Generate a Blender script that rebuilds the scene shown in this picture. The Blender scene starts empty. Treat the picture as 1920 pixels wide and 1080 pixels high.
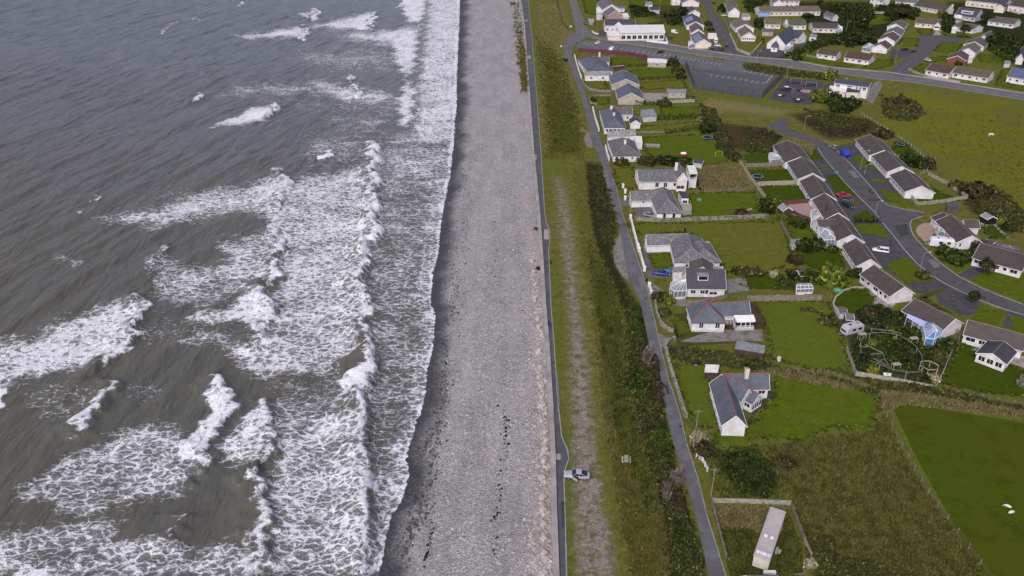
import bpy, bmesh, math, random
import numpy as np
from mathutils import Vector, Matrix, geometry as geo
rnd = random.Random(7); npr = np.random.default_rng(7)
scn = bpy.context.scene; COL = scn.collection
# ---------------------------------------------------------------- camera
F_PX, PITCH, CAM_H = 1500.0, math.radians(28.66), 100.0
SP, CP = math.sin(PITCH), math.cos(PITCH)
cam = bpy.data.cameras.new('camera'); cam.sensor_width = 36.0; cam.lens = 36.0*F_PX/1920.0
cam.clip_start = 0.5; cam.clip_end = 20000
camo = bpy.data.objects.new('camera', cam); COL.objects.link(camo)
camo.location = (0, 0, CAM_H); camo.rotation_euler = (math.pi/2-PITCH, 0, 0); scn.camera = camo
# ---------------------------------------------------------------- sky and sun (overcast, light from behind left)
SUN_EL, SUN_AZ = math.radians(42), math.radians(205)
w = bpy.data.worlds.new('World'); scn.world = w; w.use_nodes = True
nt = w.node_tree; nt.nodes.clear()
sky = nt.nodes.new('ShaderNodeTexSky'); sky.sky_type = 'NISHITA'; sky.sun_disc = False
sky.sun_elevation = SUN_EL; sky.sun_rotation = SUN_AZ; sky.dust_density = 4.0; sky.air_density = 1.0; sky.ozone_density = 0.6
hs = nt.nodes.new('ShaderNodeHueSaturation'); hs.inputs['Saturation'].default_value = 0.58
bg = nt.nodes.new('ShaderNodeBackground'); bg.inputs['Strength'].default_value = 0.12
wo = nt.nodes.new('ShaderNodeOutputWorld')
nt.links.new(sky.outputs[0], hs.inputs['Color']); tn = nt.nodes.new('ShaderNodeMix'); tn.data_type = 'RGBA'; tn.blend_type = 'MULTIPLY'; tn.inputs[0].default_value = 1; tn.inputs[7].default_value = (0.97, 0.945, 1.08, 1); nt.links.new(hs.outputs[0], tn.inputs[6]); nt.links.new(tn.outputs[2], bg.inputs[0]); nt.links.new(bg.outputs[0], wo.inputs[0])
sl = bpy.data.lights.new('sun', 'SUN'); sl.energy = 1.6; sl.angle = math.radians(14); sl.color = (1.0, 0.95, 0.92)
so = bpy.data.objects.new('sun', sl); COL.objects.link(so)
sd = Vector((math.sin(SUN_AZ)*math.cos(SUN_EL), math.cos(SUN_AZ)*math.cos(SUN_EL), math.sin(SUN_EL)))
so.rotation_euler = sd.to_track_quat('Z', 'Y').to_euler(); so.location = (0, 0, 200)
scn.view_settings.view_transform = 'Standard'; scn.view_settings.look = 'None'
scn.view_settings.exposure = 0.24; scn.view_settings.gamma = 1.0
# ---------------------------------------------------------------- survey helpers (1920x1080 photo points -> metres on the ground)
def G(px, py, z=0.0):
    u = (px-960.0)/F_PX; v = (py-540.0)/F_PX
    t = (CAM_H-z)/(SP+v*CP)
    return Vector((u*t, (CP-v*SP)*t, z))
def PIX(x, y, z):
    d = y*CP+(CAM_H-z)*SP; vv = (CAM_H-z)*CP-y*SP
    return 960+F_PX*x/d, 540+F_PX*vv/d
def sdist(px, py, poly):
    """signed distance (inside positive) of point arrays to a polygon"""
    n = len(poly); ins = np.zeros(px.shape, bool); dm = np.full(px.shape, 1e9)
    for i in range(n):
        x0, y0 = poly[i]; x1, y1 = poly[(i+1) % n]
        c = ((y0 > py) != (y1 > py)) & (px < (x1-x0)*(py-y0)/((y1-y0) if y1 != y0 else 1e-9)+x0)
        ins ^= c
        ex, ey = x1-x0, y1-y0; L = ex*ex+ey*ey+1e-9
        t = np.clip(((px-x0)*ex+(py-y0)*ey)/L, 0, 1)
        dm = np.minimum(dm, np.hypot(px-x0-t*ex, py-y0-t*ey))
    return np.where(ins, dm, -dm)
def ldist(px, py, line):
    """distance to a polyline, plus signed side"""
    dm = np.full(px.shape, 1e9); sg = np.zeros(px.shape)
    for (x0, y0), (x1, y1) in zip(line[:-1], line[1:]):
        ex, ey = x1-x0, y1-y0; L = ex*ex+ey*ey+1e-9
        t = np.clip(((px-x0)*ex+(py-y0)*ey)/L, 0, 1)
        d = np.hypot(px-x0-t*ex, py-y0-t*ey); k = d < dm
        dm = np.where(k, d, dm); sg = np.where(k, np.sign(ex*(py-y0)-ey*(px-x0)), sg)
    return dm, sg
def lerp_line(line, y):
    for (x0, y0), (x1, y1) in zip(line[:-1], line[1:]):
        if y <= y1: return x0+(x1-x0)*(y-y0)/(y1-y0)
    (x0, y0), (x1, y1) = line[-2:]; return x0+(x1-x0)*(y-y0)/(y1-y0)
# ---------------------------------------------------------------- object helpers
def link(o, parent=None):
    COL.objects.link(o)
    if parent is not None: o.parent = parent
    return o
def tag(o, label=None, cat=None, group=None, kind=None):
    if label: o['label'] = label
    if cat: o['category'] = cat
    if group: o['group'] = group
    if kind: o['kind'] = kind
    return o
def empty(name, loc, rz=0.0, label=None, cat=None, group=None):
    o = bpy.data.objects.new(name, None); o.empty_display_size = 0.3
    o.location = loc; o.rotation_euler = (0, 0, rz); link(o); return tag(o, label, cat, group)
def mesh_obj(name, V, Fc, mats, parent=None, mi=None, uv=None, smooth=False, loc=None, rz=0):
    me = bpy.data.meshes.new(name); me.from_pydata([tuple(v) for v in V], [], [tuple(f) for f in Fc])
    for m in (mats if isinstance(mats, (list, tuple)) else [mats]): me.materials.append(m)
    if mi is not None: me.polygons.foreach_set('material_index', mi)
    if uv is not None:
        l = me.uv_layers.new(name='UVMap')
        l.data.foreach_set('uv', [c for f in uv for p in f for c in p])
    if smooth: me.polygons.foreach_set('use_smooth', [True]*len(me.polygons))
    me.update()
    o = bpy.data.objects.new(name, me)
    if loc is not None: o.location = loc
    o.rotation_euler[2] = rz
    return link(o, parent)
class MB:
    """collects boxes, tubes and polygons for ONE mesh"""
    def __init__(s): s.V = []; s.F = []; s.M = []
    def poly(s, pts, m=0):
        b = len(s.V); s.V += [Vector(p) for p in pts]; s.F.append(tuple(range(b, b+len(pts)))); s.M.append(m)
    def box(s, x0, x1, y0, y1, z0, z1, m=0, R=None):
        b = len(s.V)
        P = [Vector((x, y, z)) for z in (z0, z1) for y in (y0, y1) for x in (x0, x1)]
        s.V += [R @ p for p in P] if R is not None else P
        for f in ((0, 2, 3, 1), (4, 5, 7, 6), (0, 1, 5, 4), (2, 6, 7, 3), (0, 4, 6, 2), (1, 3, 7, 5)):
            s.F.append(tuple(b+i for i in f)); s.M.append(m)
    def prism(s, pts, z0, z1, m=0, top=None):
        n = len(pts); b = len(s.V)
        s.V += [Vector((p[0], p[1], z0)) for p in pts]+[Vector((p[0], p[1], z1)) for p in (top or pts)]
        s.F.append(tuple(range(b+n-1, b-1, -1))); s.M.append(m)
        s.F.append(tuple(range(b+n, b+2*n))); s.M.append(m)
        for i in range(n):
            j = (i+1) % n; s.F.append((b+i, b+j, b+n+j, b+n+i)); s.M.append(m)
    def tube(s, p, q, r, n=6, m=0, r2=None):
        p, q = Vector(p), Vector(q); d = (q-p)
        if d.length < 1e-6: return
        qt = d.to_track_quat('Z', 'Y'); b = len(s.V)
        for P, rr in ((p, r), (q, r if r2 is None else r2)):
            for i in range(n):
                a = 2*math.pi*i/n; s.V.append(P+qt @ Vector((rr*math.cos(a), rr*math.sin(a), 0)))
        for i in range(n):
            j = (i+1) % n; s.F.append((b+i, b+j, b+n+j, b+n+i)); s.M.append(m)
        s.F.append(tuple(range(b+n-1, b-1, -1))); s.M.append(m); s.F.append(tuple(range(b+n, b+2*n))); s.M.append(m)
    def beam(s, p, q, w, h, m=0):
        p, q = Vector(p), Vector(q); d = q-p; L = d.length
        if L < 1e-6: return
        qt = d.to_track_quat('X', 'Z'); R = Matrix.Translation(p) @ qt.to_matrix().to_4x4()
        s.box(0, L, -w/2, w/2, -h/2, h/2, m, R)
    def build(s, name, mats, parent=None, loc=None, rz=0, smooth=False):
        return mesh_obj(name, s.V, s.F, mats, parent, s.M, loc=loc, rz=rz, smooth=smooth)
def np_mesh(name, V, quads, mat, parent=None, attrs=None, smooth=False):
    """fast mesh from numpy arrays (quads n x 4)"""
    me = bpy.data.meshes.new(name); n, m = len(V), len(quads); k = quads.shape[1]
    me.vertices.add(n); me.vertices.foreach_set('co', V.astype(np.float32).ravel())
    me.loops.add(m*k); me.loops.foreach_set('vertex_index', quads.astype(np.int32).ravel())
    me.polygons.add(m); me.polygons.foreach_set('loop_start', np.arange(0, m*k, k, dtype=np.int32))
    me.polygons.foreach_set('loop_total', np.full(m, k, dtype=np.int32))
    if smooth: me.polygons.foreach_set('use_smooth', np.ones(m, bool))
    for a, val in (attrs or {}).items():
        at = me.attributes.new(a, 'FLOAT', 'POINT'); at.data.foreach_set('value', val.astype(np.float32).ravel())
    me.materials.append(mat); me.update(calc_edges=True); me.validate()
    return link(bpy.data.objects.new(name, me), parent)
# ---------------------------------------------------------------- materials
class NT:
    def __init__(s, name):
        s.m = bpy.data.materials.new(name); s.m.use_nodes = True; s.t = s.m.node_tree; s.t.nodes.clear()
        s.out = s.n('ShaderNodeOutputMaterial'); s.b = s.n('ShaderNodeBsdfPrincipled'); s.l(s.b.outputs[0], s.out.inputs[0])
        s.pos = s.n('ShaderNodeNewGeometry').outputs['Position']
    def n(s, t, **k):
        x = s.t.nodes.new(t)
        for a, v in k.items(): setattr(x, a, v)
        return x
    def l(s, a, b): s.t.links.new(a, b)
    def noise(s, sc, det=4, rough=0.55, vec=None, dist=0.0):
        x = s.n('ShaderNodeTexNoise'); x.inputs['Scale'].default_value = sc; x.inputs['Detail'].default_value = det
        x.inputs['Roughness'].default_value = rough; x.inputs['Distortion'].default_value = dist
        s.l(vec or s.pos, x.inputs['Vector']); return x.outputs[0]
    def voro(s, sc, feat='F1', out='Color', vec=None, rand=1.0):
        x = s.n('ShaderNodeTexVoronoi', feature=feat); x.inputs['Scale'].default_value = sc; x.inputs['Randomness'].default_value = rand
        s.l(vec or s.pos, x.inputs['Vector']); return x.outputs[out]
    def map(s, scale, rz=0.0, vec=None):
        x = s.n('ShaderNodeMapping'); x.inputs['Scale'].default_value = scale; x.inputs['Rotation'].default_value = (0, 0, rz)
        s.l(vec or s.pos, x.inputs['Vector']); return x.outputs[0]
    def math(s, op, a, b=None, c=None, clamp=False):
        x = s.n('ShaderNodeMath', operation=op); x.use_clamp = clamp
        for i, v in enumerate((a, b, c)):
            if v is None: continue
            if isinstance(v, (int, float)): x.inputs[i].default_value = v
            else: s.l(v, x.inputs[i])
        return x.outputs[0]
    def step(s, v, lo, hi, a=0.0, b=1.0):
        x = s.n('ShaderNodeMapRange', interpolation_type='SMOOTHSTEP')
        for i, q in ((0, v), (1, lo), (2, hi), (3, a), (4, b)):
            if isinstance(q, (int, float)): x.inputs[i].default_value = q
            else: s.l(q, x.inputs[i])
        return x.outputs[0]
    def mix(s, f, a, b, mode='MIX'):
        x = s.n('ShaderNodeMix', data_type='RGBA', blend_type=mode)
        for i, v in ((0, f), (6, a), (7, b)):
            if isinstance(v, (int, float)): x.inputs[i].default_value = v
            elif isinstance(v, tuple): x.inputs[i].default_value = (*v[:3], 1)
            else: s.l(v, x.inputs[i])
        return x.outputs[2]
    def attr(s, name):
        x = s.n('ShaderNodeAttribute'); x.attribute_name = name; return x.outputs['Fac']
    def bump(s, h, st, dist=1.0):
        x = s.n('ShaderNodeBump'); x.inputs['Strength'].default_value = st; x.inputs['Distance'].default_value = dist
        s.l(h, x.inputs['Height']); s.l(x.outputs[0], s.b.inputs['Normal']); return x
    def fin(s, col, rough=0.8, spec=0.3):
        i = s.b.inputs['Base Color']
        if isinstance(col, tuple): i.default_value = (*col, 1)
        else: s.l(col, i)
        if isinstance(rough, (int, float)): s.b.inputs['Roughness'].default_value = rough
        else: s.l(rough, s.b.inputs['Roughness'])
        s.b.inputs['Specular IOR Level'].default_value = spec
        return s.m
def m_noise(name, c1, c2, sc=1.0, rough=0.8, c3=None, sc3=0.1, bump=0.0, spec=0.25, lo=0.35, hi=0.65, fine=0.0):
    t = NT(name); f = t.step(t.noise(sc, 5), lo, hi); c = t.mix(f, c1, c2)
    if c3: c = t.mix(t.step(t.noise(sc3, 4), 0.45, 0.65), c, c3)
    if fine:
        g = t.noise(sc*6, 3, 0.7); c = t.mix(1.0, c, t.mix(t.step(g, 0.25, 0.75), (1-fine,)*3, (1+fine,)*3), 'MULTIPLY')
    if bump: t.bump(t.noise(sc*2, 5), bump, 0.1)
    return t.fin(c, rough, spec)
def m_plain(name, c, rough=0.5, spec=0.4, metal=0.0):
    t = NT(name); k = t.step(t.noise(2.5, 3), 0.3, 0.7)
    m = t.fin(t.mix(k, tuple(x*0.9 for x in c), c), rough, spec); t.b.inputs['Metallic'].default_value = metal; return m
def m_foliage(name, c1, c2, c3=None, hl=1.9):
    t = NT(name); g = t.n('ShaderNodeNewGeometry'); r = g.outputs['Random Per Island']
    c = t.mix(r, c1, c2); c = t.mix(t.step(t.noise(0.5, 3), 0.4, 0.65), c, c3 or tuple(x*0.7 for x in c1))
    c = t.mix(t.math('GREATER_THAN', r, 0.9), c, tuple(min(1, x*hl) for x in c2))
    t.b.inputs['Subsurface Weight'].default_value = 0.0
    return t.fin(c, 0.85, 0.08)
def m_roof(name, c1, c2, cl=None, row=0.34, wid=0.3, patch=0.0):
    t = NT(name); uv = t.n('ShaderNodeTexCoord').outputs['UV']
    bk = t.n('ShaderNodeTexBrick'); bk.inputs['Scale'].default_value = 1.0; bk.inputs['Brick Width'].default_value = wid
    bk.inputs['Row Height'].default_value = row; bk.inputs['Mortar Size'].default_value = 0.022; bk.inputs['Mortar Smooth'].default_value = 0.6
    bk.inputs['Color1'].default_value = (*c1, 1); bk.inputs['Color2'].default_value = (*c2, 1)
    bk.inputs['Mortar'].default_value = (*[x*0.5 for x in c1], 1); t.l(uv, bk.inputs['Vector'])
    c = bk.outputs['Color']
    c = t.mix(1.0, c, t.mix(t.step(t.noise(0.45, 5, 0.65), 0.3, 0.7), (0.78, 0.78, 0.78), (1.2, 1.17, 1.15)), 'MULTIPLY')
    if cl: c = t.mix(t.math('MULTIPLY', t.step(t.noise(1.6, 6, 0.75), 0.5, 0.62), patch), c, cl)
    t.bump(bk.outputs['Fac'], 0.25, -0.03)
    return t.fin(c, 0.62, 0.4)
M = {}
M['white'] = m_noise('white_render', (0.60, 0.59, 0.59), (0.70, 0.69, 0.695), 0.8, 0.85, (0.55, 0.53, 0.50), 0.45)
M['cream'] = m_noise('cream_render', (0.58, 0.53, 0.43), (0.68, 0.63, 0.54), 0.8, 0.85, (0.52, 0.47, 0.40), 0.3)
M['beige'] = m_noise('beige_stone_render', (0.34, 0.30, 0.25), (0.44, 0.39, 0.33), 1.2, 0.9, (0.3, 0.27, 0.22), 0.4)
M['pinkw'] = m_noise('pale_pink_render', (0.62, 0.54, 0.52), (0.70, 0.62, 0.60), 0.8, 0.85)
M['bluew'] = m_noise('blue_render', (0.22, 0.32, 0.62), (0.27, 0.38, 0.70), 0.8, 0.8)
M['greyw'] = m_noise('grey_render', (0.40, 0.40, 0.42), (0.50, 0.50, 0.52), 0.8, 0.85)
M['brickw'] = m_noise('red_brick_wall', (0.13, 0.05, 0.035), (0.2, 0.085, 0.06), 5, 0.9)
M['pinkbrick'] = m_noise('weathered_pink_brick', (0.25, 0.17, 0.15), (0.36, 0.27, 0.25), 4, 0.9)
M['brown'] = m_roof('brown_concrete_tiles', (0.058, 0.047, 0.044), (0.078, 0.064, 0.06), (0.10, 0.075, 0.05), patch=0.25)
M['brown2'] = m_roof('olive_brown_tiles', (0.085, 0.072, 0.055), (0.105, 0.09, 0.072), (0.13, 0.11, 0.07), patch=0.4)
M['tanroof'] = m_roof('lichened_tan_tiles', (0.11, 0.09, 0.065), (0.14, 0.112, 0.082), (0.17, 0.15, 0.10), patch=0.5)
M['rust'] = m_roof('red_brown_tiles', (0.068, 0.038, 0.032), (0.09, 0.05, 0.042), (0.13, 0.1, 0.08), patch=0.3)
M['slate'] = m_roof('blue_grey_slate', (0.085, 0.095, 0.125), (0.108, 0.118, 0.152), (0.15, 0.15, 0.16), 0.25, 0.3, patch=0.25)
M['slate2'] = m_roof('mottled_old_slate', (0.085, 0.085, 0.1), (0.15, 0.148, 0.16), (0.27, 0.26, 0.25), 0.25, 0.3, patch=0.7)
M['dkslate'] = m_roof('dark_purple_slate', (0.045, 0.042, 0.053), (0.06, 0.056, 0.069), (0.11, 0.1, 0.11), 0.3, 0.3, patch=0.2)
M['pslate'] = m_roof('purple_grey_slate', (0.10, 0.09, 0.10), (0.13, 0.118, 0.13), (0.2, 0.18, 0.17), 0.28, 0.3, patch=0.35)
M['navy'] = m_roof('navy_slate', (0.05, 0.056, 0.08), (0.064, 0.072, 0.1), None, 0.28, 0.3)
M['lichen'] = m_noise('lichened_flat_felt', (0.20, 0.20, 0.18), (0.32, 0.31, 0.28), 1.2, 0.9, (0.4, 0.38, 0.35), 0.6)
M['felt'] = m_noise('grey_roof_felt', (0.17, 0.18, 0.19), (0.25, 0.26, 0.27), 0.9, 0.85)
M['dkfelt'] = m_noise('dark_roof_felt', (0.035, 0.036, 0.042), (0.055, 0.056, 0.064), 0.9, 0.8)
M['whiteroof'] = m_noise('white_roof_sheet', (0.62, 0.6, 0.57), (0.74, 0.72, 0.7), 0.7, 0.6)
M['redridge'] = m_noise('red_ridge_tiles', (0.22, 0.07, 0.06), (0.30, 0.11, 0.10), 2, 0.8)
M['greyridge'] = m_noise('pale_ridge_tiles', (0.19, 0.175, 0.165), (0.25, 0.23, 0.21), 2, 0.8)
M['tanridge'] = m_noise('tan_ridge_tiles', (0.16, 0.12, 0.085), (0.2, 0.16, 0.12), 2, 0.8)
M['dkridge'] = m_noise('dark_ridge_tiles', (0.06, 0.055, 0.06), (0.085, 0.08, 0.085), 2, 0.8)
M['pvc'] = m_plain('white_pvc', (0.76, 0.76, 0.77), 0.4)
M['glass'] = m_plain('window_glass', (0.018, 0.02, 0.024), 0.06, 0.6)
M['bluglass'] = m_plain('blue_tinted_glass', (0.07, 0.18, 0.36), 0.12, 0.6)
M['polycarb'] = m_plain('lilac_polycarbonate', (0.34, 0.39, 0.62), 0.3, 0.5)
M['conglass'] = m_plain('conservatory_glass', (0.16, 0.19, 0.20), 0.1, 0.6)
M['solar'] = m_plain('solar_panel', (0.09, 0.11, 0.24), 0.2, 0.6)
M['doorbrown'] = m_plain('dark_brown_door', (0.05, 0.028, 0.022), 0.5)
M['doorwhite'] = m_plain('white_door', (0.66, 0.66, 0.67), 0.45)
M['black'] = m_plain('black_paint', (0.012, 0.012, 0.014), 0.45)
M['rubber'] = m_plain('tyre_rubber', (0.015, 0.015, 0.016), 0.8, 0.2)
M['alloy'] = m_plain('alloy_wheel', (0.35, 0.36, 0.38), 0.35, 0.5, 0.6)
M['wood'] = m_noise('weathered_timber', (0.15, 0.132, 0.108), (0.23, 0.207, 0.172), 1.5, 0.85)
M['paleswood'] = m_noise('pale_timber', (0.25, 0.235, 0.18), (0.36, 0.34, 0.275), 1.5, 0.85)
M['dkwood'] = m_noise('dark_stained_timber', (0.045, 0.03, 0.024), (0.075, 0.05, 0.042), 1.5, 0.8)
M['redwood'] = m_noise('red_brown_timber', (0.085, 0.04, 0.032), (0.125, 0.065, 0.052), 1.5, 0.8)
M['maroon'] = m_noise('maroon_painted_wall', (0.085, 0.028, 0.036), (0.11, 0.04, 0.048), 1.0, 0.7)
M['stonewall'] = m_noise('lichened_stone_wall', (0.16, 0.155, 0.12), (0.30, 0.29, 0.235), 2.0, 0.9, (0.1, 0.11, 0.06), 0.8)
M['concrete'] = m_noise('pale_concrete', (0.27, 0.255, 0.245), (0.34, 0.325, 0.31), 0.6, 0.9, (0.23, 0.21, 0.2), 0.15)
M['metal'] = m_plain('galvanised_steel', (0.36, 0.37, 0.38), 0.5, 0.5, 0.4)
M['bark'] = m_noise('bark', (0.06, 0.048, 0.036), (0.11, 0.09, 0.07), 3, 0.9)
M['skin'] = m_plain('skin', (0.5, 0.32, 0.24), 0.6)
M['cloth_dark'] = m_plain('dark_cloth', (0.02, 0.02, 0.026), 0.9, 0.1)
M['cloth_red'] = m_plain('grey_cloth', (0.2, 0.2, 0.23), 0.9, 0.1)
M['fleece'] = m_noise('sheep_fleece', (0.55, 0.52, 0.42), (0.72, 0.69, 0.58), 6, 0.95)
M['horse'] = m_noise('pale_horse_coat', (0.55, 0.52, 0.42), (0.66, 0.63, 0.53), 3, 0.8)
def paint(name, c, metal=0.0, rough=0.28): 
    if name not in M: M[name] = m_plain(name, c, rough, 0.5, metal)
    return M[name]
# ================================================================ SETTING: sea, beach, ground
Z_SEA = -2.4
WALL = [(972,-40),(976,0),(983,50),(992,180),(1000,290),(1010,400),(1016,490),(1021,580),(1026,640),(1033,760),(1037,860),(1039,960),(1043,1080),(1046,1160)]
SHORE = [(863,-40),(862,0),(861,40),(857,120),(855,200),(850,270),(843,330),(832,380),(826,420),(823,460),(812,510),(806,555),(815,590),(812,640),(802,690),(798,730),(788,770),(778,800),(762,850),(766,885),(760,915),(750,940),(732,968),(722,1005),(711,1050),(699,1080),(675,1160)]
def world_line(line, z): return [tuple(G(x, y, z)[:2]) for x, y in line]
shore_w = world_line(SHORE, Z_SEA)
def shore_x(Y):
    pts = sorted([(p[1], p[0]) for p in shore_w]); return np.interp(Y, [a for a, _ in pts], [b for _, b in pts])
def wall_x(Y):
    pts = sorted([(p[1], p[0]) for p in world_line(WALL, 0)]); return np.interp(Y, [a for a, _ in pts], [b for _, b in pts])
def grid(nr, nc):
    i = np.arange((nr-1)*nc).reshape(nr-1, nc)[:, :nc-1].ravel()
    return np.stack([i, i+1, i+nc+1, i+nc], 1)
# ---------------------------------------------------------------- sea surface with swell and breakers
ys = [60.0]
while ys[-1] < 760: ys.append(ys[-1]+max(0.42, ys[-1]*0.0042))
while ys[-1] < 9000: ys.append(ys[-1]*1.25)
ys = np.array(ys)
off = [8.0]; st = 0.55
while off[-1] > -520:
    off.append(off[-1]-st)
    if off[-1] < -90: st = min(1.7, st*1.006)
while off[-1] > -9000: off.append(off[-1]*1.3)
off = np.array(off)
Yg, Og = np.meshgrid(ys, off, indexing='ij'); Xg = shore_x(Yg)+Og
pxg, pyg = PIX(Xg, Yg, Z_SEA)
mpx = F_PX/(Yg*CP+(CAM_H-Z_SEA)*SP)
w1 = 1.5*np.sin(Yg*0.31+1.7*np.sin(Xg*0.17))+0.9*np.sin(Yg*0.83+1.3*np.sin(Xg*0.6)+1)+0.55*np.sin(Yg*1.9+2*np.sin(Xg*1.1)+2)
w2 = 1.2*np.sin(Xg*0.37+1.5*np.sin(Yg*0.21)+2)+0.7*np.sin(Xg*1.1+1.9*np.sin(Yg*0.7))
wrp = np.clip((-Og-4)/14, 0.12, 1)*np.clip((900-Yg)/300, 0, 1)
pxo, pyo = pxg, pyg; pxg = pxg+w1*mpx*wrp*0.8; pyg = pyg+w2*mpx*wrp*0.42
foam = np.zeros(Xg.shape)
def fpoly(poly, c, fe=10):
    global foam
    fe = fe*(1.9 if c < 0.8 else 1.3); m = np.clip(0.42+sdist(pxg, pyg, poly)/(2*fe), 0, 1); foam = np.maximum(foam, m*c)
def fline(line, c, wd, fe=None):
    global foam
    d, _ = ldist(pxg, pyg, line); fe = fe or wd*0.9
    foam = np.maximum(foam, c*np.clip((wd*(0.95+0.3*np.sin(Yg*0.47+np.sin(Yg*0.19)*3))+fe-d)/(2*fe), 0, 1))
inner = [(700,278),(697,330),(700,400),(703,440),(692,470),(682,500),(680,560),(688,620),(691,680),(695,720),(680,750),(672,790),(680,850),(690,900),(692,980),(690,1090)]
fpoly(inner[::-1]+[(720,262),(790,262),(870,262)]+[(x+30, y) for x, y in SHORE if 262 < y <= 1090], 0.45, 7)
fpoly([(x-52, y) for x, y in SHORE if 240 < y <= 1090]+[(x+30, y) for x, y in SHORE[::-1] if 240 < y <= 1090], 0.58, 14); fpoly([(x-14, y) for x, y in SHORE if 0 < y <= 1090]+[(x+30, y) for x, y in SHORE[::-1] if 0 < y <= 1090], 0.74, 6)
fpoly([(800,-30),(790,60),(785,100),(780,150),(770,240),(700,275),(870,275),(880,-30)], 0.72, 8)
fpoly([(690,245),(870,240),(848,400),(700,360)], 0.58, 26)
fpoly([(540,90),(700,75),(745,90),(745,140),(650,150),(540,120)], 0.46, 14); fpoly([(480,175),(560,180),(740,190),(760,240),(600,215),(500,200)], 0.44, 14); fpoly([(560,240),(760,240),(700,300),(560,330)], 0.46, 16); fpoly([(410,170),(500,160),(460,190),(380,185)], 0.5, 8)
fpoly([(752,-30),(752,20),(765,45),(790,48),(800,20),(800,-30)], 0.86, 6)
fpoly([(735,90),(700,70),(690,60),(760,48),(790,48),(785,100),(782,130),(765,148),(783,170),(778,225),(765,242),(748,232),(742,190),(760,150),(735,112)], 0.84, 8)
fpoly([(600,62),(690,52),(770,60),(785,80),(720,92),(640,76)], 0.72, 8)
fpoly([(560,150),(620,148),(665,160),(735,165),(750,190),(740,200),(660,205),(610,185)], 0.66, 8)
fpoly([(430,158),(520,150),(640,158),(665,165),(640,180),(540,182),(440,180)], 0.56, 8)
fpoly([(555,128),(640,108),(700,105),(735,118),(690,126),(600,132)], 0.5, 8)
fpoly([(600,205),(720,200),(745,225),(755,245),(690,262),(620,250),(590,225)], 0.42, 10)
fpoly([(560,262),(700,240),(720,262),(700,330),(640,300),(560,320)], 0.36, 12)
for p in ([(432,68),(500,58),(555,49),(577,58),(566,74),(520,72),(470,74)], [(560,24),(594,16),(599,24),(575,37),(565,32)], [(645,34),(690,21),(703,32),(690,42),(700,52),(680,60),(560,50),(600,42)]): fpoly(p, 0.82, 5)
fpoly([(392,240),(430,222),(470,204),(500,197),(518,204),(512,216),(494,230),(440,238)], 0.86, 5)
fpoly([(535,322),(540,345),(538,372),(524,384),(470,398),(420,406),(330,424),(290,431),(215,420),(170,408),(250,396),(320,376),(380,356),(450,346),(500,330)], 0.72, 9)
fpoly([(440,396),(560,330),(690,300),(700,420),(690,560),(690,640),(640,700),(560,712),(500,712),(445,690),(412,662),(430,640),(470,640),(500,600),(515,540),(520,470),(500,420)], 0.66, 9)
fpoly([(515,430),(523,460),(522,500),(505,530),(430,548),(300,572),(275,548),(320,505),(420,486),(400,452),(460,432)], 0.62, 10)
fpoly([(270,505),(300,470),(420,500),(520,540),(510,560),(400,580),(290,580)], 0.52, 10)
fpoly([(264,556),(271,575),(262,612),(240,652),(212,676),(160,688),(60,714),(-40,740),(-40,640),(60,630),(130,592),(180,570),(236,570)], 0.76, 8)
fpoly([(492,543),(510,560),(506,600),(493,642),(472,622),(430,604),(350,606),(380,582),(440,566)], 0.84, 7)
fpoly([(310,640),(380,604),(470,630),(440,660),(330,655)], 0.46, 8)
fpoly([(90,640),(300,590),(420,600),(330,640),(190,668)], 0.30, 10)
fpoly([(110,850),(200,806),(300,788),(345,800),(385,860),(345,920),(245,962),(160,972),(60,948),(20,920),(70,890)], 0.58, 10)
fpoly([(490,762),(516,790),(506,832),(482,892),(440,884),(398,862),(425,832),(460,790)], 0.76, 7)
fpoly([(-40,1000),(100,975),(200,965),(300,1000),(350,1036),(420,1000),(490,985),(490,1100),(-40,1100)], 0.56, 12)
fpoly([(500,700),(640,695),(690,700),(690,800),(520,800),(505,760)], 0.40, 9)
fpoly([(500,800),(560,770),(690,770),(695,1090),(485,1090),(500,960),(515,880)], 0.63, 9)
fpoly([(20,730),(110,716),(190,726),(170,790),(60,790)], 0.36, 10)
fpoly([(226,722),(290,716),(302,736),(270,752),(215,752)], 0.42, 8)
fpoly([(104,480),(130,475),(155,492),(130,500),(105,492)], 0.56, 5)
fpoly([(265,360),(330,350),(400,356),(330,372),(270,372)], 0.4, 6)
fpoly([(340,30),(380,33),(385,38),(350,38)], 0.6, 4)
for p, c in (([(200,720),(208,732),(188,790),(152,812),(134,806),(170,762)], 0.9), ([(-40,660),(0,676),(12,700),(10,740),(-2,768),(-40,780)], 0.95), ([(50,1050),(90,1045),(100,1090),(40,1090)], 0.9), ([(640,715),(696,690),(700,720),(690,745),(650,760),(630,745)], 0.92), ([(665,880),(700,893),(710,915),(695,925),(672,912)], 0.92), ([(330,870),(352,812),(414,716),(434,738),(431,782),(410,822),(376,874)], 0.88)): fpoly(p, c, 5)
INNER_LINE = [(698,278),(702,310),(701,345),(701,400),(702,440),(690,468),(681,490),(679,530),(684,570),(690,620),(692,665),(696,705),(690,738),(676,765),(678,800),(684,850),(690,890),(685,950),(692,985),(686,1030),(682,1090)]
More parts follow.
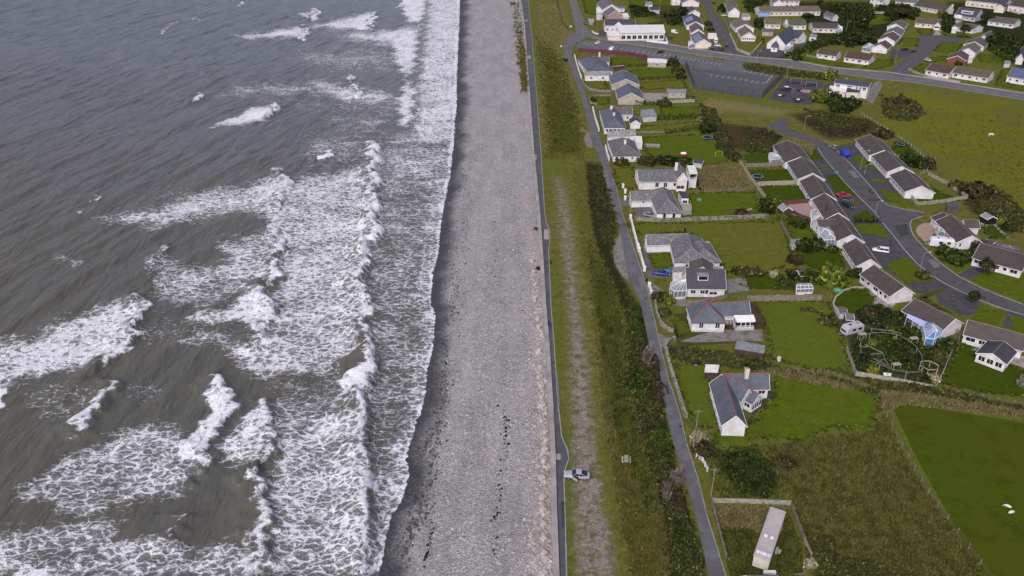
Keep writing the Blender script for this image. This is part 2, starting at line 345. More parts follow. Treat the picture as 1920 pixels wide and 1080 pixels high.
CRESTS = [
 (INNER_LINE, 4.5, 0.9),  # (polyline, foam width px, height m)
 ([(697,277),(706,298),(700,322),(703,345),(699,380),(703,420),(704,445),(688,470)], 10, 1.2),
 ([(681,478),(677,520),(683,560),(689,600),(692,640),(690,676)], 6, 0.9), ([(690,676),(697,705),(690,735),(672,760)], 9, 1.1),
 ([(672,760),(678,800),(684,850),(688,870)], 8, 0.9), ([(676,915),(684,960),(693,985),(686,1010),(684,1040)], 5, 0.8),
 ([(524,322),(538,340),(535,372),(520,386)], 7, 1.2), ([(510,430),(522,455),(516,482),(522,505),(500,530)], 7, 1.0),
 ([(262,558),(270,580),(258,620),(232,655),(205,678)], 6, 1.3), ([(494,546),(508,566),(503,604),(492,640)], 8, 1.2),
 ([(418,718),(432,742),(430,776),(408,822),(378,872)], 7, 1.2), ([(492,764),(512,790),(503,832),(482,890)], 6, 1.1),
 ([(492,905),(500,926),(488,966),(482,1010),(488,1090)], 12, 1.3), ([(203,722),(190,760),(183,792),(150,812)], 4, 1.1),
 ([(512,198),(518,206),(508,218)], 4, 1.0), ([(570,50),(578,60),(566,74)], 3, 0.9), ([(592,17),(599,25),(585,36)], 2.5, 0.8),
 ([(340,970),(350,975),(340,1000),(318,1018)], 2.2, 0.8), ([(612,286),(617,291),(605,297)], 3, 0.7), ([(660,143),(666,147),(650,152)], 2, 0.7),
 ([(668,160),(676,172),(662,190)], 3, 0.8), ([(372,178),(378,186),(366,190)], 2, 0.8), ([(181,371),(186,376),(176,381)], 1.8, 0.7), ([(154,399),(148,403)], 1.5, 0.6),
 ([(308,468),(298,486),(286,508)], 1.6, 0.9), ([(490,730),(499,742)], 2.2, 0.5), ([(455,5),(450,12)], 1.5, 0.6), ([(120,1030),(128,1060)], 3, 0.6), ([(700,24),(703,33),(692,45),(700,53)], 3, 0.8),
 ([(760,0),(752,10),(745,14)], 2, 0.6), ([(330,40),(300,62)], 1, 0.5)]
for ln, wd, h in CRESTS: fline(ln, 1.08, wd)
fline([(x-3, y) for x, y in SHORE], 0.92, 2.6, 2.0)
fline([(836,70),(832,90),(835,100),(829,118)], 0.95, 2); fline([(812,125),(815,140),(830,155),(837,175)], 0.9, 1.5); fline([(834,195),(828,220),(822,240),(815,250)], 0.9, 1.6); fline([(838,105),(846,120),(848,135)], 0.8, 1.4)
zz = np.zeros(Xg.shape)
# wind swell: crests run along the shore, slightly turned
for lam, amp, ang, ph in ((11.0,0.20,-15,0.3),(7.3,0.16,-9,1.7),(17.0,0.22,-19,2.9),(4.6,0.10,-22,4.1),(26.0,0.26,-12,0.9)):
    a = math.radians(ang); q = (Xg*math.cos(a)+Yg*math.sin(a)); r = (-Xg*math.sin(a)+Yg*math.cos(a))
    env = 0.55+0.45*np.sin(r/ (lam*2.3)+ph*3+0.6*np.sin(q/(lam*3)))
    wob = 0.9*np.sin(r/(lam*1.7)+ph)+0.5*np.sin(r/(lam*0.8)+2*ph)
    s_ = np.sin(2*math.pi*q/lam+wob+ph); zz += amp*env*(s_+0.35*np.abs(s_))
calm = np.clip((-Og-2)/45.0, 0.05, 1); far = np.clip((1500-Yg)/900, 0, 1); zz *= calm*far
for ln, wd, h in CRESTS:
    if h < 0.7: continue
    wl = [tuple(G(x, y, Z_SEA)[:2]) for x, y in ln]
    x0 = min(p[0] for p in wl)-25; x1 = max(p[0] for p in wl)+25; y0 = min(p[1] for p in wl)-25; y1 = max(p[1] for p in wl)+25
    k = (Xg > x0) & (Xg < x1) & (Yg > y0) & (Yg < y1)
    d, sg = ldist(Xg[k]+0.8*(w1*wrp)[k], Yg[k]-0.9*(w2*wrp)[k], wl); front = (sg*(1 if wl[0][1] > wl[-1][1] else -1)) > 0
    sig = np.where(front, 1.5, 4.5); zz[k] += h*1.25*np.exp(-(d/sig)**2)
zz += np.clip(foam-0.6, 0, 0.5)*0.35*(np.sin(Xg*2.1+3*np.sin(Yg*0.7))*np.sin(Yg*1.7+2*np.sin(Xg*0.9)))*(Yg < 700)
V = np.stack([Xg, Yg, zz+Z_SEA], -1).reshape(-1, 3)
t = NT('sea_water'); fo = t.attr('foam')
mp = t.map((1.0, 0.42, 1.0), math.radians(-15))
lace2 = t.noise(1.9, 4, 0.6, None, 0.8)
dn = t.n('ShaderNodeTexNoise'); dn.inputs['Scale'].default_value = 0.45; dn.inputs['Detail'].default_value = 4; t.l(t.pos, dn.inputs['Vector'])
va = t.n('ShaderNodeVectorMath', operation='SUBTRACT'); t.l(dn.outputs['Color'], va.inputs[0]); va.inputs[1].default_value = (0.5, 0.5, 0.5)
vs_ = t.n('ShaderNodeVectorMath', operation='SCALE'); t.l(va.outputs[0], vs_.inputs[0]); vs_.inputs['Scale'].default_value = 3.0
vp = t.n('ShaderNodeVectorMath', operation='ADD'); t.l(t.pos, vp.inputs[0]); t.l(vs_.outputs[0], vp.inputs[1]); wv_ = vp.outputs[0]
e1 = t.voro(0.50, 'DISTANCE_TO_EDGE', 'Distance', t.map((0.8, 1.15, 1), math.radians(-10), wv_)); e2 = t.voro(1.35, 'DISTANCE_TO_EDGE', 'Distance', t.map((0.75, 1.2, 1), math.radians(-14), wv_))
ed = t.math('MINIMUM', t.math('MULTIPLY', e1, 1.25), t.math('ADD', t.math('MULTIPLY', e2, 1.1), 0.10))
ed = t.math('ADD', ed, t.math('MULTIPLY', t.math('SUBTRACT', t.noise(1.3, 5, 0.65, t.map((0.6, 1.2, 1), math.radians(-12))), 0.5), 0.75))
big = t.noise(0.10, 4, 0.6); mid_ = t.noise(0.3, 4, 0.6, t.map((0.5, 1.2, 1), math.radians(-12)))
edge = t.step(fo, 0.02, 0.3); solid = t.step(fo, 0.84, 1.05)
cov = t.math('ADD', fo, t.math('MULTIPLY', edge, t.math('ADD', t.math('MULTIPLY', t.math('SUBTRACT', big, 0.5), 0.6), t.math('MULTIPLY', t.math('SUBTRACT', mid_, 0.5), 0.7))))
th = t.math('ADD', t.math('MULTIPLY', t.math('SUBTRACT', cov, 0.385), 0.64), t.math('MULTIPLY', solid, 0.32))
fm = t.step(t.math('SUBTRACT', ed, th), -0.15, 0.17, 1.0, 0.0)
fm = t.math('MULTIPLY', fm, t.step(fo, 0.04, 0.22))
deep = t.mix(t.step(t.noise(0.02, 4), 0.35, 0.65), (0.088, 0.083, 0.064), (0.082, 0.086, 0.075))
deep = t.mix(t.step(t.noise(0.12, 4, 0.6, mp), 0.35, 0.7), deep, (0.098, 0.089, 0.070))  # crest-aligned streaks put the waves' light and shade into the water colour
sp_ = t.n('ShaderNodeSeparateXYZ'); t.l(t.pos, sp_.inputs[0]); deep = t.mix(t.math('MULTIPLY', t.step(sp_.outputs[1], 150, 520), 0.8), deep, t.mix(t.step(t.noise(0.12, 4, 0.6, mp), 0.35, 0.7), (0.07, 0.077, 0.092), (0.112, 0.118, 0.134)))  # far water: blue-grey sky reflection and wave shading put into the colour
deep = t.mix(t.math('MULTIPLY', t.step(cov, 0.25, 0.95), 0.75), deep, (0.25, 0.26, 0.275))
colr = t.mix(fm, deep, t.mix(t.step(lace2, 0.35, 0.6), (0.56, 0.57, 0.61), (0.76, 0.76, 0.78)))
rip = t.noise(0.85, 4, 0.6, t.map((1.0, 0.30, 1.0), math.radians(-15)), 0.4); rip2 = t.noise(0.26, 3, 0.5, t.map((1.0, 0.33, 1.0), math.radians(-18)), 0.3)
hh = t.math('ADD', t.math('ADD', t.math('MULTIPLY', rip, 0.24), t.math('MULTIPLY', rip2, 1.5)), t.math('MULTIPLY', fm, 0.22))
hh = t.math('ADD', hh, t.math('MULTIPLY', t.math('MULTIPLY', lace2, fm), 0.25))
t.bump(hh, 1.0, 0.9)
m_sea = t.fin(colr, t.math('ADD', 0.14, t.math('MULTIPLY', fm, 0.7)), 0.5); t.b.inputs['IOR'].default_value = 1.33
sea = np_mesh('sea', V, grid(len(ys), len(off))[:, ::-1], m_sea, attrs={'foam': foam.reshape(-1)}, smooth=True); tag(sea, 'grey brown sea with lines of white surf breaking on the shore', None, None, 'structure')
# ---------------------------------------------------------------- shingle beach
yb = ys[(ys < 1300)]; nb = 90
sx, wx = shore_x(yb), wall_x(yb)
tt = np.linspace(-0.35, 1.0, nb)
Xb = sx[:, None]+(wx-sx)[:, None]*tt[None, :]; Yb = np.repeat(yb[:, None], nb, 1)
zb = Z_SEA-0.02+np.where(tt < 0, tt*3.0, 0)+np.clip(tt, 0, 1)**0.75*1.75
Zb = np.repeat(zb[None, :], len(yb), 0)+0.06*np.sin(Xb*0.9+2*np.sin(Yb*0.21))*np.sin(Yb*0.33)*(tt > 0.03)+(0.16*np.exp(-((tt-0.36)/0.03)**2)+0.13*np.exp(-((tt-0.62)/0.025)**2)+0.1*np.exp(-((tt-0.2)/0.02)**2))[None, :]*(0.6+0.4*np.sin(Yb*0.09))
t = NT('shingle'); ac = t.attr('across')
vc = t.voro(3.6); vd = t.voro(3.6, 'F1', 'Distance'); vs = t.n('ShaderNodeSeparateColor'); t.l(vc, vs.inputs[0])
base = t.mix(t.step(t.noise(0.16, 5, 0.6, t.map((1, 0.35, 1))), 0.35, 0.65), (0.245, 0.234, 0.232), (0.305, 0.29, 0.286))
base = t.mix(t.math('MULTIPLY', t.step(ac, 0.74, 0.98), t.step(t.noise(0.10, 4), 0.44, 0.66, 0.0, 0.75)), base, (0.36, 0.285, 0.255))
base = t.mix(t.math('MULTIPLY', t.step(t.noise(0.5, 5), 0.5, 0.7), 0.5), base, (0.29, 0.295, 0.29))
peb = t.math('ADD', 0.64, t.math('MULTIPLY', vs.outputs[0], 0.74))
base = t.mix(1.0, base, peb, 'MULTIPLY')
base = t.mix(t.math('MULTIPLY', t.math('GREATER_THAN', vs.outputs[1], 0.955), t.step(t.noise(0.3, 4), 0.45, 0.6)), base, (0.58, 0.55, 0.53))
wetline = t.math('ADD', ac, t.math('MULTIPLY', t.math('SUBTRACT', t.noise(0.08, 6, 0.65), 0.5), 0.34))
wet = t.step(wetline, 0.04, 0.22, 1.0, 0.0)
base = t.mix(wet, base, t.mix(1.0, base, (0.17, 0.175, 0.195), 'MULTIPLY'))
damp = t.math('MULTIPLY', t.step(t.noise(0.22, 6, 0.7, t.map((1, 0.18, 1))), 0.58, 0.72), 0.4)
base = t.mix(damp, base, t.mix(1.0, base, (0.62, 0.6, 0.6), 'MULTIPLY'))
t.bump(vd, 0.7, 0.25)
m_sh = t.fin(base, t.math('SUBTRACT', 0.85, t.math('MULTIPLY', wet, 0.3)), 0.3)
bo = np_mesh('beach', np.stack([Xb, Yb, Zb], -1).reshape(-1, 3), grid(len(yb), nb), m_sh, attrs={'across': np.repeat(tt[None, :], len(yb), 0)}, smooth=True)
tag(bo, 'grey shingle beach, dark and wet along the waterline', None, None, 'structure')
def beach_z(x, y):
    a = (x-float(shore_x(y)))/max(1e-3, float(wall_x(y)-shore_x(y))); return Z_SEA+max(0, a)**0.75*1.75
def BG(px, py):
    p = G(px, py, -1.3)
    for _ in range(4): p = G(px, py, beach_z(p.x, p.y))
    return p
# ---------------------------------------------------------------- land sheet with soil and grass zones
yl = [50.0]
while yl[-1] < 800: yl.append(yl[-1]+max(0.8, yl[-1]*0.006))
while yl[-1] < 9000: yl.append(yl[-1]*1.3)
yl = np.array(yl); ol = [0.0]; st = 0.8
while ol[-1] < 520:
    ol.append(ol[-1]+st)
    if ol[-1] > 70: st = min(3, st*1.01)
while ol[-1] < 9000: ol.append(ol[-1]*1.3)
ol = np.array(ol)
Yl, Ol = np.meshgrid(yl, ol, indexing='ij'); Xl = wall_x(Yl)+0.35+Ol
pl, ql = PIX(Xl, Yl, 0.0)
Z0 = {k: np.zeros(Xl.shape) for k in ('gravel', 'tan', 'brown', 'dark', 'lush', 'pale')}
def zone(k, poly, c=1.0, fe=10): Z0[k] = np.maximum(Z0[k], c*np.clip(0.5+sdist(pl, ql, poly)/(2*fe), 0, 1))
zone('gravel', [(1036,330),(1054,330),(1064,360),(1078,420),(1084,500),(1092,570),(1106,660),(1116,760),(1126,860),(1140,960),(1166,1090),(1078,1090),(1072,960),(1070,860),(1066,760),(1064,660),(1060,570),(1050,480),(1042,400)], 0.85, 24)
zone('gravel', [(1150,445),(1185,440),(1200,520),(1178,528),(1152,500)], 0.8, 8)
zone('tan', [(1010,300),(1035,300),(1055,400),(1110,560),(1160,800),(1240,1090),(1190,1090),(1150,900),(1110,700),(1080,500),(1050,360)], 0.5, 14)
zone('tan', [(1000,0),(1060,0),(1080,70),(1055,110),(1075,140),(1105,250),(1010,300),(1005,180)], 0.55, 14)
zone('tan', [(1108,600),(1150,640),(1190,680),(1160,700),(1120,650)], 0.6, 10)
for L_ in ([(1100,570),(1140,590),(1190,615),(1225,628)], [(1010,222),(1060,236),(1108,250)], [(1000,112),(1060,105)]):
    d, _ = ldist(pl, ql, L_); Z0['tan'] = np.maximum(Z0['tan'], np.clip((4-d)/3, 0, 1)*0.95)
zone('dark', [(1095,300),(1130,305),(1160,430),(1150,470),(1170,520),(1215,600),(1235,720),(1268,860),(1300,980),(1320,1090),(1250,1090),(1240,960),(1190,820),(1160,700),(1170,600),(1115,470),(1100,380)], 0.75, 14)
zone('brown', [(1100,320),(1130,330),(1155,430),(1120,450),(1105,390)], 0.8, 10)
zone('brown', [(1215,640),(1235,650),(1245,780),(1225,760)], 0.8, 10)
zone('brown', [(1480,790),(1560,820),(1640,780),(1690,840),(1760,940),(1830,1050),(1700,1090),(1540,1090),(1500,960),(1440,860)], 0.45, 25)
zone('tan', [(1640,770),(1700,850),(1770,950),(1840,1060),(1790,1050),(1730,960),(1660,870)], 0.5, 16)
zone('tan', [(1660,745),(1720,738),(1920,770),(1920,785),(1780,768),(1680,755)], 0.8, 6)
zone('tan', [(1380,720),(1440,690),(1560,690),(1650,735),(1560,745),(1450,705)], 0.5, 10)
zone('tan', [(1350,940),(1480,950),(1470,1000),(1350,990)], 0.7, 12)
zone('dark', [(1345,855),(1400,845),(1440,860),(1460,900),(1450,930),(1380,930),(1350,880)], 0.6, 22)
zone('dark', [(1540,1040),(1700,1060),(1720,1090),(1530,1090)], 0.8, 14)
zone('dark', [(1250,645),(1330,640),(1420,675),(1560,700),(1660,735),(1920,770),(1920,755),(1760,735),(1590,690),(1400,650)], 0.5, 8)
zone('dark', [(1340,1000),(1250,1000),(1260,1090),(1330,1090)], 0.5, 12)
zone('brown', [(1310,215),(1360,230),(1430,238),(1460,262),(1445,285),(1390,285),(1340,270)], 0.8, 12)
zone('brown', [(1480,215),(1540,205),(1640,225),(1660,240),(1600,262),(1550,262)], 0.85, 14)
zone('dark', [(1490,215),(1560,215),(1640,228),(1560,250),(1500,240)], 0.5, 12)
zone('tan', [(1330,180),(1420,195),(1500,205),(1460,222),(1360,210),(1340,225),(1300,240),(1310,200)], 0.7, 12)
zone('tan', [(1475,255),(1520,270),(1545,262),(1610,285),(1560,280),(1530,285)], 0.8, 8)
zone('pale', [(1680,172),(1930,192),(1930,480),(1870,400),(1790,320),(1700,262),(1650,235)], 0.9, 18); zone('pale', [(1395,122),(1490,130),(1560,138),(1550,145),(1470,142)], 0.7, 4)
zone('brown', [(1640,180),(1720,185),(1745,215),(1720,235),(1660,235)], 0.55, 14)
zone('tan', [(1700,262),(1780,280),(1930,275),(1930,300),(1800,330)], 0.35, 14)
zone('tan', [(1290,310),(1400,312),(1412,352),(1310,356),(1280,330)], 0.85, 9)
zone('dark', [(1790,340),(1880,350),(1930,380),(1930,460),(1860,440),(1800,390)], 0.55, 14)
zone('lush', [(1668,752),(1780,770),(1930,795),(1930,1100),(1850,1090),(1790,985),(1720,860)], 1.0, 6)
zone('tan', [(1430,155),(1560,130),(1560,142),(1400,135),(1390,125)], 0.4, 8)
zone('dark', [(1400,0),(1720,0),(1690,60),(1640,90),(1560,85),(1470,110),(1440,112),(1520,72),(1500,30)], 0.7, 10)
zone('dark', [(1180,0),(1300,0),(1300,60),(1250,50),(1200,30)], 0.5, 8); zone('dark', [(1770,0),(1930,0),(1930,140),(1860,100),(1840,60),(1780,35)], 0.7, 10)
t = NT('land_grass')
n1 = t.noise(0.35, 6, 0.65); n2 = t.noise(1.6, 5, 0.7, t.map((1.0, 0.6, 1), 0.5), 0.6); n3 = t.noise(0.05, 3)
g = t.mix(t.step(n1, 0.35, 0.65), (0.088, 0.094, 0.018), (0.150, 0.144, 0.036)); g = t.mix(t.step(n3, 0.42, 0.6), g, (0.108, 0.122, 0.022))
g = t.mix(t.math('MULTIPLY', t.step(n2, 0.45, 0.7), 0.55), g, (0.038, 0.040, 0.011))
def msk(k, lo=0.3, hi=0.62, amt=0.8): return t.step(t.math('ADD', t.attr(k), t.math('MULTIPLY', t.math('SUBTRACT', t.noise(0.55, 6, 0.7), 0.5), amt)), lo, hi)
ta = t.mix(t.step(n2, 0.3, 0.7), (0.21, 0.175, 0.08), (0.115, 0.104, 0.035)); g = t.mix(msk('tan'), g, ta)
br = t.mix(t.step(n2, 0.3, 0.7), (0.070, 0.052, 0.020), (0.036, 0.032, 0.012)); g = t.mix(msk('brown'), g, br)
dk = t.mix(t.step(n2, 0.3, 0.7), (0.032, 0.036, 0.011), (0.018, 0.021, 0.008)); g = t.mix(msk('dark'), g, dk)
lu = t.mix(t.step(t.noise(0.9, 6, 0.7), 0.3, 0.7), (0.042, 0.069, 0.004), (0.065, 0.089, 0.007)); lu = t.mix(t.step(t.noise(0.06, 4), 0.4, 0.65), lu, (0.066, 0.076, 0.006)); lu = t.mix(t.math('MULTIPLY', t.step(t.noise(0.22, 6, 0.7), 0.5, 0.68), 0.6), lu, (0.03, 0.046, 0.006)); g = t.mix(msk('lush', 0.35, 0.55, 0.3), g, lu)
pa = t.mix(t.step(t.noise(0.7, 6, 0.7), 0.3, 0.7), (0.092, 0.104, 0.009), (0.148, 0.15, 0.02)); pa = t.mix(t.step(t.noise(0.045, 4), 0.42, 0.62), pa, (0.115, 0.108, 0.022)); g = t.mix(msk('pale', 0.3, 0.6, 0.5), g, pa)
pv = t.n('ShaderNodeSeparateColor'); t.l(t.voro(3.2), pv.inputs[0])
gr = t.mix(pv.outputs[0], (0.15, 0.13, 0.112), (0.30, 0.265, 0.235)); gr = t.mix(t.step(t.noise(0.5, 5, 0.7), 0.45, 0.65), gr, (0.115, 0.10, 0.045)); g = t.mix(msk('gravel', 0.3, 0.85, 1.3), g, gr)
t.bump(t.noise(2.2, 5, 0.7), 0.8, 0.3); m_land = t.fin(g, 1.0, 0.03)
lo = np_mesh('ground', np.stack([Xl, Yl, np.zeros(Xl.shape)], -1).reshape(-1, 3), grid(len(yl), len(ol)), m_land, attrs={k: v.reshape(-1) for k, v in Z0.items()})
tag(lo, 'rough coastal grassland under the village', None, None, 'structure')
# ================================================================ roads, paths, lawns (thin sheets, each above the one below)
M['tarmac'] = m_noise('lane_tarmac', (0.098, 0.096, 0.104), (0.128, 0.126, 0.134), 0.5, 0.9, (0.09, 0.088, 0.092), 0.12, fine=0.18)
M['tarmac2'] = m_noise('estate_tarmac', (0.064, 0.061, 0.067), (0.086, 0.082, 0.089), 0.4, 0.9, (0.074, 0.068, 0.072), 0.1, fine=0.18)
M['drive'] = m_noise('driveway_tarmac', (0.045, 0.042, 0.047), (0.066, 0.062, 0.068), 0.6, 0.9, (0.066, 0.06, 0.062), 0.3, fine=0.2)
M['road'] = m_noise('main_road_tarmac', (0.105, 0.10, 0.105), (0.135, 0.13, 0.132), 0.4, 0.9, (0.12, 0.112, 0.108), 0.1, fine=0.15)
M['prom'] = m_noise('promenade_tarmac', (0.068, 0.066, 0.074), (0.088, 0.086, 0.094), 0.5, 0.9, (0.10, 0.096, 0.1), 0.15, fine=0.15)
M['gravelp'] = m_noise('grey_gravel', (0.14, 0.135, 0.13), (0.23, 0.22, 0.205), 2.5, 0.95, (0.12, 0.105, 0.07), 0.5, fine=0.3)
M['paving'] = m_noise('pale_paving', (0.24, 0.215, 0.19), (0.33, 0.30, 0.27), 1.2, 0.9, (0.19, 0.17, 0.15), 0.5, fine=0.15)
M['pinkpav'] = m_noise('pink_brown_paving', (0.27, 0.19, 0.14), (0.34, 0.25, 0.19), 1.2, 0.9)
M['soil'] = m_noise('garden_soil', (0.035, 0.03, 0.022), (0.07, 0.06, 0.045), 2.0, 0.95, (0.045, 0.05, 0.018), 0.6, fine=0.3)
M['mark'] = m_noise('worn_road_paint', (0.40, 0.40, 0.40), (0.60, 0.60, 0.60), 1.5, 0.8)
M['kerb'] = m_noise('concrete_kerb', (0.21, 0.20, 0.2), (0.3, 0.29, 0.29), 1.0, 0.9)
M['court'] = m_noise('court_surface', (0.07, 0.068, 0.074), (0.088, 0.086, 0.092), 0.3, 0.9, (0.066, 0.082, 0.082), 0.08, fine=0.1)
M['play'] = m_noise('purple_playground_surface', (0.052, 0.043, 0.054), (0.07, 0.06, 0.07), 0.4, 0.9, (0.062, 0.054, 0.056), 0.15)
M['playdk'] = m_noise('black_safety_matting', (0.018, 0.017, 0.02), (0.028, 0.026, 0.03), 1, 0.9)
def m_lawn(name, c1, c2, c3, stripe=None):
    t = NT(name); c = t.mix(t.step(t.noise(0.7, 6, 0.7), 0.3, 0.7), c1, c2); c = t.mix(t.step(t.noise(0.16, 4), 0.42, 0.66), c, c3); c = t.mix(t.math('MULTIPLY', t.step(t.noise(0.42, 6, 0.75), 0.5, 0.7), 0.5), c, tuple(x*1.5 for x in c2)); c = t.mix(t.math('MULTIPLY', t.step(t.noise(0.3, 6, 0.75, t.map((1, 1, 1), 1.0)), 0.52, 0.7), 0.45), c, tuple(x*0.55 for x in c1))
    if stripe:
        wv = t.n('ShaderNodeTexWave'); wv.inputs['Scale'].default_value = stripe[0]; wv.inputs['Distortion'].default_value = 2.2; wv.inputs['Detail'].default_value = 3
        t.l(t.map((1, 1, 1), stripe[1]), wv.inputs['Vector']); c = t.mix(t.math('MULTIPLY', wv.outputs['Fac'], 0.45), c, tuple(x*1.45 for x in c2))
    f = t.noise(5, 3, 0.7); c = t.mix(1.0, c, t.mix(t.step(f, 0.25, 0.75), (0.75,)*3, (1.25,)*3), 'MULTIPLY')
    t.bump(f, 0.5, 0.1); return t.fin(c, 1.0, 0.03)
M['lawn'] = m_lawn('mown_lawn', (0.056, 0.084, 0.005), (0.082, 0.110, 0.009), (0.078, 0.092, 0.011))
M['lawnd'] = m_lawn('dark_lawn', (0.030, 0.054, 0.003), (0.047, 0.073, 0.005), (0.043, 0.058, 0.005))
M['lawno'] = m_lawn('olive_lawn', (0.078, 0.094, 0.011), (0.110, 0.120, 0.018), (0.105, 0.100, 0.020))
M['lawns'] = m_lawn('striped_lawn', (0.058, 0.082, 0.008), (0.082, 0.104, 0.012), (0.072, 0.086, 0.012), (0.55, math.radians(28)))
M['rough'] = m_lawn('rough_garden_grass', (0.042, 0.050, 0.011), (0.075, 0.078, 0.019), (0.05, 0.048, 0.015))
M['strawg'] = m_lawn('straw_grass', (0.13, 0.115, 0.048), (0.19, 0.165, 0.075), (0.10, 0.095, 0.035))
def patch_w(name, pts, mat, lay, kind='structure'):
    z = 0.012*lay; V = [Vector((p[0], p[1], z)) for p in pts]
    tris = geo.tessellate_polygon([V]); Fc = []
    for a, b, c in tris:
        n = (V[b]-V[a]).cross(V[c]-V[a]); Fc.append((a, b, c) if n.z > 0 else (a, c, b))
    return tag(mesh_obj(name, V, Fc, M[mat] if isinstance(mat, str) else mat), kind=kind)
def smooth_pts(pts, it=2, closed=True):
    P = [Vector(p[:2]) for p in pts]
    for _ in range(it):
        Q = []; n = len(P)
        if not closed: Q.append(P[0])
        for i in range(n if closed else n-1):
            a, b = P[i], P[(i+1) % n]; Q += [a*0.75+b*0.25, a*0.25+b*0.75]
        if not closed: Q.append(P[-1])
        P = Q
    return P
def patch(name, pix, mat, lay, sm=0):
    pts = [G(x, y)[:2] for x, y in pix]
    return patch_w(name, smooth_pts(pts, sm) if sm else pts, mat, lay)
def strip(name, pix, width, height, mat, z0=0.0, side=0, kind='structure', world=False, sm=0):
    P = [Vector(p[:2]) if world else G(*p).to_2d() for p in pix]
    if sm: P = smooth_pts(P, sm, False)
    L, R = [], []
    for i, p in enumerate(P):
        d = ((P[min(i+1, len(P)-1)]-P[max(i-1, 0)])).normalized(); n = Vector((-d.y, d.x))
        L.append(p+n*(width/2+side*width/2)); R.append(p-n*(width/2-side*width/2))
    V, Fc = [], []
    for l, r in zip(L, R): V += [(l.x, l.y, z0), (r.x, r.y, z0), (r.x, r.y, z0+height), (l.x, l.y, z0+height)]
    for i in range(len(P)-1):
        a, b = 4*i, 4*i+4
        for j, k in ((0, 1), (1, 2), (2, 3), (3, 0)): Fc.append((a+j, b+j, b+k, a+k))
    n = 4*(len(P)-1); Fc += [(0, 1, 2, 3), (n+3, n+2, n+1, n)]
    o = mesh_obj(name, V, Fc, M[mat]); return tag(o, kind=kind) if kind else o
# promenade with its low sea wall
PR = [(991,-40),(990,0),(995,50),(1006,180),(1014,290),(1021,400),(1024,418),(1030,430),(1031,448),(1028,470),(1029,490),(1033,580),(1038,640),(1046,760),(1053,820),(1063,842),(1066,860),(1058,884),(1057,900),(1060,1000),(1062,1080),(1064,1160)]
patch('promenade', [(x+2, y) for x, y in WALL]+PR[::-1], 'prom', 1)
strip('kerb', [(x+0.5, y) for x, y in PR], 0.22, 0.08, 'kerb')
swall = tag(strip('sea_wall', WALL, 1.0, 3.4, 'concrete', -3.0, 0, None), 'low pale concrete sea wall between shingle and promenade', 'sea wall')
for i, (a, b) in enumerate([((1020,430),(1029,449)), ((1040,851),(1051,862)), ((984,37),(989,40)), ((989,104),(995,110)), ((999,290),(1006,300))]):
    patch('promenade_step', [a, (b[0], a[1]), b, (a[0], b[1])], 'concrete', 2.5)
# lane
laneL = [(1081,58),(1074,64),(1064,70),(1058,78),(1056,88),(1059,102),(1066,118),(1075,142),(1082,160),(1092,190),(1103,238),(1113,273),(1125,298),(1135,327),(1138,350),(1150,390),(1162,427),(1169,470),(1178,520),(1199,562),(1207,597),(1218,650),(1233,707),(1250,777),(1263,833),(1269,850),(1287,907),(1307,973),(1317,1029),(1329,1080),(1345,1150)]
laneR = [(1105,64),(1093,74),(1082,80),(1074,88),(1072,100),(1075,112),(1082,134),(1092,160),(1102,190),(1118,238),(1130,273),(1142,303),(1148,333),(1155,350),(1167,400),(1183,450),(1190,470),(1203,508),(1215,547),(1225,590),(1239,653),(1255,717),(1262,735),(1275,777),(1289,837),(1309,898),(1325,964),(1347,1035),(1361,1080),(1382,1150)]
patch('lane', laneL+laneR[::-1], 'tarmac', 2)
strip('kerb', laneR[12:], 0.16, 0.05, 'kerb'); 
patch('lay_by', [(1164,425),(1160,448),(1151,458),(1150,485),(1160,508),(1172,524),(1180,522),(1168,470)], 'gravelp', 1, 1)
patch('lay_by', [(1098,250),(1095,262),(1100,275),(1114,277),(1104,248)], 'gravelp', 1, 1)
patch('driveway_mouth', [(1094,160),(1098,168),(1110,172),(1150,175),(1150,171),(1106,166),(1096,150),(1090,148)], 'tarmac', 1)
patch('driveway_mouth', [(1160,372),(1185,376),(1184,389),(1168,386)], 'tarmac', 1)
patch('driveway_mouth', [(1234,625),(1262,636),(1256,642),(1240,652)], 'gravelp', 1)
# coast road, main road, side roads
patch('coast_road', [(1062,-20),(1067,0),(1074,30),(1081,62),(1105,66),(1110,60),(1100,50),(1090,26),(1081,0),(1076,-20)], 'road', 3)
mainU = [(1100,56),(1112,66),(1190,75),(1250,83),(1340,98),(1400,107),(1484,113),(1557,127),(1613,132),(1665,136),(1740,147),(1800,157),(1930,177)]
mainL = [(1085,66),(1105,70),(1150,80),(1240,91),(1340,107),(1420,117),(1490,128),(1573,138),(1640,148),(1700,153),(1800,168),(1930,189)]
patch('main_road', mainU+mainL[::-1], 'road', 4)
strip('pavement', [(x, y-0.6) for x, y in mainU[2:]], 1.8, 0.11, 'concrete'); strip('kerb', mainL[2:], 0.25, 0.1, 'kerb')
def dashes(line, n, ln, wd, lay=6, mat='mark', duty=0.5):
    P = [G(*p).to_2d() for p in line]; D = [0]
    for a, b in zip(P[:-1], P[1:]): D.append(D[-1]+(b-a).length)
    def at(s):
        for i in range(len(P)-1):
            if s <= D[i+1]: return P[i].lerp(P[i+1], (s-D[i])/(D[i+1]-D[i]))
        return P[-1]
    mb = MB()
    for k in range(n):
        s0 = D[-1]*k/n; a, b = at(s0), at(min(D[-1], s0+(ln if ln else D[-1]/n*duty))); d = (b-a)
        if d.length < 0.01: continue
        q = Vector((-d.y, d.x)).normalized()*wd/2; z = 0.012*lay
        mb.poly([(*(a-q), z), (*(b-q), z), (*(b+q), z), (*(a+q), z)])
    return tag(mb.build('road_marking', M['mark']), kind='structure')
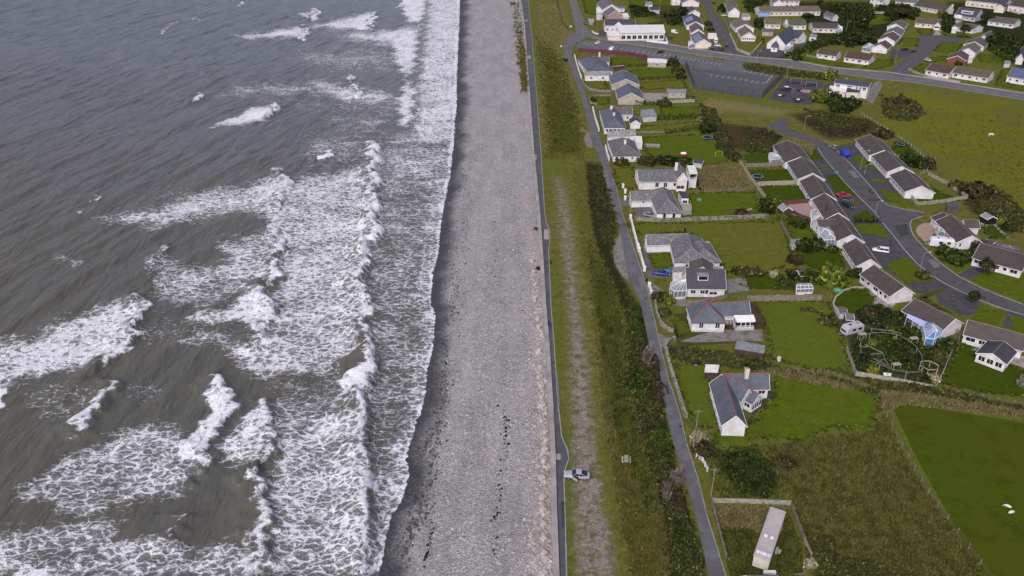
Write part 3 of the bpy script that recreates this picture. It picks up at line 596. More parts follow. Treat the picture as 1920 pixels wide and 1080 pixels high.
mid = [((a[0]+b[0])/2, (a[1]+b[1])/2) for a, b in zip(mainU[2:], [(1190,85),(1250,93),(1340,107),(1400,114),(1484,127),(1557,136),(1613,143),(1665,150),(1740,158),(1800,168),(1930,189)])]
dashes(mid, 26, 4.0, 0.18); dashes([(1090,68),(1085,72),(1068,80),(1062,90),(1065,105)], 8, 1.5, 0.15); dashes([(1074,10),(1084,40),(1094,60)], 7, 3, 0.16)
patch('side_road', [(1310,-14),(1315,0),(1329,31),(1342,62),(1361,88),(1364,100),(1410,108),(1390,100),(1379,88),(1366,62),(1357,44),(1338,21),(1331,0),(1326,-14)], 'tarmac2', 5)
dashes([(1322,0),(1344,46),(1372,92)], 9, 2.5, 0.16, 7); dashes([(1368,101),(1398,106)], 6, 0.7, 0.4, 7)
patch('estate_road', [(1660,137),(1672,130),(1690,116),(1717,93),(1727,78),(1724,66),(1760,66),(1800,71),(1803,79),(1764,82),(1751,97),(1733,112),(1707,130),(1702,137),(1712,146),(1690,145)], 'tarmac2', 5)
dashes([(1680,138),(1712,112)], 5, 2.0, 0.16, 7); dashes([(1669,139),(1708,145)], 12, 0.7, 0.3, 7)
patch('driveway', [(1757,48),(1767,49),(1764,66),(1750,66)], 'paving', 2); patch('driveway', [(1675,92),(1722,93),(1700,108),(1665,112)], 'drive', 2)
patch('church_yard', [(1405,107),(1430,90),(1440,88),(1480,95),(1510,78),(1514,84),(1470,112)], 'drive', 2)
# car park, court, playground
patch('car_park', [(1081,80),(1090,76),(1127,77),(1252,97),(1357,114),(1363,108),(1386,112),(1396,118),(1391,122),(1396,130),(1468,145),(1428,185),(1300,166),(1284,122),(1255,113),(1178,103),(1083,97)], 'tarmac', 2)
patch('court', [(1296,128),(1360,133),(1466,146),(1429,184),(1303,165)], 'court', 3)
def bays(a, b, n, dx, dy, lay=6):
    mb = MB()
    for i in range(n+1):
        f = i/n; p = G(a[0]+(b[0]-a[0])*f, a[1]+(b[1]-a[1])*f).to_2d(); q = G(a[0]+(b[0]-a[0])*f+dx, a[1]+(b[1]-a[1])*f+dy).to_2d()
        d = (q-p); w_ = Vector((-d.y, d.x)).normalized()*0.09; z = 0.012*lay
        mb.poly([(*(p-w_), z), (*(q-w_), z), (*(q+w_), z), (*(p+w_), z)])
    tag(mb.build('road_marking', M['mark']), kind='structure')
bays((1158,88), (1250,102), 9, -6, 5); bays((1250,101), (1352,119), 13, -5, 4); bays((1100,79), (1125,84), 3, -7, 4); bays((1400,132), (1440,139), 4, -5, 4); bays((1336,139), (1434,154), 9, -4, 4)
dashes([(1296,134),(1360,142),(1434,156)], 1, 80, 0.12, 6); dashes([(1436,156),(1449,141)], 1, 30, 0.25, 6); dashes([(1393,152),(1406,154),(1405,159),(1393,157),(1393,152)], 1, 60, 0.14, 6); dashes([(1412,154),(1416,159),(1421,158)], 1, 30, 0.14, 6)
patch('playground', [(1473,146),(1545,153),(1536,184),(1518,197),(1470,192),(1440,185)], 'play', 2)
for q in ([(1475,152),(1502,155),(1498,159),(1476,156)], [(1502,160),(1532,157),(1528,162),(1508,163)], [(1455,168),(1486,163),(1489,170),(1476,174)], [(1495,167),(1527,170),(1525,178),(1494,172)], [(1450,180),(1476,176),(1470,183)], [(1486,184),(1511,186),(1498,194),(1488,192)]): patch('play_matting', q, 'playdk', 4)
patch('play_path', [(1486,163),(1493,167),(1486,177),(1482,174)], 'court', 5)
# estate spine road
erL = [(1533,277),(1543,293),(1565,320),(1582,340),(1603,362),(1640,398),(1655,418),(1660,424),(1683,452),(1697,470),(1720,495),(1760,525),(1783,538),(1833,562),(1883,580),(1930,594)]
erR = [(1558,273),(1570,283),(1597,310),(1620,336),(1640,358),(1653,377),(1667,386),(1697,393),(1734,399),(1729,406),(1710,412),(1706,420),(1708,430),(1713,443),(1743,475),(1767,497),(1800,520),(1842,541),(1883,558),(1930,575)]
patch('driveway', [(1500,283),(1533,277),(1603,362),(1640,398),(1697,470),(1783,538),(1776,552),(1720,550),(1690,525),(1655,502),(1620,468),(1595,420),(1570,385),(1545,345),(1520,312)], 'drive', 1)
patch('driveway', [(1560,276),(1600,268),(1640,300),(1668,330),(1700,372),(1716,384),(1660,378),(1620,336)], 'drive', 1)
patch('estate_road', erL+erR[::-1], 'tarmac2', 3)
strip('kerb', erL, 0.3, 0.1, 'kerb'); strip('kerb', erR[:9], 0.3, 0.1, 'kerb'); strip('kerb', erR[9:], 0.3, 0.1, 'kerb')
patch('footpath', [(1438,237),(1450,229),(1467,223),(1482,224),(1475,240),(1498,247),(1527,258),(1547,267),(1560,274),(1532,278),(1500,264),(1470,253)], 'tarmac2', 2)
patch('driveway', [(1783,538),(1776,547),(1800,560),(1815,590),(1830,588),(1838,565)], 'drive', 4)
patch('driveway', [(1752,546),(1774,542),(1836,566),(1820,592),(1800,590),(1760,568)], 'drive', 2)
patch('driveway', [(1795,516),(1832,496),(1850,510),(1822,524)], 'drive', 2); patch('driveway', [(1890,582),(1930,594),(1930,625),(1880,612)], 'drive', 2)
patch('gravel_circle', [(1717,428),(1728,419),(1745,417),(1755,420),(1757,433),(1748,440),(1738,456),(1730,450),(1718,438)], 'pinkpav', 4, 2)
patch('driveway', [(1738,456),(1748,440),(1760,442),(1792,458),(1790,466),(1748,464)], 'drive', 3)
# front lawns of the estate
for q, m in (([(1503,281),(1523,277),(1544,299),(1520,300)], 'lawnd'), ([(1531,313),(1553,310),(1557,313),(1535,316)], 'lawn'), ([(1549,330),(1570,326),(1605,367),(1572,372)], 'lawnd'), ([(1597,380),(1615,379),(1614,383),(1600,384)], 'lawn'), ([(1597,408),(1625,393),(1640,412),(1603,416)], 'lawnd'), ([(1603,422),(1650,420),(1671,447),(1610,436)], 'lawn'), ([(1660,497),(1700,482),(1722,503),(1754,528),(1700,531)], 'lawn'), ([(1838,570),(1888,588),(1865,610),(1822,596)], 'lawn'), ([(1722,556),(1772,538),(1774,542),(1735,560)], 'rough'), ([(1702,562),(1736,556),(1750,566),(1790,590)], 'rough'),
             ([(1764,481),(1800,462),(1825,475),(1822,493),(1797,511)], 'lawn'), ([(1820,524),(1850,506),(1910,512),(1930,512),(1930,568),(1885,553),(1842,536)], 'lawn'), ([(1633,296),(1660,312),(1658,326),(1622,310)], 'lawn'), ([(1603,292),(1633,296),(1622,318),(1600,298)], 'lawn'), ([(1632,336),(1662,337),(1665,342),(1634,341)], 'lawn'), ([(1647,353),(1690,365),(1714,388),(1698,390),(1665,375)], 'lawn'), ([(1892,590),(1930,600),(1930,630),(1900,625)], 'lawn')):
    patch('lawn', q, m, 5)
# back gardens of the estate and the lane
GARD = [([(1394,290),(1444,286),(1478,300),(1480,312),(1404,310)], 'lawnd', 2), ([(1405,319),(1490,318),(1500,338),(1420,342)], 'lawnd', 2), ([(1423,350),(1500,350),(1512,376),(1435,378)], 'lawnd', 2), ([(1460,400),(1525,412),(1530,424),(1478,420)], 'lawnd', 1), ([(1478,424),(1518,426),(1530,452),(1500,455),(1484,446)], 'lawn', 2), ([(1505,474),(1570,468),(1586,500),(1530,505),(1500,490)], 'lawnd', 1), ([(1396,514),(1450,512),(1494,520),(1488,544),(1404,540)], 'lawnd', 1),
        ([(1290,312),(1388,312),(1402,360),(1312,358)], 'strawg', 1), ([(1262,319),(1310,310),(1316,359),(1296,356)], 'lawno', 1), ([(1293,364),(1412,360),(1424,400),(1300,412),(1288,402)], 'lawn', 2), ([(1170,420),(1466,416),(1490,490),(1440,512),(1360,510),(1340,470),(1290,435),(1204,440)], 'lawno', 2), ([(1216,478),(1258,475),(1266,500),(1228,506)], 'lawn', 3),
        ([(1150,317),(1187,313),(1196,352),(1162,356)], 'lawno', 1), ([(1206,258),(1350,250),(1368,300),(1340,308),(1240,305),(1208,284)], 'lawn', 2), ([(1196,238),(1312,228),(1318,242),(1250,250),(1196,250)], 'lawno', 2), ([(1236,202),(1308,200),(1314,218),(1246,220)], 'lawn', 2), ([(1245,183),(1300,180),(1302,192),(1246,191)], 'lawn', 2), ([(1142,108),(1216,112),(1214,122),(1150,124)], 'lawn', 1), ([(1180,132),(1258,128),(1272,144),(1190,148)], 'lawn', 1), ([(1195,155),(1280,150),(1288,165),(1210,168)], 'lawno', 1), ([(1094,154),(1134,152),(1140,168),(1106,166)], 'lawno', 2), ([(1108,184),(1140,180),(1142,196),(1112,197)], 'lawn', 2),
        ([(1418,566),(1552,564),(1580,640),(1592,690),(1530,694),(1450,672),(1438,620)], 'lawns', 2), ([(1262,683),(1318,681),(1332,720),(1342,790),(1300,805),(1280,740)], 'lawns', 2), ([(1448,702),(1545,700),(1640,740),(1646,770),(1628,806),(1560,800),(1500,826),(1420,818),(1400,840),(1330,830),(1340,812),(1420,790),(1455,740)], 'lawn', 2), ([(1570,548),(1622,542),(1640,560),(1625,580),(1600,588),(1573,584),(1562,566)], 'lawnd', 2), ([(1804,640),(1850,668),(1930,700),(1930,745),(1860,738),(1764,720)], 'lawnd', 2), ([(1262,600),(1285,603),(1300,622),(1270,630)], 'lawn', 2), ([(1700,352),(1742,350),(1800,376),(1722,384)], 'lawnd', 3), ([(1680,266),(1700,270),(1720,290),(1690,292),(1672,280)], 'lawnd', 1), ([(1842,425),(1860,423),(1888,445),(1858,448)], 'lawnd', 3),
        ([(1513,102),(1532,98),(1545,113),(1600,122),(1590,127),(1500,111)], 'lawn', 2), ([(1640,113),(1674,112),(1670,124),(1640,130),(1618,128)], 'lawn', 2), ([(1627,28),(1666,28),(1672,42),(1632,48)], 'lawn', 2), ([(1634,10),(1652,8),(1648,22),(1626,20)], 'lawn', 2), ([(1684,84),(1692,72),(1722,72),(1718,88)], 'lawn', 2), ([(1752,96),(1766,80),(1804,82),(1795,100)], 'lawn', 4), ([(1711,131),(1728,120),(1742,122),(1740,139)], 'lawn', 6), ([(1718,56),(1748,54),(1745,66),(1728,66)], 'lawn', 2), ([(1762,60),(1800,62),(1822,72),(1775,68)], 'lawn', 2), ([(1735,110),(1776,105),(1774,112),(1738,118)], 'lawn', 6), ([(1836,102),(1880,106),(1886,120),(1838,116)], 'lawn', 2), ([(1880,130),(1898,128),(1890,158),(1930,166),(1930,172),(1866,160)], 'lawn', 2),
        ([(1092,-4),(1122,-4),(1124,30),(1098,24)], 'lawn', 2), ([(1180,0),(1216,-2),(1222,30),(1186,34)], 'lawn', 2), ([(1222,-4),(1276,-4),(1280,12),(1224,10)], 'lawn', 2), ([(1215,44),(1240,40),(1244,46),(1218,48)], 'lawnd', 1)]
for q, m, l in GARD: patch('lawn', q, m, l)
for q, m, l in (([(1205,174),(1254,175),(1252,186),(1236,192),(1210,190)], 'paving', 2), ([(1225,555),(1262,560),(1258,572),(1300,578),(1300,565),(1360,552),(1362,560),(1300,572),(1250,550),(1220,528)], 'gravelp', 2), ([(1206,510),(1260,500),(1258,522),(1215,520)], 'tarmac', 2), ([(1204,455),(1214,455),(1224,505),(1212,505)], 'tarmac', 2), ([(1275,640),(1310,628),(1350,618),(1430,618),(1432,640),(1380,640),(1300,642)], 'gravelp', 1), ([(1188,388),(1220,388),(1232,412),(1196,412)], 'tarmac', 2), ([(1275,408),(1300,395),(1292,414),(1228,416)], 'drive', 1), ([(1316,690),(1330,700),(1346,800),(1370,822),(1408,808),(1412,780),(1456,742),(1440,730),(1400,790),(1350,812),(1326,740)], 'soil', 1), ([(1532,456),(1560,460),(1578,462),(1572,448),(1540,440)], 'paving', 1), ([(1552,395),(1520,380),(1480,378),(1478,402),(1520,412),(1535,400)], 'pinkbrick', 1), ([(1622,550),(1640,545),(1680,570),(1660,588),(1640,575)], 'paving', 1), ([(1820,655),(1920,690),(1930,672),(1905,664),(1850,650)], 'paving', 4), ([(1580,600),(1700,580),(1760,620),(1800,640),(1765,720),(1605,705)], 'soil', 1), ([(1500,580),(1560,590),(1596,600),(1580,640),(1555,566)], 'soil', 0.6), ([(1360,525),(1396,520),(1406,545),(1362,550)], 'gravelp', 1), ([(1838,418),(1862,415),(1866,422),(1842,426)], 'paving', 2), ([(1862,422),(1866,420),(1892,446),(1886,446)], 'paving', 4), ([(1208,300),(1255,296),(1250,310),(1210,312)], 'soil', 1), ([(1230,270),(1238,270),(1236,277),(1206,275),(1206,269)], 'paving', 3), ([(1160,32),(1120,62),(1115,66),(1135,70),(1245,85),(1246,60)], 'drive', 1), ([(1165,70),(1244,66),(1250,80),(1165,74)], 'court', 2), ([(1360,40),(1382,36),(1372,46),(1364,48)], 'tarmac2', 4), ([(1320,84),(1358,88),(1362,100),(1330,97)], 'drive', 2), ([(1420,1050),(1470,1048),(1480,1085),(1430,1085)], 'rough', 0.7), ([(1480,1052),(1506,1055),(1512,1078),(1490,1078)], 'gravelp', 1), ([(1335,955),(1475,950),(1505,1030),(1500,1085),(1370,1085)], 'rough', 0.5), ([(1262,590),(1440,560),(1432,640),(1270,650)], 'rough', 0.4), ([(1640,155),(1650,152),(1655,160),(1636,195),(1620,185)], 'gravelp', 1)):
    patch('garden_ground', q, m, l)
M['repair'] = m_noise('tarmac_repair', (0.038, 0.037, 0.04), (0.052, 0.05, 0.054), 1.0, 0.9)
M['wornpatch'] = m_noise('pale_worn_tarmac', (0.125, 0.12, 0.125), (0.16, 0.152, 0.155), 1.0, 0.9)
for q, m in (([(1246,722),(1252,722),(1256,740),(1250,740)], 'repair'), ([(1281,850),(1289,849),(1292,862),(1284,864)], 'wornpatch'), ([(1196,520),(1206,519),(1212,540),(1203,543)], 'wornpatch'), ([(1624,352),(1634,358),(1640,366),(1630,362)], 'repair'), ([(1628,373),(1652,374),(1653,377),(1630,377)], 'repair'), ([(1700,420),(1705,440),(1690,445),(1676,424)], 'repair'), ([(1740,488),(1752,487),(1764,500),(1752,504)], 'wornpatch'), ([(1822,545),(1850,556),(1846,562),(1820,551)], 'repair'), ([(1590,322),(1600,320),(1612,333),(1602,335)], 'wornpatch'), ([(1043,700),(1046,700),(1050,760),(1046,760)], 'wornpatch'), ([(1052,940),(1058,940),(1059,990),(1054,990)], 'repair'), ([(1128,320),(1138,320),(1146,352),(1140,352)], 'wornpatch')): patch('road_patch', q, m, 8)
for x, y in ((1650,400),(1722,478),(1790,530),(1560,296),(1276,800),(1210,560),(1860,565)):
    p = G(x, y); mb = MB(); mb.tube((p.x, p.y, 0.02), (p.x, p.y, 0.11), 0.33, 12); tag(mb.build('manhole_cover', M['repair']), kind='structure')
# ================================================================ houses
CAMV = Vector((0, 0, CAM_H))
def window(parent, org, c, along, out, w_, h_, mull=2, door=False, glass='glass', frame='pvc'):
    """framed window (or door) with panes and a sill, standing proud of the wall; c = centre of its foot"""
    mb = MB(); R = Matrix(((along.x, out.x, 0, 0), (along.y, out.y, 0, 0), (0, 0, 1, 0), (0, 0, 0, 1))); R.translation = c-org
    f = 0.075; mb.box(-w_/2, w_/2, 0.0, 0.05, 0, h_, 1, R)
    for x in [-w_/2, w_/2-f]: mb.box(x, x+f, 0.05, 0.09, 0, h_, 0, R)
    for z in [0, h_-f]: mb.box(-w_/2+f, w_/2-f, 0.05, 0.09, z, z+f, 0, R)
    for i in range(1, mull):
        x = -w_/2+w_*i/mull; mb.box(x-0.03, x+0.03, 0.05, 0.085, f, h_-f, 0, R)
    if not door: mb.box(-w_/2-0.08, w_/2+0.08, 0.0, 0.15, -0.08, -0.005, 0, R)
    else: mb.box(-w_/2+f, w_/2-f, 0.05, 0.075, f, h_*0.45, 0, R)
    return mb.build('door' if door else 'window', [M[frame], M[glass]], parent)
class Wing:
    def __init__(s, a, b, e, hip=(0, 0), ez=2.4, rz=4.3, ov=0.3):
        s.a = G(*a, rz).to_2d() if not isinstance(a, Vector) else a.to_2d(); s.b = G(*b, rz).to_2d() if not isinstance(b, Vector) else b.to_2d()
        s.ez, s.rz, s.ov = ez, rz, ov; s.d = (s.b-s.a).normalized(); s.n = Vector((-s.d.y, s.d.x)); s.L = (s.b-s.a).length
        if isinstance(e, (int, float)): s.hw = e
        else: s.hw = abs((G(*e, ez).to_2d()-s.a).dot(s.n))-ov*0.6
        s.hw = max(1.6, min(6.5, s.hw)); s.hip = [s.hw if h is True else h for h in hip]
        s.u0, s.u1 = -s.hip[0], s.L+s.hip[1]
    def P(s, u, v, z): q = s.a+s.d*u+s.n*v; return Vector((q.x, q.y, z))
    def inside(s, p, m=0.0):
        r = Vector((p.x, p.y))-s.a; return s.u0+m < r.dot(s.d) < s.u1-m and abs(r.dot(s.n)) < s.hw-m
def add_wing(h, org, wg, roof, wall, others, ridge='greyridge', win=True, band=None, wins=None, white_barge=False, doorside=0):
    ez, rz, hw, ov = wg.ez, wg.rz, wg.hw, wg.ov; sl_ = (rz-ez)/hw; g = lambda u, v, z: wg.P(u, v, z)-org
    # walls
    mb = MB(); zt = ez-0.14
    c = [(wg.u0, -hw), (wg.u1, -hw), (wg.u1, hw), (wg.u0, hw)]
    b0 = [g(u, v, -0.05) for u, v in c]; t0 = [g(u, v, zt) for u, v in c]
    mb.poly([b0[0], b0[1], t0[1], t0[0]]); mb.poly([b0[2], b0[3], t0[3], t0[2]])
    for k, (i, j) in enumerate(((3, 0), (1, 2))):
        if wg.hip[k] > 0: mb.poly([b0[i], b0[j], t0[j], t0[i]])
        else: mb.poly([b0[i], b0[j], t0[j], g(wg.u0 if k == 0 else wg.u1, 0, rz-0.16), t0[i]])
    mb.build('wall', M[wall], h)
    if band:
        mb = MB(); e_ = 0.03; cc = [(wg.u0-e_, -hw-e_), (wg.u1+e_, -hw-e_), (wg.u1+e_, hw+e_), (wg.u0-e_, hw+e_)]; mb.prism([g(u, v, 0) for u, v in cc], -0.02, 0.42); mb.build('plinth', M[band], h)
    # roof (solid slab)
    gv = 0.22; e0 = wg.u0-(ov if wg.hip[0] else gv); e1 = wg.u1+(ov if wg.hip[1] else gv)
    r0 = 0 if wg.hip[0] else -gv; r1 = wg.L if wg.hip[1] else wg.L+gv
    he = hw+ov; zl = ez-ov*sl_; T = 0.16
    up = [(e0, -he, zl), (e1, -he, zl), (e1, he, zl), (e0, he, zl), (r0, 0, rz), (r1, 0, rz)]
    V = [g(*p) for p in up]+[g(u, v, z-T) for u, v, z in up]; sq = math.sqrt(1+sl_*sl_)
    Fc, uv = [], []
    def face(ix, uvs): Fc.append(ix); uv.append(uvs)
    S = lambda i: (up[i][0], abs(up[i][1])*sq); E = lambda i: (up[i][1], (abs(up[i][0]-(up[4][0] if abs(up[i][0]-e0) < 1e-6 or i == 4 else up[5][0])))*1.08)
    face((0, 1, 5, 4), [S(0), S(1), S(5), S(4)]); face((2, 3, 4, 5), [S(2), S(3), S(4), S(5)])
    if wg.hip[0]: face((3, 0, 4), [E(3), E(0), (0, 0)])
    if wg.hip[1]: face((1, 2, 5), [E(1), E(2), (0, 0)])
    z4 = [(0, 0)]*4
    face((4+6, 5+6, 1+6, 0+6), z4); face((5+6, 4+6, 3+6, 2+6), z4); face((0, 6, 7, 1), z4); face((2, 8, 9, 3), z4)
    if wg.hip[0]: face((4+6, 0+6, 3+6), z4[:3]); face((3, 9, 6, 0), z4)
    else: face((3, 9, 10, 4), z4); face((4, 10, 6, 0), z4)
    if wg.hip[1]: face((5+6, 2+6, 1+6), z4[:3]); face((1, 7, 8, 2), z4)
    else: face((1, 7, 11, 5), z4); face((5, 11, 8, 2), z4)
    ro = mesh_obj('roof', V, Fc, M[roof], h, uv=uv)
    mb = MB(); rr = 0.11; mb.tube(g(r0, 0, rz+0.02), g(r1, 0, rz+0.02), rr, 6)
    if wg.hip[0]: [mb.tube(g(r0, 0, rz+0.02), g(e0, s_*he, zl+0.02), rr*0.9, 6) for s_ in (-1, 1)]
    if wg.hip[1]: [mb.tube(g(r1, 0, rz+0.02), g(e1, s_*he, zl+0.02), rr*0.9, 6) for s_ in (-1, 1)]
    mb.build('ridge_tiles', M[ridge], ro)
    mb = MB()                                                         # gutters, and barge boards on gable ends
    for s_ in (-1, 1): mb.tube(g(e0, s_*(he+0.05), zl-0.08), g(e1, s_*(he+0.05), zl-0.08), 0.07, 5)
    for k in (0, 1):
        if not wg.hip[k]:
            x = e0-0.03 if k == 0 else e1+0.03
            for s_ in (-1, 1): mb.beam(g(x, s_*he, zl-0.09), g(x, 0, rz-0.09), 0.06, 0.22)
    mb.build('gutter', M['pvc'], ro)
    if not win: return
    # windows on the sides that can be seen from the sea side
    sides = [(-wg.n, -hw, wg.u0, wg.u1, 0), (wg.n, hw, wg.u0, wg.u1, 0), (-wg.d, wg.u0, -hw, hw, 1), (wg.d, wg.u1, -hw, hw, 1)]
    made_door = False
    for q, (out, off_, a, b, kind) in enumerate(sides):
        cen = wg.P((a+b)/2, off_, 1.2) if kind == 0 else wg.P(off_, 0, 1.2)
        if (CAMV-cen).to_2d().normalized().dot(out) < 0.12: continue
        al = wg.d if kind == 0 else wg.n
        o3, a3 = Vector((out.x, out.y, 0)), Vector((al.x, al.y, 0))
        floors = [0.95] if ez < 4 else [0.95, 3.4]
        if wins and q in wins: spec = wins[q]
        elif kind == 1 and not wg.hip[q-2]: spec = [] if (int(abs(wg.a.x)*7+q) % 3) else [(0.3, 0.8, 1.0, 1.1)]
        else:
            n = max(1, int((b-a)/3.1)); spec = []
            for i in range(n):
                ty = (i*7+int(abs(wg.a.x))+q) % 4; spec.append(((i+0.5)/n, (1.6, 0.9, 1.3, 0.9)[ty], (1.15, 1.95 if kind == 0 else 1.1, 1.1, 1.0)[ty], (0.95, 0.06 if kind == 0 else 1.0, 0.95, 1.05)[ty]))
        for fl in floors:
            for f, w_, h_, z in spec:
                if fl > 2: 
                    if z < 0.5: continue
                    z = fl
                u = a+(b-a)*f; c = wg.P(u, off_, z) if kind == 0 else wg.P(off_, u, z)
                if any(w2.inside(c+o3*0.3) for w2 in others if w2 is not wg) or h_+z > ez-0.1: continue
                dr = z < 0.5 and h_ > 1.5
                window(h, org, c+o3*0.005, a3, o3, w_, h_, 2 if w_ > 1.0 else 1, dr, 'glass' if not dr else ('doorbrown' if (int(u*10)) % 2 else 'glass'))
def chimney(h, org, px, py, z, hh=1.3, wd=0.8, mat='white', pots=1):
    p = G(px, py, z)-org; mb = MB(); mb.box(p.x-wd/2, p.x+wd/2, p.y-wd/2, p.y+wd/2, z-1.2, z+hh, 0); mb.box(p.x-wd/2-0.06, p.x+wd/2+0.06, p.y-wd/2-0.06, p.y+wd/2+0.06, z+hh, z+hh+0.14, 0)
    c = mb.build('chimney', M[mat], h); mb = MB()
    for i in range(pots): mb.tube((p.x+(i-(pots-1)/2)*0.35, p.y, z+hh+0.14), (p.x+(i-(pots-1)/2)*0.35, p.y, z+hh+0.55), 0.13, 8, 0, 0.1)
    mb.build('chimney_pot', M['rust' if False else 'redridge'], c)
def flat_part(h, org, pix, z, roofm, wallm, name='annex', par=0.15, win=None, z_pix=None):
    """flat-roofed extension: outline given where its roof shows in the photo"""
    P = [(G(x, y, z)-org) for x, y in pix]
    a2 = sum(P[i].x*P[(i+1) % len(P)].y-P[(i+1) % len(P)].x*P[i].y for i in range(len(P)))
    if a2 < 0: P = P[::-1]
    c = sum(P, Vector())/len(P); mb = MB(); mb.prism([c.lerp(p, 0.965) for p in P], -0.05, z-0.16); wl = mb.build(name, M[wallm], h)
    mb = MB(); mb.prism(P, z-0.16, z); mb.build('flat_roof', M[roofm], h)
    if win:
        for i in range(len(P)):
            a, b = c.lerp(P[i], 0.965), c.lerp(P[(i+1) % len(P)], 0.965); d = (b-a); L = d.length
            if L < 1.2: continue
            al = Vector((d.x, d.y, 0)).normalized(); out = Vector((al.y, -al.x, 0)); cm = (a+b)/2
            if (CAMV-org-cm).to_2d().normalized().dot(out.to_2d()) < 0.15: continue
            n = max(1, int(L/win[0])); 
            for k in range(n):
                q = a.lerp(b, (k+0.5)/n); window(h, Vector(), Vector((q.x, q.y, win[2]))+out*0.004, al, out, min(win[1], L/n*0.85), win[3], 2, False, 'glass')
    return wl
def conserv(h, org, pix, z, ze, apex, roofg='conglass', glass='conglass'):
    """glazed conservatory: eave outline in the photo, apex = pixel of the roof peak (or two for a ridge)"""
    P = [(G(x, y, ze)-org) for x, y in pix]
    if sum(P[i].x*P[(i+1) % len(P)].y-P[(i+1) % len(P)].x*P[i].y for i in range(len(P))) < 0: P = P[::-1]
    n = len(P); A = [G(*a, z)-org for a in apex]
    base = MB(); base.prism([(p.x, p.y) for p in P], -0.05, 0.6); base.build('dwarf_wall', M['white'], h)
    c = sum(P, Vector())/n; gl = MB()
    for i in range(n):
        p, q = P[i], P[(i+1) % n]; gl.poly([(p.x, p.y, 0.6), (q.x, q.y, 0.6), (q.x, q.y, ze), (p.x, p.y, ze)])
    gl.build('glazing', M[glass], h)
    near = lambda p: min(A, key=lambda a: (a-p).length)
    rf = MB(); fr = MB()
    for i in range(n):
        p, q = P[i], P[(i+1) % n]; a, b = near(p), near(q)
        rf.poly([p, q, b, a] if (a-b).length > 0.05 else [p, q, a])
        fr.tube((p.x, p.y, 0.6), p, 0.07, 5); fr.tube(p, a, 0.07, 5); fr.beam(p, q, 0.12, 0.16); fr.beam((p.x, p.y, 0.62), (q.x, q.y, 0.62), 0.12, 0.1)
        k = max(1, int((q-p).length/0.9))
        for j in range(1, k):
            s_ = p.lerp(q, j/k); fr.tube((s_.x, s_.y, 0.6), s_, 0.05, 4); fr.tube(s_, a.lerp(b, j/k), 0.05, 4)
    if len(A) > 1: fr.tube(A[0], A[1], 0.09, 5)
    rf.build('glass_roof', M[roofg], h); fr.build('white_frame', M['pvc'], h)
def house(label, wings, roof, wall='white', name='bungalow', cat='house', group=None, ridge='greyridge', extra=None, band=None, rz=None, **kw):
    ws = [Wing(*w_[:3], **(w_[3] if len(w_) > 3 else {})) for w_ in wings]
    m = (ws[0].a+ws[0].b)/2; org = Vector((m.x, m.y, 0)); h = empty(name, org, 0, label, cat, group)
    for i, wg in enumerate(ws):
        k = dict(kw); o = wings[i][4] if len(wings[i]) > 4 else {}; k.update(o)
        add_wing(h, org, wg, k.pop('roof', roof), k.pop('wall', wall), ws, k.pop('ridge', ridge), band=band, **k)
    if extra: extra(h, org, ws)
    return h
# ================================================================ the houses along the lane (seaward row)
def ex1(h, org, ws):
    flat_part(h, org, [(1095,133),(1143,133),(1143,141),(1097,141)], 2.9, 'lichen', 'white', win=(5, 1.2, 1.0, 1.1))
    conserv(h, org, [(1127,121),(1142,120),(1143,128),(1129,129)], 2.9, 2.3, [(1133,121),(1137,121)], 'whiteroof'); chimney(h, org, 1124, 103, 5.6)
house('white bungalow with blue slate hipped roof and grey flat front beside the car park', [((1112,107),(1121,118),(1098,131),dict(hip=(True,True),ez=3.0,rz=5.4)), ((1113,105),(1141,105),4.2,dict(hip=(0,0),ez=3.0,rz=5.0),dict(roof='pslate'))], 'slate', extra=ex1, ridge='dkridge')
house('slate roofed bungalow with beige gable, farther of the lane pair', [((1168,131),(1174,148),(1147,162),dict(ez=2.6,rz=5.4))], 'slate', 'beige', group='twin slate bungalows', ridge='dkridge')
house('slate roofed bungalow with beige gable, nearer of the lane pair', [((1178,156),(1184,174),(1160,189),dict(ez=2.6,rz=5.4))], 'slate', 'beige', group='twin slate bungalows', ridge='dkridge', wins={3: [(0.5, 0.6, 1.0, 1.1)]})
def ex4(h, org, ws):
    chimney(h, org, 1146, 205, 5.4); chimney(h, org, 1151, 216, 5.6, 1.0)
    flat_part(h, org, [(1176,206),(1187,206),(1187,214),(1178,214)], 2.6, 'felt', 'white', win=(4, 1, 0.9, 1.2)); flat_part(h, org, [(1201,206),(1226,204),(1232,217),(1206,219)], 2.4, 'felt', 'greyw')
house('white house with big blue slate hipped roof and two chimneys', [((1146,202),(1152,220),(1133,237),dict(hip=(5,True),ez=3.0,rz=5.6)), ((1150,199),(1184,199),4.0,dict(ez=3.0,rz=5.2),dict(roof='pslate')), ((1190,217),(1192,225),(1181,229),dict(ez=2.3,rz=3.7),dict(roof='dkslate',win=False))], 'slate', extra=ex4, ridge='dkridge', wins={3: [(0.12, 1, 1.2, 0.9), (0.3, 1.4, 1.2, 0.9), (0.5, 1.4, 1.2, 0.9), (0.7, 1.4, 1.2, 0.9), (0.88, 1, 1.2, 0.9)]})
def ex5(h, org, ws):
    chimney(h, org, 1172, 268, 5.2, 1.0); flat_part(h, org, [(1138,246),(1192,242),(1193,254),(1139,257)], 2.9, 'lichen', 'white', win=(4.5, 0.9, 1.0, 1.1))
    flat_part(h, org, [(1189,255),(1203,255),(1205,268),(1193,268)], 2.6, 'whiteroof', 'white'); flat_part(h, org, [(1170,287),(1193,286),(1193,291),(1170,291)], 2.3, 'felt', 'cream')
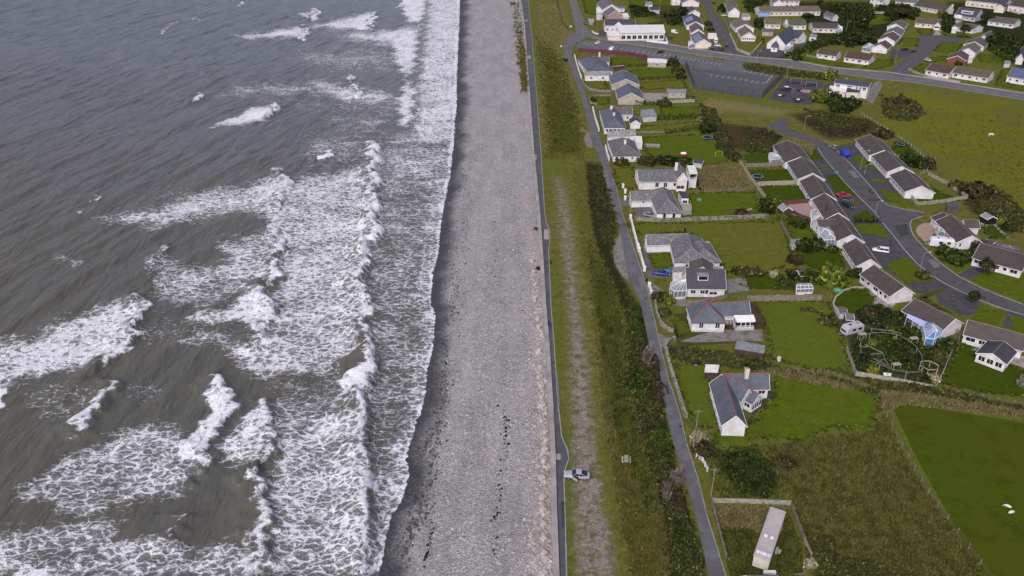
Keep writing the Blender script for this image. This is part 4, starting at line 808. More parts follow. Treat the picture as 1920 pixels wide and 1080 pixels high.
house('cream fronted bungalow with purple slate pyramid roof and lichened flat roof behind', [((1167,258),(1173,271),(1150,291),dict(hip=(3.5,True),ez=2.6,rz=5.0))], 'pslate', 'white', extra=ex5, ridge='greyridge', wins={3: [(0.12, 1.1, 1.2, 0.9), (0.32, 1.6, 1.2, 0.9), (0.7, 0.7, 1.0, 1.0)]})
def ex6(h, org, ws):
    chimney(h, org, 1268, 313, 6.4, 1.3, 0.8); Q = [G(x, y, 5.2)-org for x, y in ((1288,310),(1303,310),(1308,325),(1293,326))]; c_ = sum(Q, Vector())/4; K = [c_.lerp(q, 0.95) for q in Q]
    mb = MB(); mb.prism([(q.x, q.y) for q in K][::-1], -0.05, 2.7); mb.build('porch_base', M['white'], h); mb = MB(); mb.prism([(q.x, q.y) for q in Q][::-1], 5.0, 5.2); mb.build('balcony_roof', M['whiteroof'], h); mb = MB()
    for i in range(4):
        a, b = K[i], K[(i+1) % 4]; mb.tube((a.x, a.y, 2.7), (a.x, a.y, 5.0), 0.09, 5); mb.tube((a.x, a.y, 3.7), (b.x, b.y, 3.7), 0.05, 4)
        for j in range(1, 8): q = a.lerp(b, j/8); mb.tube((q.x, q.y, 2.7), (q.x, q.y, 3.7), 0.035, 4)
    mb.build('balcony_rail', M['pvc'], h); mb = MB(); I = [c_.lerp(q, 0.55) for q in Q]; mb.prism([(q.x, q.y) for q in I][::-1], 2.72, 4.98); mb.build('balcony_shade_block', M['glass'], h)  # dark block stands in for the shade inside the open balcony
house('long white cottage with slate roof and two storey gable over a dark garage', [((1196,317),(1275,317),(1230,340),dict(ez=3.0,rz=5.4)), ((1273,305),(1281,323),(1269,327),dict(ez=4.6,rz=6.8),dict(wins={3: [(0.5, 0.9, 2.0, 2.9), (0.38, 2.6, 2.1, 0.05)]}))], 'slate2', extra=ex6, ridge='dkridge', wins={0: [(0.12, 0.1, 0.1, 1), (0.42, 1.2, 1.7, 0.8), (0.62, 1.2, 1.7, 0.8), (0.86, 1.6, 1.2, 1.2)]})
def ex7(h, org, ws):
    flat_part(h, org, [(1272,358),(1286,359),(1292,371),(1278,371)], 2.9, 'dkfelt', 'white', win=(3, 1.6, 0.9, 1.2)); chimney(h, org, 1245, 356, 5.4, 0.5, 0.5, 'black', 1)
    mb = MB(); P = [G(x, y, 1.0)-org for x, y in ((1277,383),(1294,381),(1297,397),(1279,399))]; mb.prism([(p.x, p.y) for p in P], 0.02, 1.0); mb.build('deck', M['paleswood'], h)
    mb = MB()
    for a, b in zip(P[1:], P[2:]+P[:1]):
        for z in (1.45, 1.95): mb.tube((a.x, a.y, z), (b.x, b.y, z), 0.05, 4)
        for k in range(5): q = a.lerp(b, k/4); mb.tube((q.x, q.y, 1), (q.x, q.y, 1.95), 0.05, 4)
    mb.build('deck_rail', M['paleswood'], h)
house('white bungalow with mottled slate hipped roof and raised timber deck', [((1183,359),(1240,358),(1200,373),dict(ez=2.7,rz=4.8)), ((1243,351),(1253,373),(1227,386),dict(hip=(4,True),ez=2.9,rz=5.8))], 'slate2', extra=ex7, ridge='greyridge', wins={3: [(0.3, 1.0, 1.6, 0.9), (0.7, 1.0, 1.6, 0.9)], 0: [(0.4, 0.9, 0.8, 1.4)]})
def ex8(h, org, ws):
    flat_part(h, org, [(1312,454),(1329,452),(1338,468),(1318,468)], 2.4, 'lichen', 'white'); flat_part(h, org, [(1316,484),(1336,483),(1339,492),(1325,493)], 3.0, 'felt', 'white'); flat_part(h, org, [(1338,500),(1356,499),(1358,508),(1340,508)], 2.0, 'lichen', 'white'); chimney(h, org, 1284, 433, 5.0, 0.9, 0.4, 'black', 1)
house('white bungalow with long wing and sprawling grey slate hipped roofs', [((1213,440),(1290,438),(1240,456),dict(ez=2.7,rz=4.8)), ((1289,438),(1297,464),4.5,dict(hip=(3,3.4),ez=2.8,rz=5.4)), ((1313,452),(1321,467),3.7,dict(hip=(2.5,3.2),ez=2.8,rz=5.0))], 'slate2', extra=ex8, ridge='greyridge', wins={0: [(0.8, 0.9, 1.2, 1.0)], 3: [(0.35, 0.9, 1.1, 0.9), (0.75, 0.9, 1.1, 0.9)]})
def ex9(h, org, ws):
    wg = ws[0]; mb = MB(); P = lambda u, v, z: wg.P(u, v, z)-org
    u = wg.L*0.42; s_ = (wg.rz-wg.ez)/wg.hw; v = -wg.hw*0.62; z0 = wg.ez+(wg.hw*0.38)*s_
    R = Matrix(((wg.d.x, wg.n.x, 0, 0), (wg.d.y, wg.n.y, 0, 0), (0, 0, 1, 0), (0, 0, 0, 1))); R.translation = P(u, v, z0)
    mb.box(-1.3, 1.3, 0, 3.2, -0.3, 1.35, 0, R); mb.box(-1.45, 1.45, -0.2, 3.3, 1.35, 1.5, 2, R); mb.box(-1.1, 1.1, -0.05, -0.01, 0.2, 1.15, 1, R); d = mb.build('dormer', [M['pvc'], M['glass'], M['felt']], h)
    conserv(h, org, [(1287,524),(1270,524),(1258,530),(1256,540),(1264,546),(1287,545)], 4.2, 2.4, [(1286,524)])
    flat_part(h, org, [(1261,500),(1293,499),(1294,509),(1263,510)], 2.8, 'felt', 'white'); 
house('white dormer cottage with dark tiled roof and round glazed conservatory', [((1287,504),(1358,505),(1320,540),dict(ez=2.7,rz=6.2)), ((1317,484),(1318,499),2.9,dict(hip=(2.0,0),ez=2.8,rz=5.2),dict(roof='brown2',win=False))], 'dkslate', extra=ex9, ridge='dkridge', wins={0: [(0.17, 1.3, 1.1, 0.9), (0.42, 1.3, 1.1, 0.9), (0.52, 0.9, 2.0, 0.06), (0.7, 2.0, 0.9, 0.7)]})
def ex10(h, org, ws):
    P = [(G(x, y, z)-org) for x, y, z in ((1376,591,3.2),(1413,590,3.2),(1417,602,2.5),(1381,603,2.5))]
    mb = MB(); mb.poly(P); mb.poly([p-Vector((0, 0, 0.15)) for p in P[::-1]])
    for i in range(4): a, b = P[i], P[(i+1) % 4]; dz = Vector((0, 0, 0.15)); mb.poly([a, a-dz, b-dz, b])
    mb.build('sunroom_roof', M['whiteroof'], h)
    gl, fr, bs = MB(), MB(), MB(); c = sum(P, Vector())/4; Q = [c.lerp(p, 0.95) for p in P]
    bs.prism([(p.x, p.y) for p in Q][::-1], -0.05, 0.75); bs.build('sunroom_base', M['greyw'], h)
    for i in (1, 2, 3):
        a, b = Q[i], Q[(i+1) % 4]; gl.poly([(a.x, a.y, 0.75), (a.x, a.y, a.z-0.16), (b.x, b.y, b.z-0.16), (b.x, b.y, 0.75)])
        k = max(2, round((b.to_2d()-a.to_2d()).length/1.1))
        for j in range(k+1):
            q = a.lerp(b, j/k); fr.beam((q.x, q.y, 0.75), (q.x, q.y, q.z-0.16), 0.14, 0.14)
        for z in (0.8, 1.2): fr.beam((a.x, a.y, z), (b.x, b.y, z), 0.13, 0.13)
        fr.beam((a.x, a.y, a.z-0.2), (b.x, b.y, b.z-0.2), 0.13, 0.2)
    gl.build('glazing', M['glass'], h); fr.build('white_frame', M['pvc'], h)
    mb = MB()
    for pts in (((1361,604),(1373,604),(1373,618)), ((1402,563),(1414,575),(1436,603),(1418,605))):
        W_ = [G(x, y, 1.0)-org for x, y in pts]
        for a, b in zip(W_[:-1], W_[1:]):
            for z in (0.55, 1.05, 1.5): mb.tube((a.x, a.y, z), (b.x, b.y, z), 0.06, 4)
            k = max(2, int((b-a).length/1.2))
            for j in range(k+1): q = a.lerp(b, j/k); mb.tube((q.x, q.y, 0), (q.x, q.y, 1.6), 0.06, 4)
    mb.build('railing', M['dkwood'], h)
    mb = MB(); W_ = [G(x, y, 0.5)-org for x, y in ((1403,566),(1415,578),(1436,605),(1416,606),(1410,590))]; mb.prism([(p.x, p.y) for p in W_], 0.02, 0.45); mb.build('deck', M['dkwood'], h)
house('white bungalow with blue slate roof, red hips and white roofed sunroom', [((1323,561),(1326,569),(1296,599),dict(hip=(0.5,True),ez=2.9,rz=5.6)), ((1326,569),(1403,564),(1385,589),dict(hip=(True,0),ez=2.9,rz=5.2))], 'slate', extra=ex10, ridge='redridge', band='greyw', wins={3: [(0.28, 1.1, 1.5, 1.1), (0.78, 1.1, 1.5, 1.1)], 0: [(0.18, 0.1, 0.1, 1), (0.42, 1.5, 1.2, 1.2)]})
def ex12(h, org, ws): chimney(h, org, 1400, 701, 5.2, 1.1, 0.8, 'cream', 2)
house('white bungalow with fanned blue slate wings, red ridges and glazed porch', [((1356,701),(1380,778),(1352,789),dict(ez=2.8,rz=5.1)), ((1356,701),(1440,700),(1425,727),dict(ez=2.8,rz=5.1),dict(wins={0: [(0.86, 1.4, 1.2, 1.1)]})), ((1360,703),(1403,728),(1394,744),dict(ez=2.8,rz=5.0),dict(win=False)), ((1400,726),(1422,738),(1407,755),dict(ez=2.3,rz=4.0,ov=0.2),dict(wins={3: [(0.15, 0.9, 1.5, 0.5), (0.38, 0.9, 1.5, 0.5), (0.62, 0.9, 1.5, 0.5), (0.85, 0.9, 1.5, 0.5)], 0: [(0.6, 1.4, 1.2, 0.8)]}))], 'slate', extra=ex12, ridge='redridge', wins={3: [], 0: [(0.2, 0.8, 1.0, 1.0), (0.4, 1.0, 1.2, 1.0), (0.62, 1.0, 1.2, 1.0), (0.82, 1.0, 1.2, 1.0)]})
house('small blue slate roofed house cut off by the bottom edge beside the caravan plot', [((1402,1079),(1456,1079),(1430,1096),dict(ez=2.6,rz=4.6))], 'slate', ridge='dkridge', win=False, extra=lambda h, o, w_: flat_part(h, o, [(1432,1069),(1454,1069),(1456,1074),(1431,1074)], 2.4, 'whiteroof', 'white'))
# ---------------------------------------------------------------- estate: lower row of linked brown-roofed bungalows
def solar(h, org, wg, u0, u1, v0, v1, side):
    s_ = (wg.rz-wg.ez)/wg.hw; mb = MB(); nu, nv = 3, 2
    for i in range(nu):
        for j in range(nv):
            a, b = u0+(u1-u0)*i/nu+0.03, u0+(u1-u0)*(i+1)/nu-0.03; c, d = v0+(v1-v0)*j/nv+0.03, v0+(v1-v0)*(j+1)/nv-0.03
            P = [wg.P(u, side*v, wg.rz-v*s_+0.09)-org for u, v in ((a, c), (b, c), (b, d), (a, d))]
            n = (P[1]-P[0]).cross(P[2]-P[0]); P = P if n.z > 0 else P[::-1]
            b0 = len(mb.V); dz = Vector((0, 0, 0.07)); mb.V += P+[p-dz for p in P]; mb.F += [(b0, b0+1, b0+2, b0+3)]+[(b0+k, b0+4+k, b0+4+(k+1) % 4, b0+(k+1) % 4) for k in range(4)]; mb.M += [0]*5
    mb.build('solar_panel', M['solar'], h)
EST = 'linked bungalows of the lower estate row'
def cons_at(pix, apex, z=3.3, ze=2.3, **k): return lambda h, org, ws: conserv(h, org, pix, z, ze, apex, **k)
house('brown roofed bungalow at the far end of the lower row with a small glazed porch', [((1477,263),(1500,294),(1452,276),dict(ez=2.4,rz=4.6))], 'brown', group=EST, ridge='tanridge', extra=cons_at([(1442,287),(1459,284),(1466,297),(1446,300)], [(1452,288),(1457,291)], 3.0, 2.2))
house('brown roofed bungalow above the garden with a trampoline, second in the row', [((1502,293),(1524,324),(1477,305),dict(ez=2.4,rz=4.6))], 'brown', group=EST, ridge='tanridge')
house('brown roofed bungalow facing the plain green back lawn, third in the row', [((1525,328),(1547,361),(1500,339),dict(ez=2.4,rz=4.6))], 'brown', group=EST, ridge='tanridge')
def exL4(h, org, ws):
    conserv(h, org, [(1521,394),(1533,393),(1543,410),(1522,414)], 3.6, 2.4, [(1532,398),(1538,405)]); p = G(1549, 390, 4.0)-org; mb = MB(); mb.tube((p.x, p.y, 3.0), (p.x, p.y, 5.2), 0.12, 8); mb.build('flue', M['black'], h)
house('brown roofed bungalow with black flue and conservatory above the red brick yard', [((1547,362),(1572,398),(1523,373),dict(ez=2.4,rz=4.6))], 'brown', group=EST, ridge='tanridge', extra=exL4)
house('brown roofed bungalow with rear gable wing and hipped white conservatory', [((1572,401),(1598,439),(1550,421),dict(ez=2.4,rz=4.6)), ((1532,412),(1565,411),2.4,dict(ez=2.4,rz=3.8),dict(roof='brown'))], 'brown', group=EST, ridge='tanridge', extra=cons_at([(1535,425),(1555,424),(1566,438),(1566,449),(1546,450),(1537,440)], [(1548,429),(1556,437)], 3.7, 2.4))
house('brown roofed bungalow beside the parked white car', [((1605,447),(1632,485),(1578,457),dict(ez=2.4,rz=4.6))], 'brown', group=EST, ridge='tanridge', wins={3: [(0.2, 0.9, 1.1, 0.9)]})
house('brown roofed bungalow with plain white gable above the curved lawn', [((1639,497),(1695,537),(1611,512),dict(ez=2.4,rz=4.6))], 'brown', group=EST, ridge='tanridge', wins={3: [], 0: [(0.1, 1.5, 1.1, 0.9), (0.3, 1.0, 1.1, 0.9), (0.55, 1.8, 2.0, 0.06), (0.72, 1.0, 2.0, 0.06), (0.88, 0.9, 1.2, 0.8)]})
def exL8(h, org, ws):
    conserv(h, org, [(1731,610),(1736,603),(1752,603),(1768,618),(1765,628),(1752,636),(1736,634)], 4.1, 2.5, [(1748,609),(1756,617)], 'bluglass', 'bluglass')
    P = [G(x, y, z)-org for x, y, z in ((1704,589,2.7),(1736,603,2.7),(1728,612,2.2),(1700,595,2.2))]; mb = MB(); mb.poly(P[::-1]); mb.poly([p-Vector((0, 0, .06)) for p in P])
    for i in range(4): a, b = P[i], P[(i+1) % 4]; mb.poly([a, b, b-Vector((0, 0, .06)), a-Vector((0, 0, .06))])
    mb.build('veranda_roof', M['polycarb'], h); mb = MB()
    for k in range(8):
        a, b = P[0].lerp(P[1], k/7), P[3].lerp(P[2], k/7); mb.tube(a+Vector((0, 0, .04)), b+Vector((0, 0, .04)), 0.05, 4)
        if k % 3 == 0: mb.tube((b.x, b.y, 0), b, 0.06, 5)
    mb.build('veranda_frame', M['pvc'], h)
house('brown roofed bungalow with lilac veranda roof and blue glazed conservatory', [((1717,560),(1790,597),(1685,578),dict(ez=2.5,rz=4.7))], 'brown', group='bungalows at the near end of the estate', ridge='tanridge', extra=exL8, wins={0: [(0.04, 0.8, 1.2, 0.7), (0.11, 0.8, 1.2, 0.7), (0.18, 0.8, 1.2, 0.7), (0.26, 0.8, 1.2, 0.7), (0.5, 1.6, 2.0, 0.06)]})
def exL9(h, org, ws):
    wg = ws[1]
house('brown roofed bungalow with white gabled sunroom on the big dark lawn', [((1817,600),(1926,629),(1830,632),dict(ez=2.5,rz=4.8)), ((1882,640),(1862,662),2.9,dict(ez=2.3,rz=3.6,ov=0.25),dict(roof='dkslate',wins={3: [(0.2, 1.4, 1.3, 0.7), (0.5, 1.4, 1.3, 0.7), (0.8, 1.4, 1.3, 0.7)]}))], 'brown', group='bungalows at the near end of the estate', ridge='tanridge', wins={0: [(0.13, 2.0, 1.1, 0.9), (0.33, 1.4, 1.1, 0.9), (0.75, 1.2, 1.2, 0.9)]})
# ---------------------------------------------------------------- estate: upper row
UPR = 'bungalows of the upper estate row'
kw = dict(group=UPR, ridge='tanridge', wall='white'); ww = {0: [(0.1, 0.9, 1.0, 1.0), (0.3, 1.4, 1.0, 1.0), (0.5, 0.9, 2.0, 0.06), (0.66, 1.2, 1.0, 1.0), (0.86, 0.8, 1.0, 1.1)]}
house('brown roofed bungalow of the upper row farthest from the camera, by the bushes', [((1632,252),(1658,281),(1608,265),dict(ez=2.4,rz=4.6))], 'brown', wins=ww, **kw)
house('brown roofed bungalow in the middle of the three upper row houses', [((1662,282),(1691,311),(1637,294),dict(ez=2.4,rz=4.6))], 'brown', wins=ww, **kw)
house('brown roofed bungalow with broad white gable inside the fenced corner lawn', [((1698,317),(1728,348),(1669,328),dict(ez=2.4,rz=4.6))], 'brown', wins={**ww, 3: []}, **kw)
def exR4(h, org, ws): conserv(h, org, [(1756,423),(1767,428),(1772,435),(1760,432)], 2.9, 2.2, [(1763,427),(1766,430)])
house('brown roofed bungalow with glazed porch beside the gravel circle', [((1783,402),(1823,441),(1757,416),dict(ez=2.4,rz=4.6)), ((1808,412),(1834,412),(1825,424),dict(ez=2.4,rz=4.0),dict(win=False)), ((1770,398),(1782,409),3.2,dict(ez=2.3,rz=3.9),dict(win=False))], 'brown', extra=exR4, wins={3: [(0.15, 0.6, 2.0, 0.06)]}, group='bungalows by the cul de sac', ridge='tanridge')
house('brown roofed bungalow with stone front at the right edge behind the small tree', [((1840,456),(1930,479),(1850,490),dict(ez=2.4,rz=4.4))], 'brown', 'white', group='bungalows by the cul de sac', ridge='tanridge', wins={0: [(0.12, 2.0, 1.0, 1.0), (0.3, 1.8, 1.0, 1.0), (0.5, 1.6, 2.0, 0.06), (0.68, 1.0, 1.0, 1.0), (0.86, 1.8, 1.1, 0.9)]})
# ---------------------------------------------------------------- by the main road
house('short brown roofed bungalow with low garden fence by the main road', [((1538,91),(1574,96),(1545,102),dict(ez=2.5,rz=4.4))], 'rust', 'white', group='bungalows along the main road', ridge='dkridge')
house('long brown roofed bungalow with white walls by the main road', [((1591,97),(1637,103),(1610,111),dict(ez=2.5,rz=4.4))], 'rust', 'white', group='bungalows along the main road', ridge='dkridge')
def exT3(h, org, ws):
    flat_part(h, org, [(1556,160),(1589,163),(1586,173),(1555,169)], 3.2, 'whiteroof', 'cream', win=(3.5, 1.2, 1.0, 1.1)); flat_part(h, org, [(1589,163),(1614,167),(1612,173),(1587,172)], 3.6, 'dkfelt', 'cream', win=(3.2, 1.4, 1.1, 1.1)); flat_part(h, org, [(1543,160),(1562,154),(1564,164),(1545,170)], 3.0, 'dkfelt', 'white'); chimney(h, org, 1587, 149, 6.2, 0.6, 0.7, 'pinkbrick')
house('white two storey house with shallow dark roof below the main road', [((1569,147),(1632,155),(1595,159),dict(ez=5.4,rz=6.6))], 'navy', 'white', name='detached_house', ridge='dkridge', extra=exT3, wins={0: [(0.12, 1.8, 1.0, 3.9), (0.46, 2.2, 0.8, 4.0), (0.68, 0.8, 1.1, 3.8), (0.78, 0.8, 1.1, 3.8), (0.9, 1.6, 1.1, 3.8)], 3: [(0.5, 1.2, 1.2, 3.8)]})
def exT4(h, org, ws):
    conserv(h, org, [(1476,79),(1485,76),(1488,86),(1478,92),(1472,90)], 3.4, 2.6, [(1481,80),(1481,84)])
    chimney(h, org, 1457, 72, 4.0, 0.2, 0.6, 'white', 0)
house('white house with steep navy slate roof and arched gable on the corner', [((1482,48),(1458,66),(1478,80),dict(ez=3.2,rz=8.0)), ((1478,54),(1506,60),3.6,dict(ez=3.2,rz=6.4),dict(win=True)), ((1458,70),(1454,79),(1447,84),dict(hip=(0,2.0),ez=3.0,rz=5.0),dict(win=True))], 'navy', 'white', name='detached_house', ridge='dkridge', extra=exT4)
house('long tan roofed terrace with one blue painted end', [((1421,12),(1533,11),(1470,23),dict(ez=3.0,rz=5.4))], 'tanroof', 'cream', name='terrace', ridge='tanridge', extra=lambda h, o, w_: flat_part(h, o, [(1422,22.4),(1443,22.4),(1443,23.6),(1422,23.6)], 2.6, 'tanroof', 'bluew'))
house('cream bungalow with tan roof behind the navy slate house', [((1434,34),(1463,35),(1445,46),dict(ez=2.8,rz=5.2))], 'tanroof', 'cream', ridge='tanridge')
house('brown roofed bungalow with white chimney squeezed behind the navy slate house', [((1476,37),(1507,37),(1490,48),dict(ez=2.8,rz=5.0))], 'brown2', 'white', ridge='tanridge', extra=lambda h, o, w_: chimney(h, o, 1474, 42, 5, 1.5, 0.9))
house('cream bungalow with brown roof and glazed white gable at its right end', [((1522,42),(1570,43),(1545,54),dict(ez=2.8,rz=5.0))], 'brown', 'cream', ridge='dkridge', extra=cons_at([(1569,45),(1580,51),(1579,60),(1568,57)], [(1571,46),(1576,51)], 4.2, 2.8))
house('grey shed roofed cottage with pale blue gable among the trees', [((1551,21),(1568,27),(1555,30),dict(ez=2.6,rz=4.4))], 'pslate', 'greyw', name='cottage', ridge='dkridge')
house('pink gabled house at the top above the tan terrace', [((1455,-10),(1461,0),(1450,6),dict(ez=4.8,rz=7)), ((1461,-6),(1497,-6),4,dict(ez=5.0,rz=7))], 'pslate', 'pinkw', name='detached_house', ridge='dkridge')
house('tan roofed house with white gable facing the side road', [((1370,-4),(1378,14),(1366,22),dict(ez=3.4,rz=6.4))], 'tanroof', 'white', name='detached_house', ridge='tanridge', extra=lambda h, o, w_: flat_part(h, o, [(1390,24),(1406,25),(1408,30),(1392,31)], 2.6, 'paving', 'white'))
house('tan roofed bungalow with white gable, farther of the corner pair', [((1387,34),(1398,45),(1377,50),dict(ez=2.7,rz=5.2))], 'tanroof', 'white', group='corner bungalows by the side road', ridge='tanridge')
house('tan roofed bungalow with blue white glazed gable end', [((1397,48),(1405,60),(1390,68),dict(ez=2.7,rz=5.4))], 'tanroof', 'white', group='corner bungalows by the side road', ridge='tanridge', wins={3: [(0.12, 0.9, 1.9, 0.1), (0.28, 0.9, 1.9, 0.1), (0.44, 0.9, 1.9, 0.1), (0.6, 0.9, 1.9, 0.1), (0.76, 0.9, 1.9, 0.1), (0.9, 0.9, 1.9, 0.1)]})
SID = 'bungalows along the left of the side road'
house('pale pink gabled bungalow highest on the left of the side road', [((1291,-12),(1296,-2),(1281,9),dict(ez=2.8,rz=5.4))], 'pslate', 'pinkw', group=SID, ridge='dkridge')
house('white bungalow with dark slate roof just below the pale pink gable', [((1297,11),(1303,18),(1288,20),dict(ez=2.8,rz=5.0))], 'dkslate', 'white', group=SID, ridge='dkridge')
house('dark roofed bungalow with a small array of solar panels', [((1297,25),(1305,40),(1283,37),dict(ez=2.8,rz=5.2))], 'dkslate', 'white', group=SID, ridge='dkridge', extra=lambda h, o, w_: solar(h, o, w_[0], w_[0].L*0.25, w_[0].L*0.75, 0.8, w_[0].hw-0.3, -1))
house('brown grey roofed bungalow between the two with solar panels', [((1305,42),(1309,54),(1293,52),dict(ez=2.8,rz=5.2))], 'brown2', 'white', group=SID, ridge='dkridge')
house('cream gabled bungalow with large blue solar panels by the main road', [((1310,58),(1320,73),(1304,82),dict(ez=2.8,rz=5.4))], 'brown2', 'cream', group=SID, ridge='dkridge', extra=lambda h, o, w_: (solar(h, o, w_[0], w_[0].L*0.2, w_[0].L*0.95, 0.6, w_[0].hw-0.2, -1), conserv(h, o, [(1291,77),(1301,75),(1304,83),(1292,85)], 3.2, 2.3, [(1297,78),(1298,80)])))
def exPub(h, org, ws):
    flat_part(h, org, [(1154,47),(1244,46),(1248,61),(1163,62)], 4.6, 'whiteroof', 'white', 'dining_room', win=(3.0, 2.4, 0.9, 2.2)); flat_part(h, org, [(1137,58),(1160,58),(1164,68),(1140,67)], 2.8, 'whiteroof', 'cream')
house('long low cream pub with flat pale roof and dark gabled roofs behind', [((1134,36),(1190,36),(1150,47),dict(ez=4.2,rz=7.0)), ((1161,36),(1160,41),2.6,dict(ez=4.2,rz=6.4))], 'dkslate', 'white', name='public_house', cat='pub', ridge='dkridge', extra=exPub)
house('white gabled house beside the coast road at the top', [((1136,-4),(1147,8),(1131,20),dict(ez=5.0,rz=8.4)), ((1144,10),(1172,11),2.6,dict(ez=2.8,rz=3.8))], 'pslate', 'white', name='detached_house', ridge='dkridge', extra=lambda h, o, w_: flat_part(h, o, [(1118,14),(1128,13),(1130,24),(1119,25)], 4.6, 'whiteroof', 'white'))
house('weathered brick gabled house behind the pub roof', [((1146,12),(1155,19),(1143,31),dict(ez=3.8,rz=7.0))], 'pslate', 'pinkbrick', name='detached_house', ridge='greyridge', extra=lambda h, o, w_: flat_part(h, o, [(1166,25),(1176,24),(1180,31),(1168,32)], 2.8, 'whiteroof', 'white'))
house('white flat topped house at the top between two green gardens', [((1260,-8),(1275,-8),3,dict(ez=5.2,rz=6.2))], 'dkslate', 'white', name='detached_house', ridge='dkridge')
# ---------------------------------------------------------------- upper right estate
house('white house corner at the top above the square lawns', [((1640,-9),(1664,-5),3.5,dict(ez=5.0,rz=7.0))], 'pslate', 'white', name='detached_house', ridge='dkridge')
house('purple slate roofed house behind the dark trees at the top', [((1683,-6),(1722,-3),(1700,4),dict(ez=3.0,rz=5.4))], 'pslate', 'white', name='bungalow', ridge='dkridge')
house('long brown roofed bungalow with cream front and skylight near the top', [((1724,0),(1783,10),(1750,16),dict(ez=3.0,rz=6.2))], 'brown', 'cream', ridge='dkridge', extra=lambda h, o, w_: chimney(h, o, 1785, 13, 4, 1.6, 1.1))
def exU3(h, org, ws):
    wg = ws[0]; P = lambda u, v, z: wg.P(u, v, z)-org; s_ = (wg.rz-wg.ez)/wg.hw
    R = Matrix(((wg.d.x, wg.n.x, 0, 0), (wg.d.y, wg.n.y, 0, 0), (0, 0, 1, 0), (0, 0, 0, 1))); R.translation = P(wg.L*0.5, -wg.hw*0.72, wg.ez+wg.hw*0.28*s_)
    mb = MB(); mb.box(-3.6, 3.6, 0, 3, -0.3, 1.5, 0, R); mb.box(-3.8, 3.8, -0.2, 3.2, 1.5, 1.65, 0, R); mb.box(-3, 3, -0.05, -0.01, 0.4, 1.2, 1, R); mb.build('dormer', [M['pvc'], M['glass']], h)
    conserv(h, org, [(1790,26),(1806,28),(1803,35),(1789,33)], 3.4, 2.6, [(1796,28),(1801,29)], 'whiteroof')
house('grey roofed house with long white dormer near the top right', [((1801,13),(1840,18),(1815,31),dict(ez=2.8,rz=7.2))], 'dkslate', 'greyw', name='detached_house', ridge='dkridge', extra=exU3)
house('cream bungalow with white garage door at the head of the close', [((1719,33),(1759,36),(1735,45),dict(ez=2.6,rz=4.8)), ((1763,34),(1759,42),(1750,49),dict(ez=2.6,rz=4.6),dict(wins={3: [(0.5, 2.6, 2.1, 0.05)]}))], 'brown2', 'cream', ridge='tanridge')
house('white bungalow with olive roof behind the dark conifer', [((1799,41),(1836,47),(1812,53),dict(ez=2.6,rz=4.6))], 'brown2', 'white', ridge='tanridge', extra=lambda h, o, w_: flat_part(h, o, [(1784,49),(1794,50),(1794,55),(1785,54)], 2.6, 'whiteroof', 'white'))
CL = 'bungalows stepping down the left of the close'
house('olive roofed bungalow topmost on the left of the close', [((1690,36),(1680,44),(1664,49),dict(ez=2.6,rz=4.8))], 'brown2', 'white', group=CL, ridge='tanridge')
house('purple grey roofed bungalow second down the left of the close', [((1683,49),(1675,58),(1662,59),dict(ez=2.6,rz=4.8))], 'pslate', 'white', group=CL, ridge='greyridge')
house('red brown roofed bungalow third down the left of the close', [((1674,59),(1664,69),(1649,72),dict(ez=2.6,rz=4.8))], 'rust', 'white', group=CL, ridge='tanridge')
house('brown roofed bungalow with glazed lean-to lowest on the left of the close', [((1660,75),(1651,83),(1636,88),dict(ez=2.6,rz=4.8))], 'rust', 'white', group=CL, ridge='tanridge', extra=lambda h, o, w_: conserv(h, o, [(1617,88),(1630,80),(1640,86),(1633,91)], 3.6, 2.6, [(1627,83),(1632,85)]))
CR = 'bungalows stepping down the right of the close'
house('olive roofed bungalow with white gable topmost on the right of the close', [((1857,57),(1846,66),(1838,68),dict(ez=2.6,rz=4.8))], 'brown2', 'white', group=CR, ridge='tanridge')
house('olive roofed bungalow second down the right of the close', [((1838,69),(1828,78),(1808,82),dict(ez=2.6,rz=4.8))], 'brown2', 'white', group=CR, ridge='tanridge')
house('tan roofed bungalow with plain white gable on the right of the close', [((1827,79),(1816,90),(1801,93),dict(ez=2.6,rz=4.8))], 'tanroof', 'white', group=CR, ridge='tanridge')
house('red brick gabled bungalow with rusty roof on the right of the close', [((1803,94),(1796,104),(1778,107),dict(ez=2.6,rz=4.8))], 'rust', 'brickw', group=CR, ridge='dkridge', extra=lambda h, o, w_: flat_part(h, o, [(1817,103),(1824,103),(1825,109),(1816,110)], 2.6, 'whiteroof', 'white'))
house('white terrace half with rusty roof beside the main road', [((1747,119),(1790,126),(1760,135),dict(ez=2.6,rz=4.8))], 'rust', 'white', name='terrace', group='terrace by the main road', ridge='dkridge')
house('white terrace half with olive brown roof beside the main road', [((1795,124),(1861,134),(1820,141),dict(ez=2.6,rz=4.8))], 'brown2', 'white', name='terrace', group='terrace by the main road', ridge='tanridge')
house('white house with solar covered slate roof at the right edge', [((1900,126),(1940,132),(1905,148),dict(ez=3.0,rz=6.2))], 'slate', 'white', name='detached_house', ridge='dkridge', extra=lambda h, o, w_: solar(h, o, w_[0], 1.5, w_[0].L-2, 0.8, w_[0].hw-0.8, -1))
house('dark roofed white house at the right edge above the solar roof', [((1922,84),(1915,101),(1908,108),dict(ez=3.0,rz=5.6))], 'dkslate', 'white', name='bungalow', ridge='dkridge')
house('tan roofed bungalow with white gable half hidden by trees at the right', [((1862,30),(1910,36),(1880,45),dict(ez=2.6,rz=5.0))], 'brown2', 'white', ridge='tanridge')
house('cream house with dark roof along the top right edge', [((1820,-8),(1893,0),(1850,7),dict(ez=4.2,rz=6.4)), ((1884,2),(1876,8),3,dict(ez=3.6,rz=5.6))], 'dkslate', 'cream', name='detached_house', ridge='dkridge')
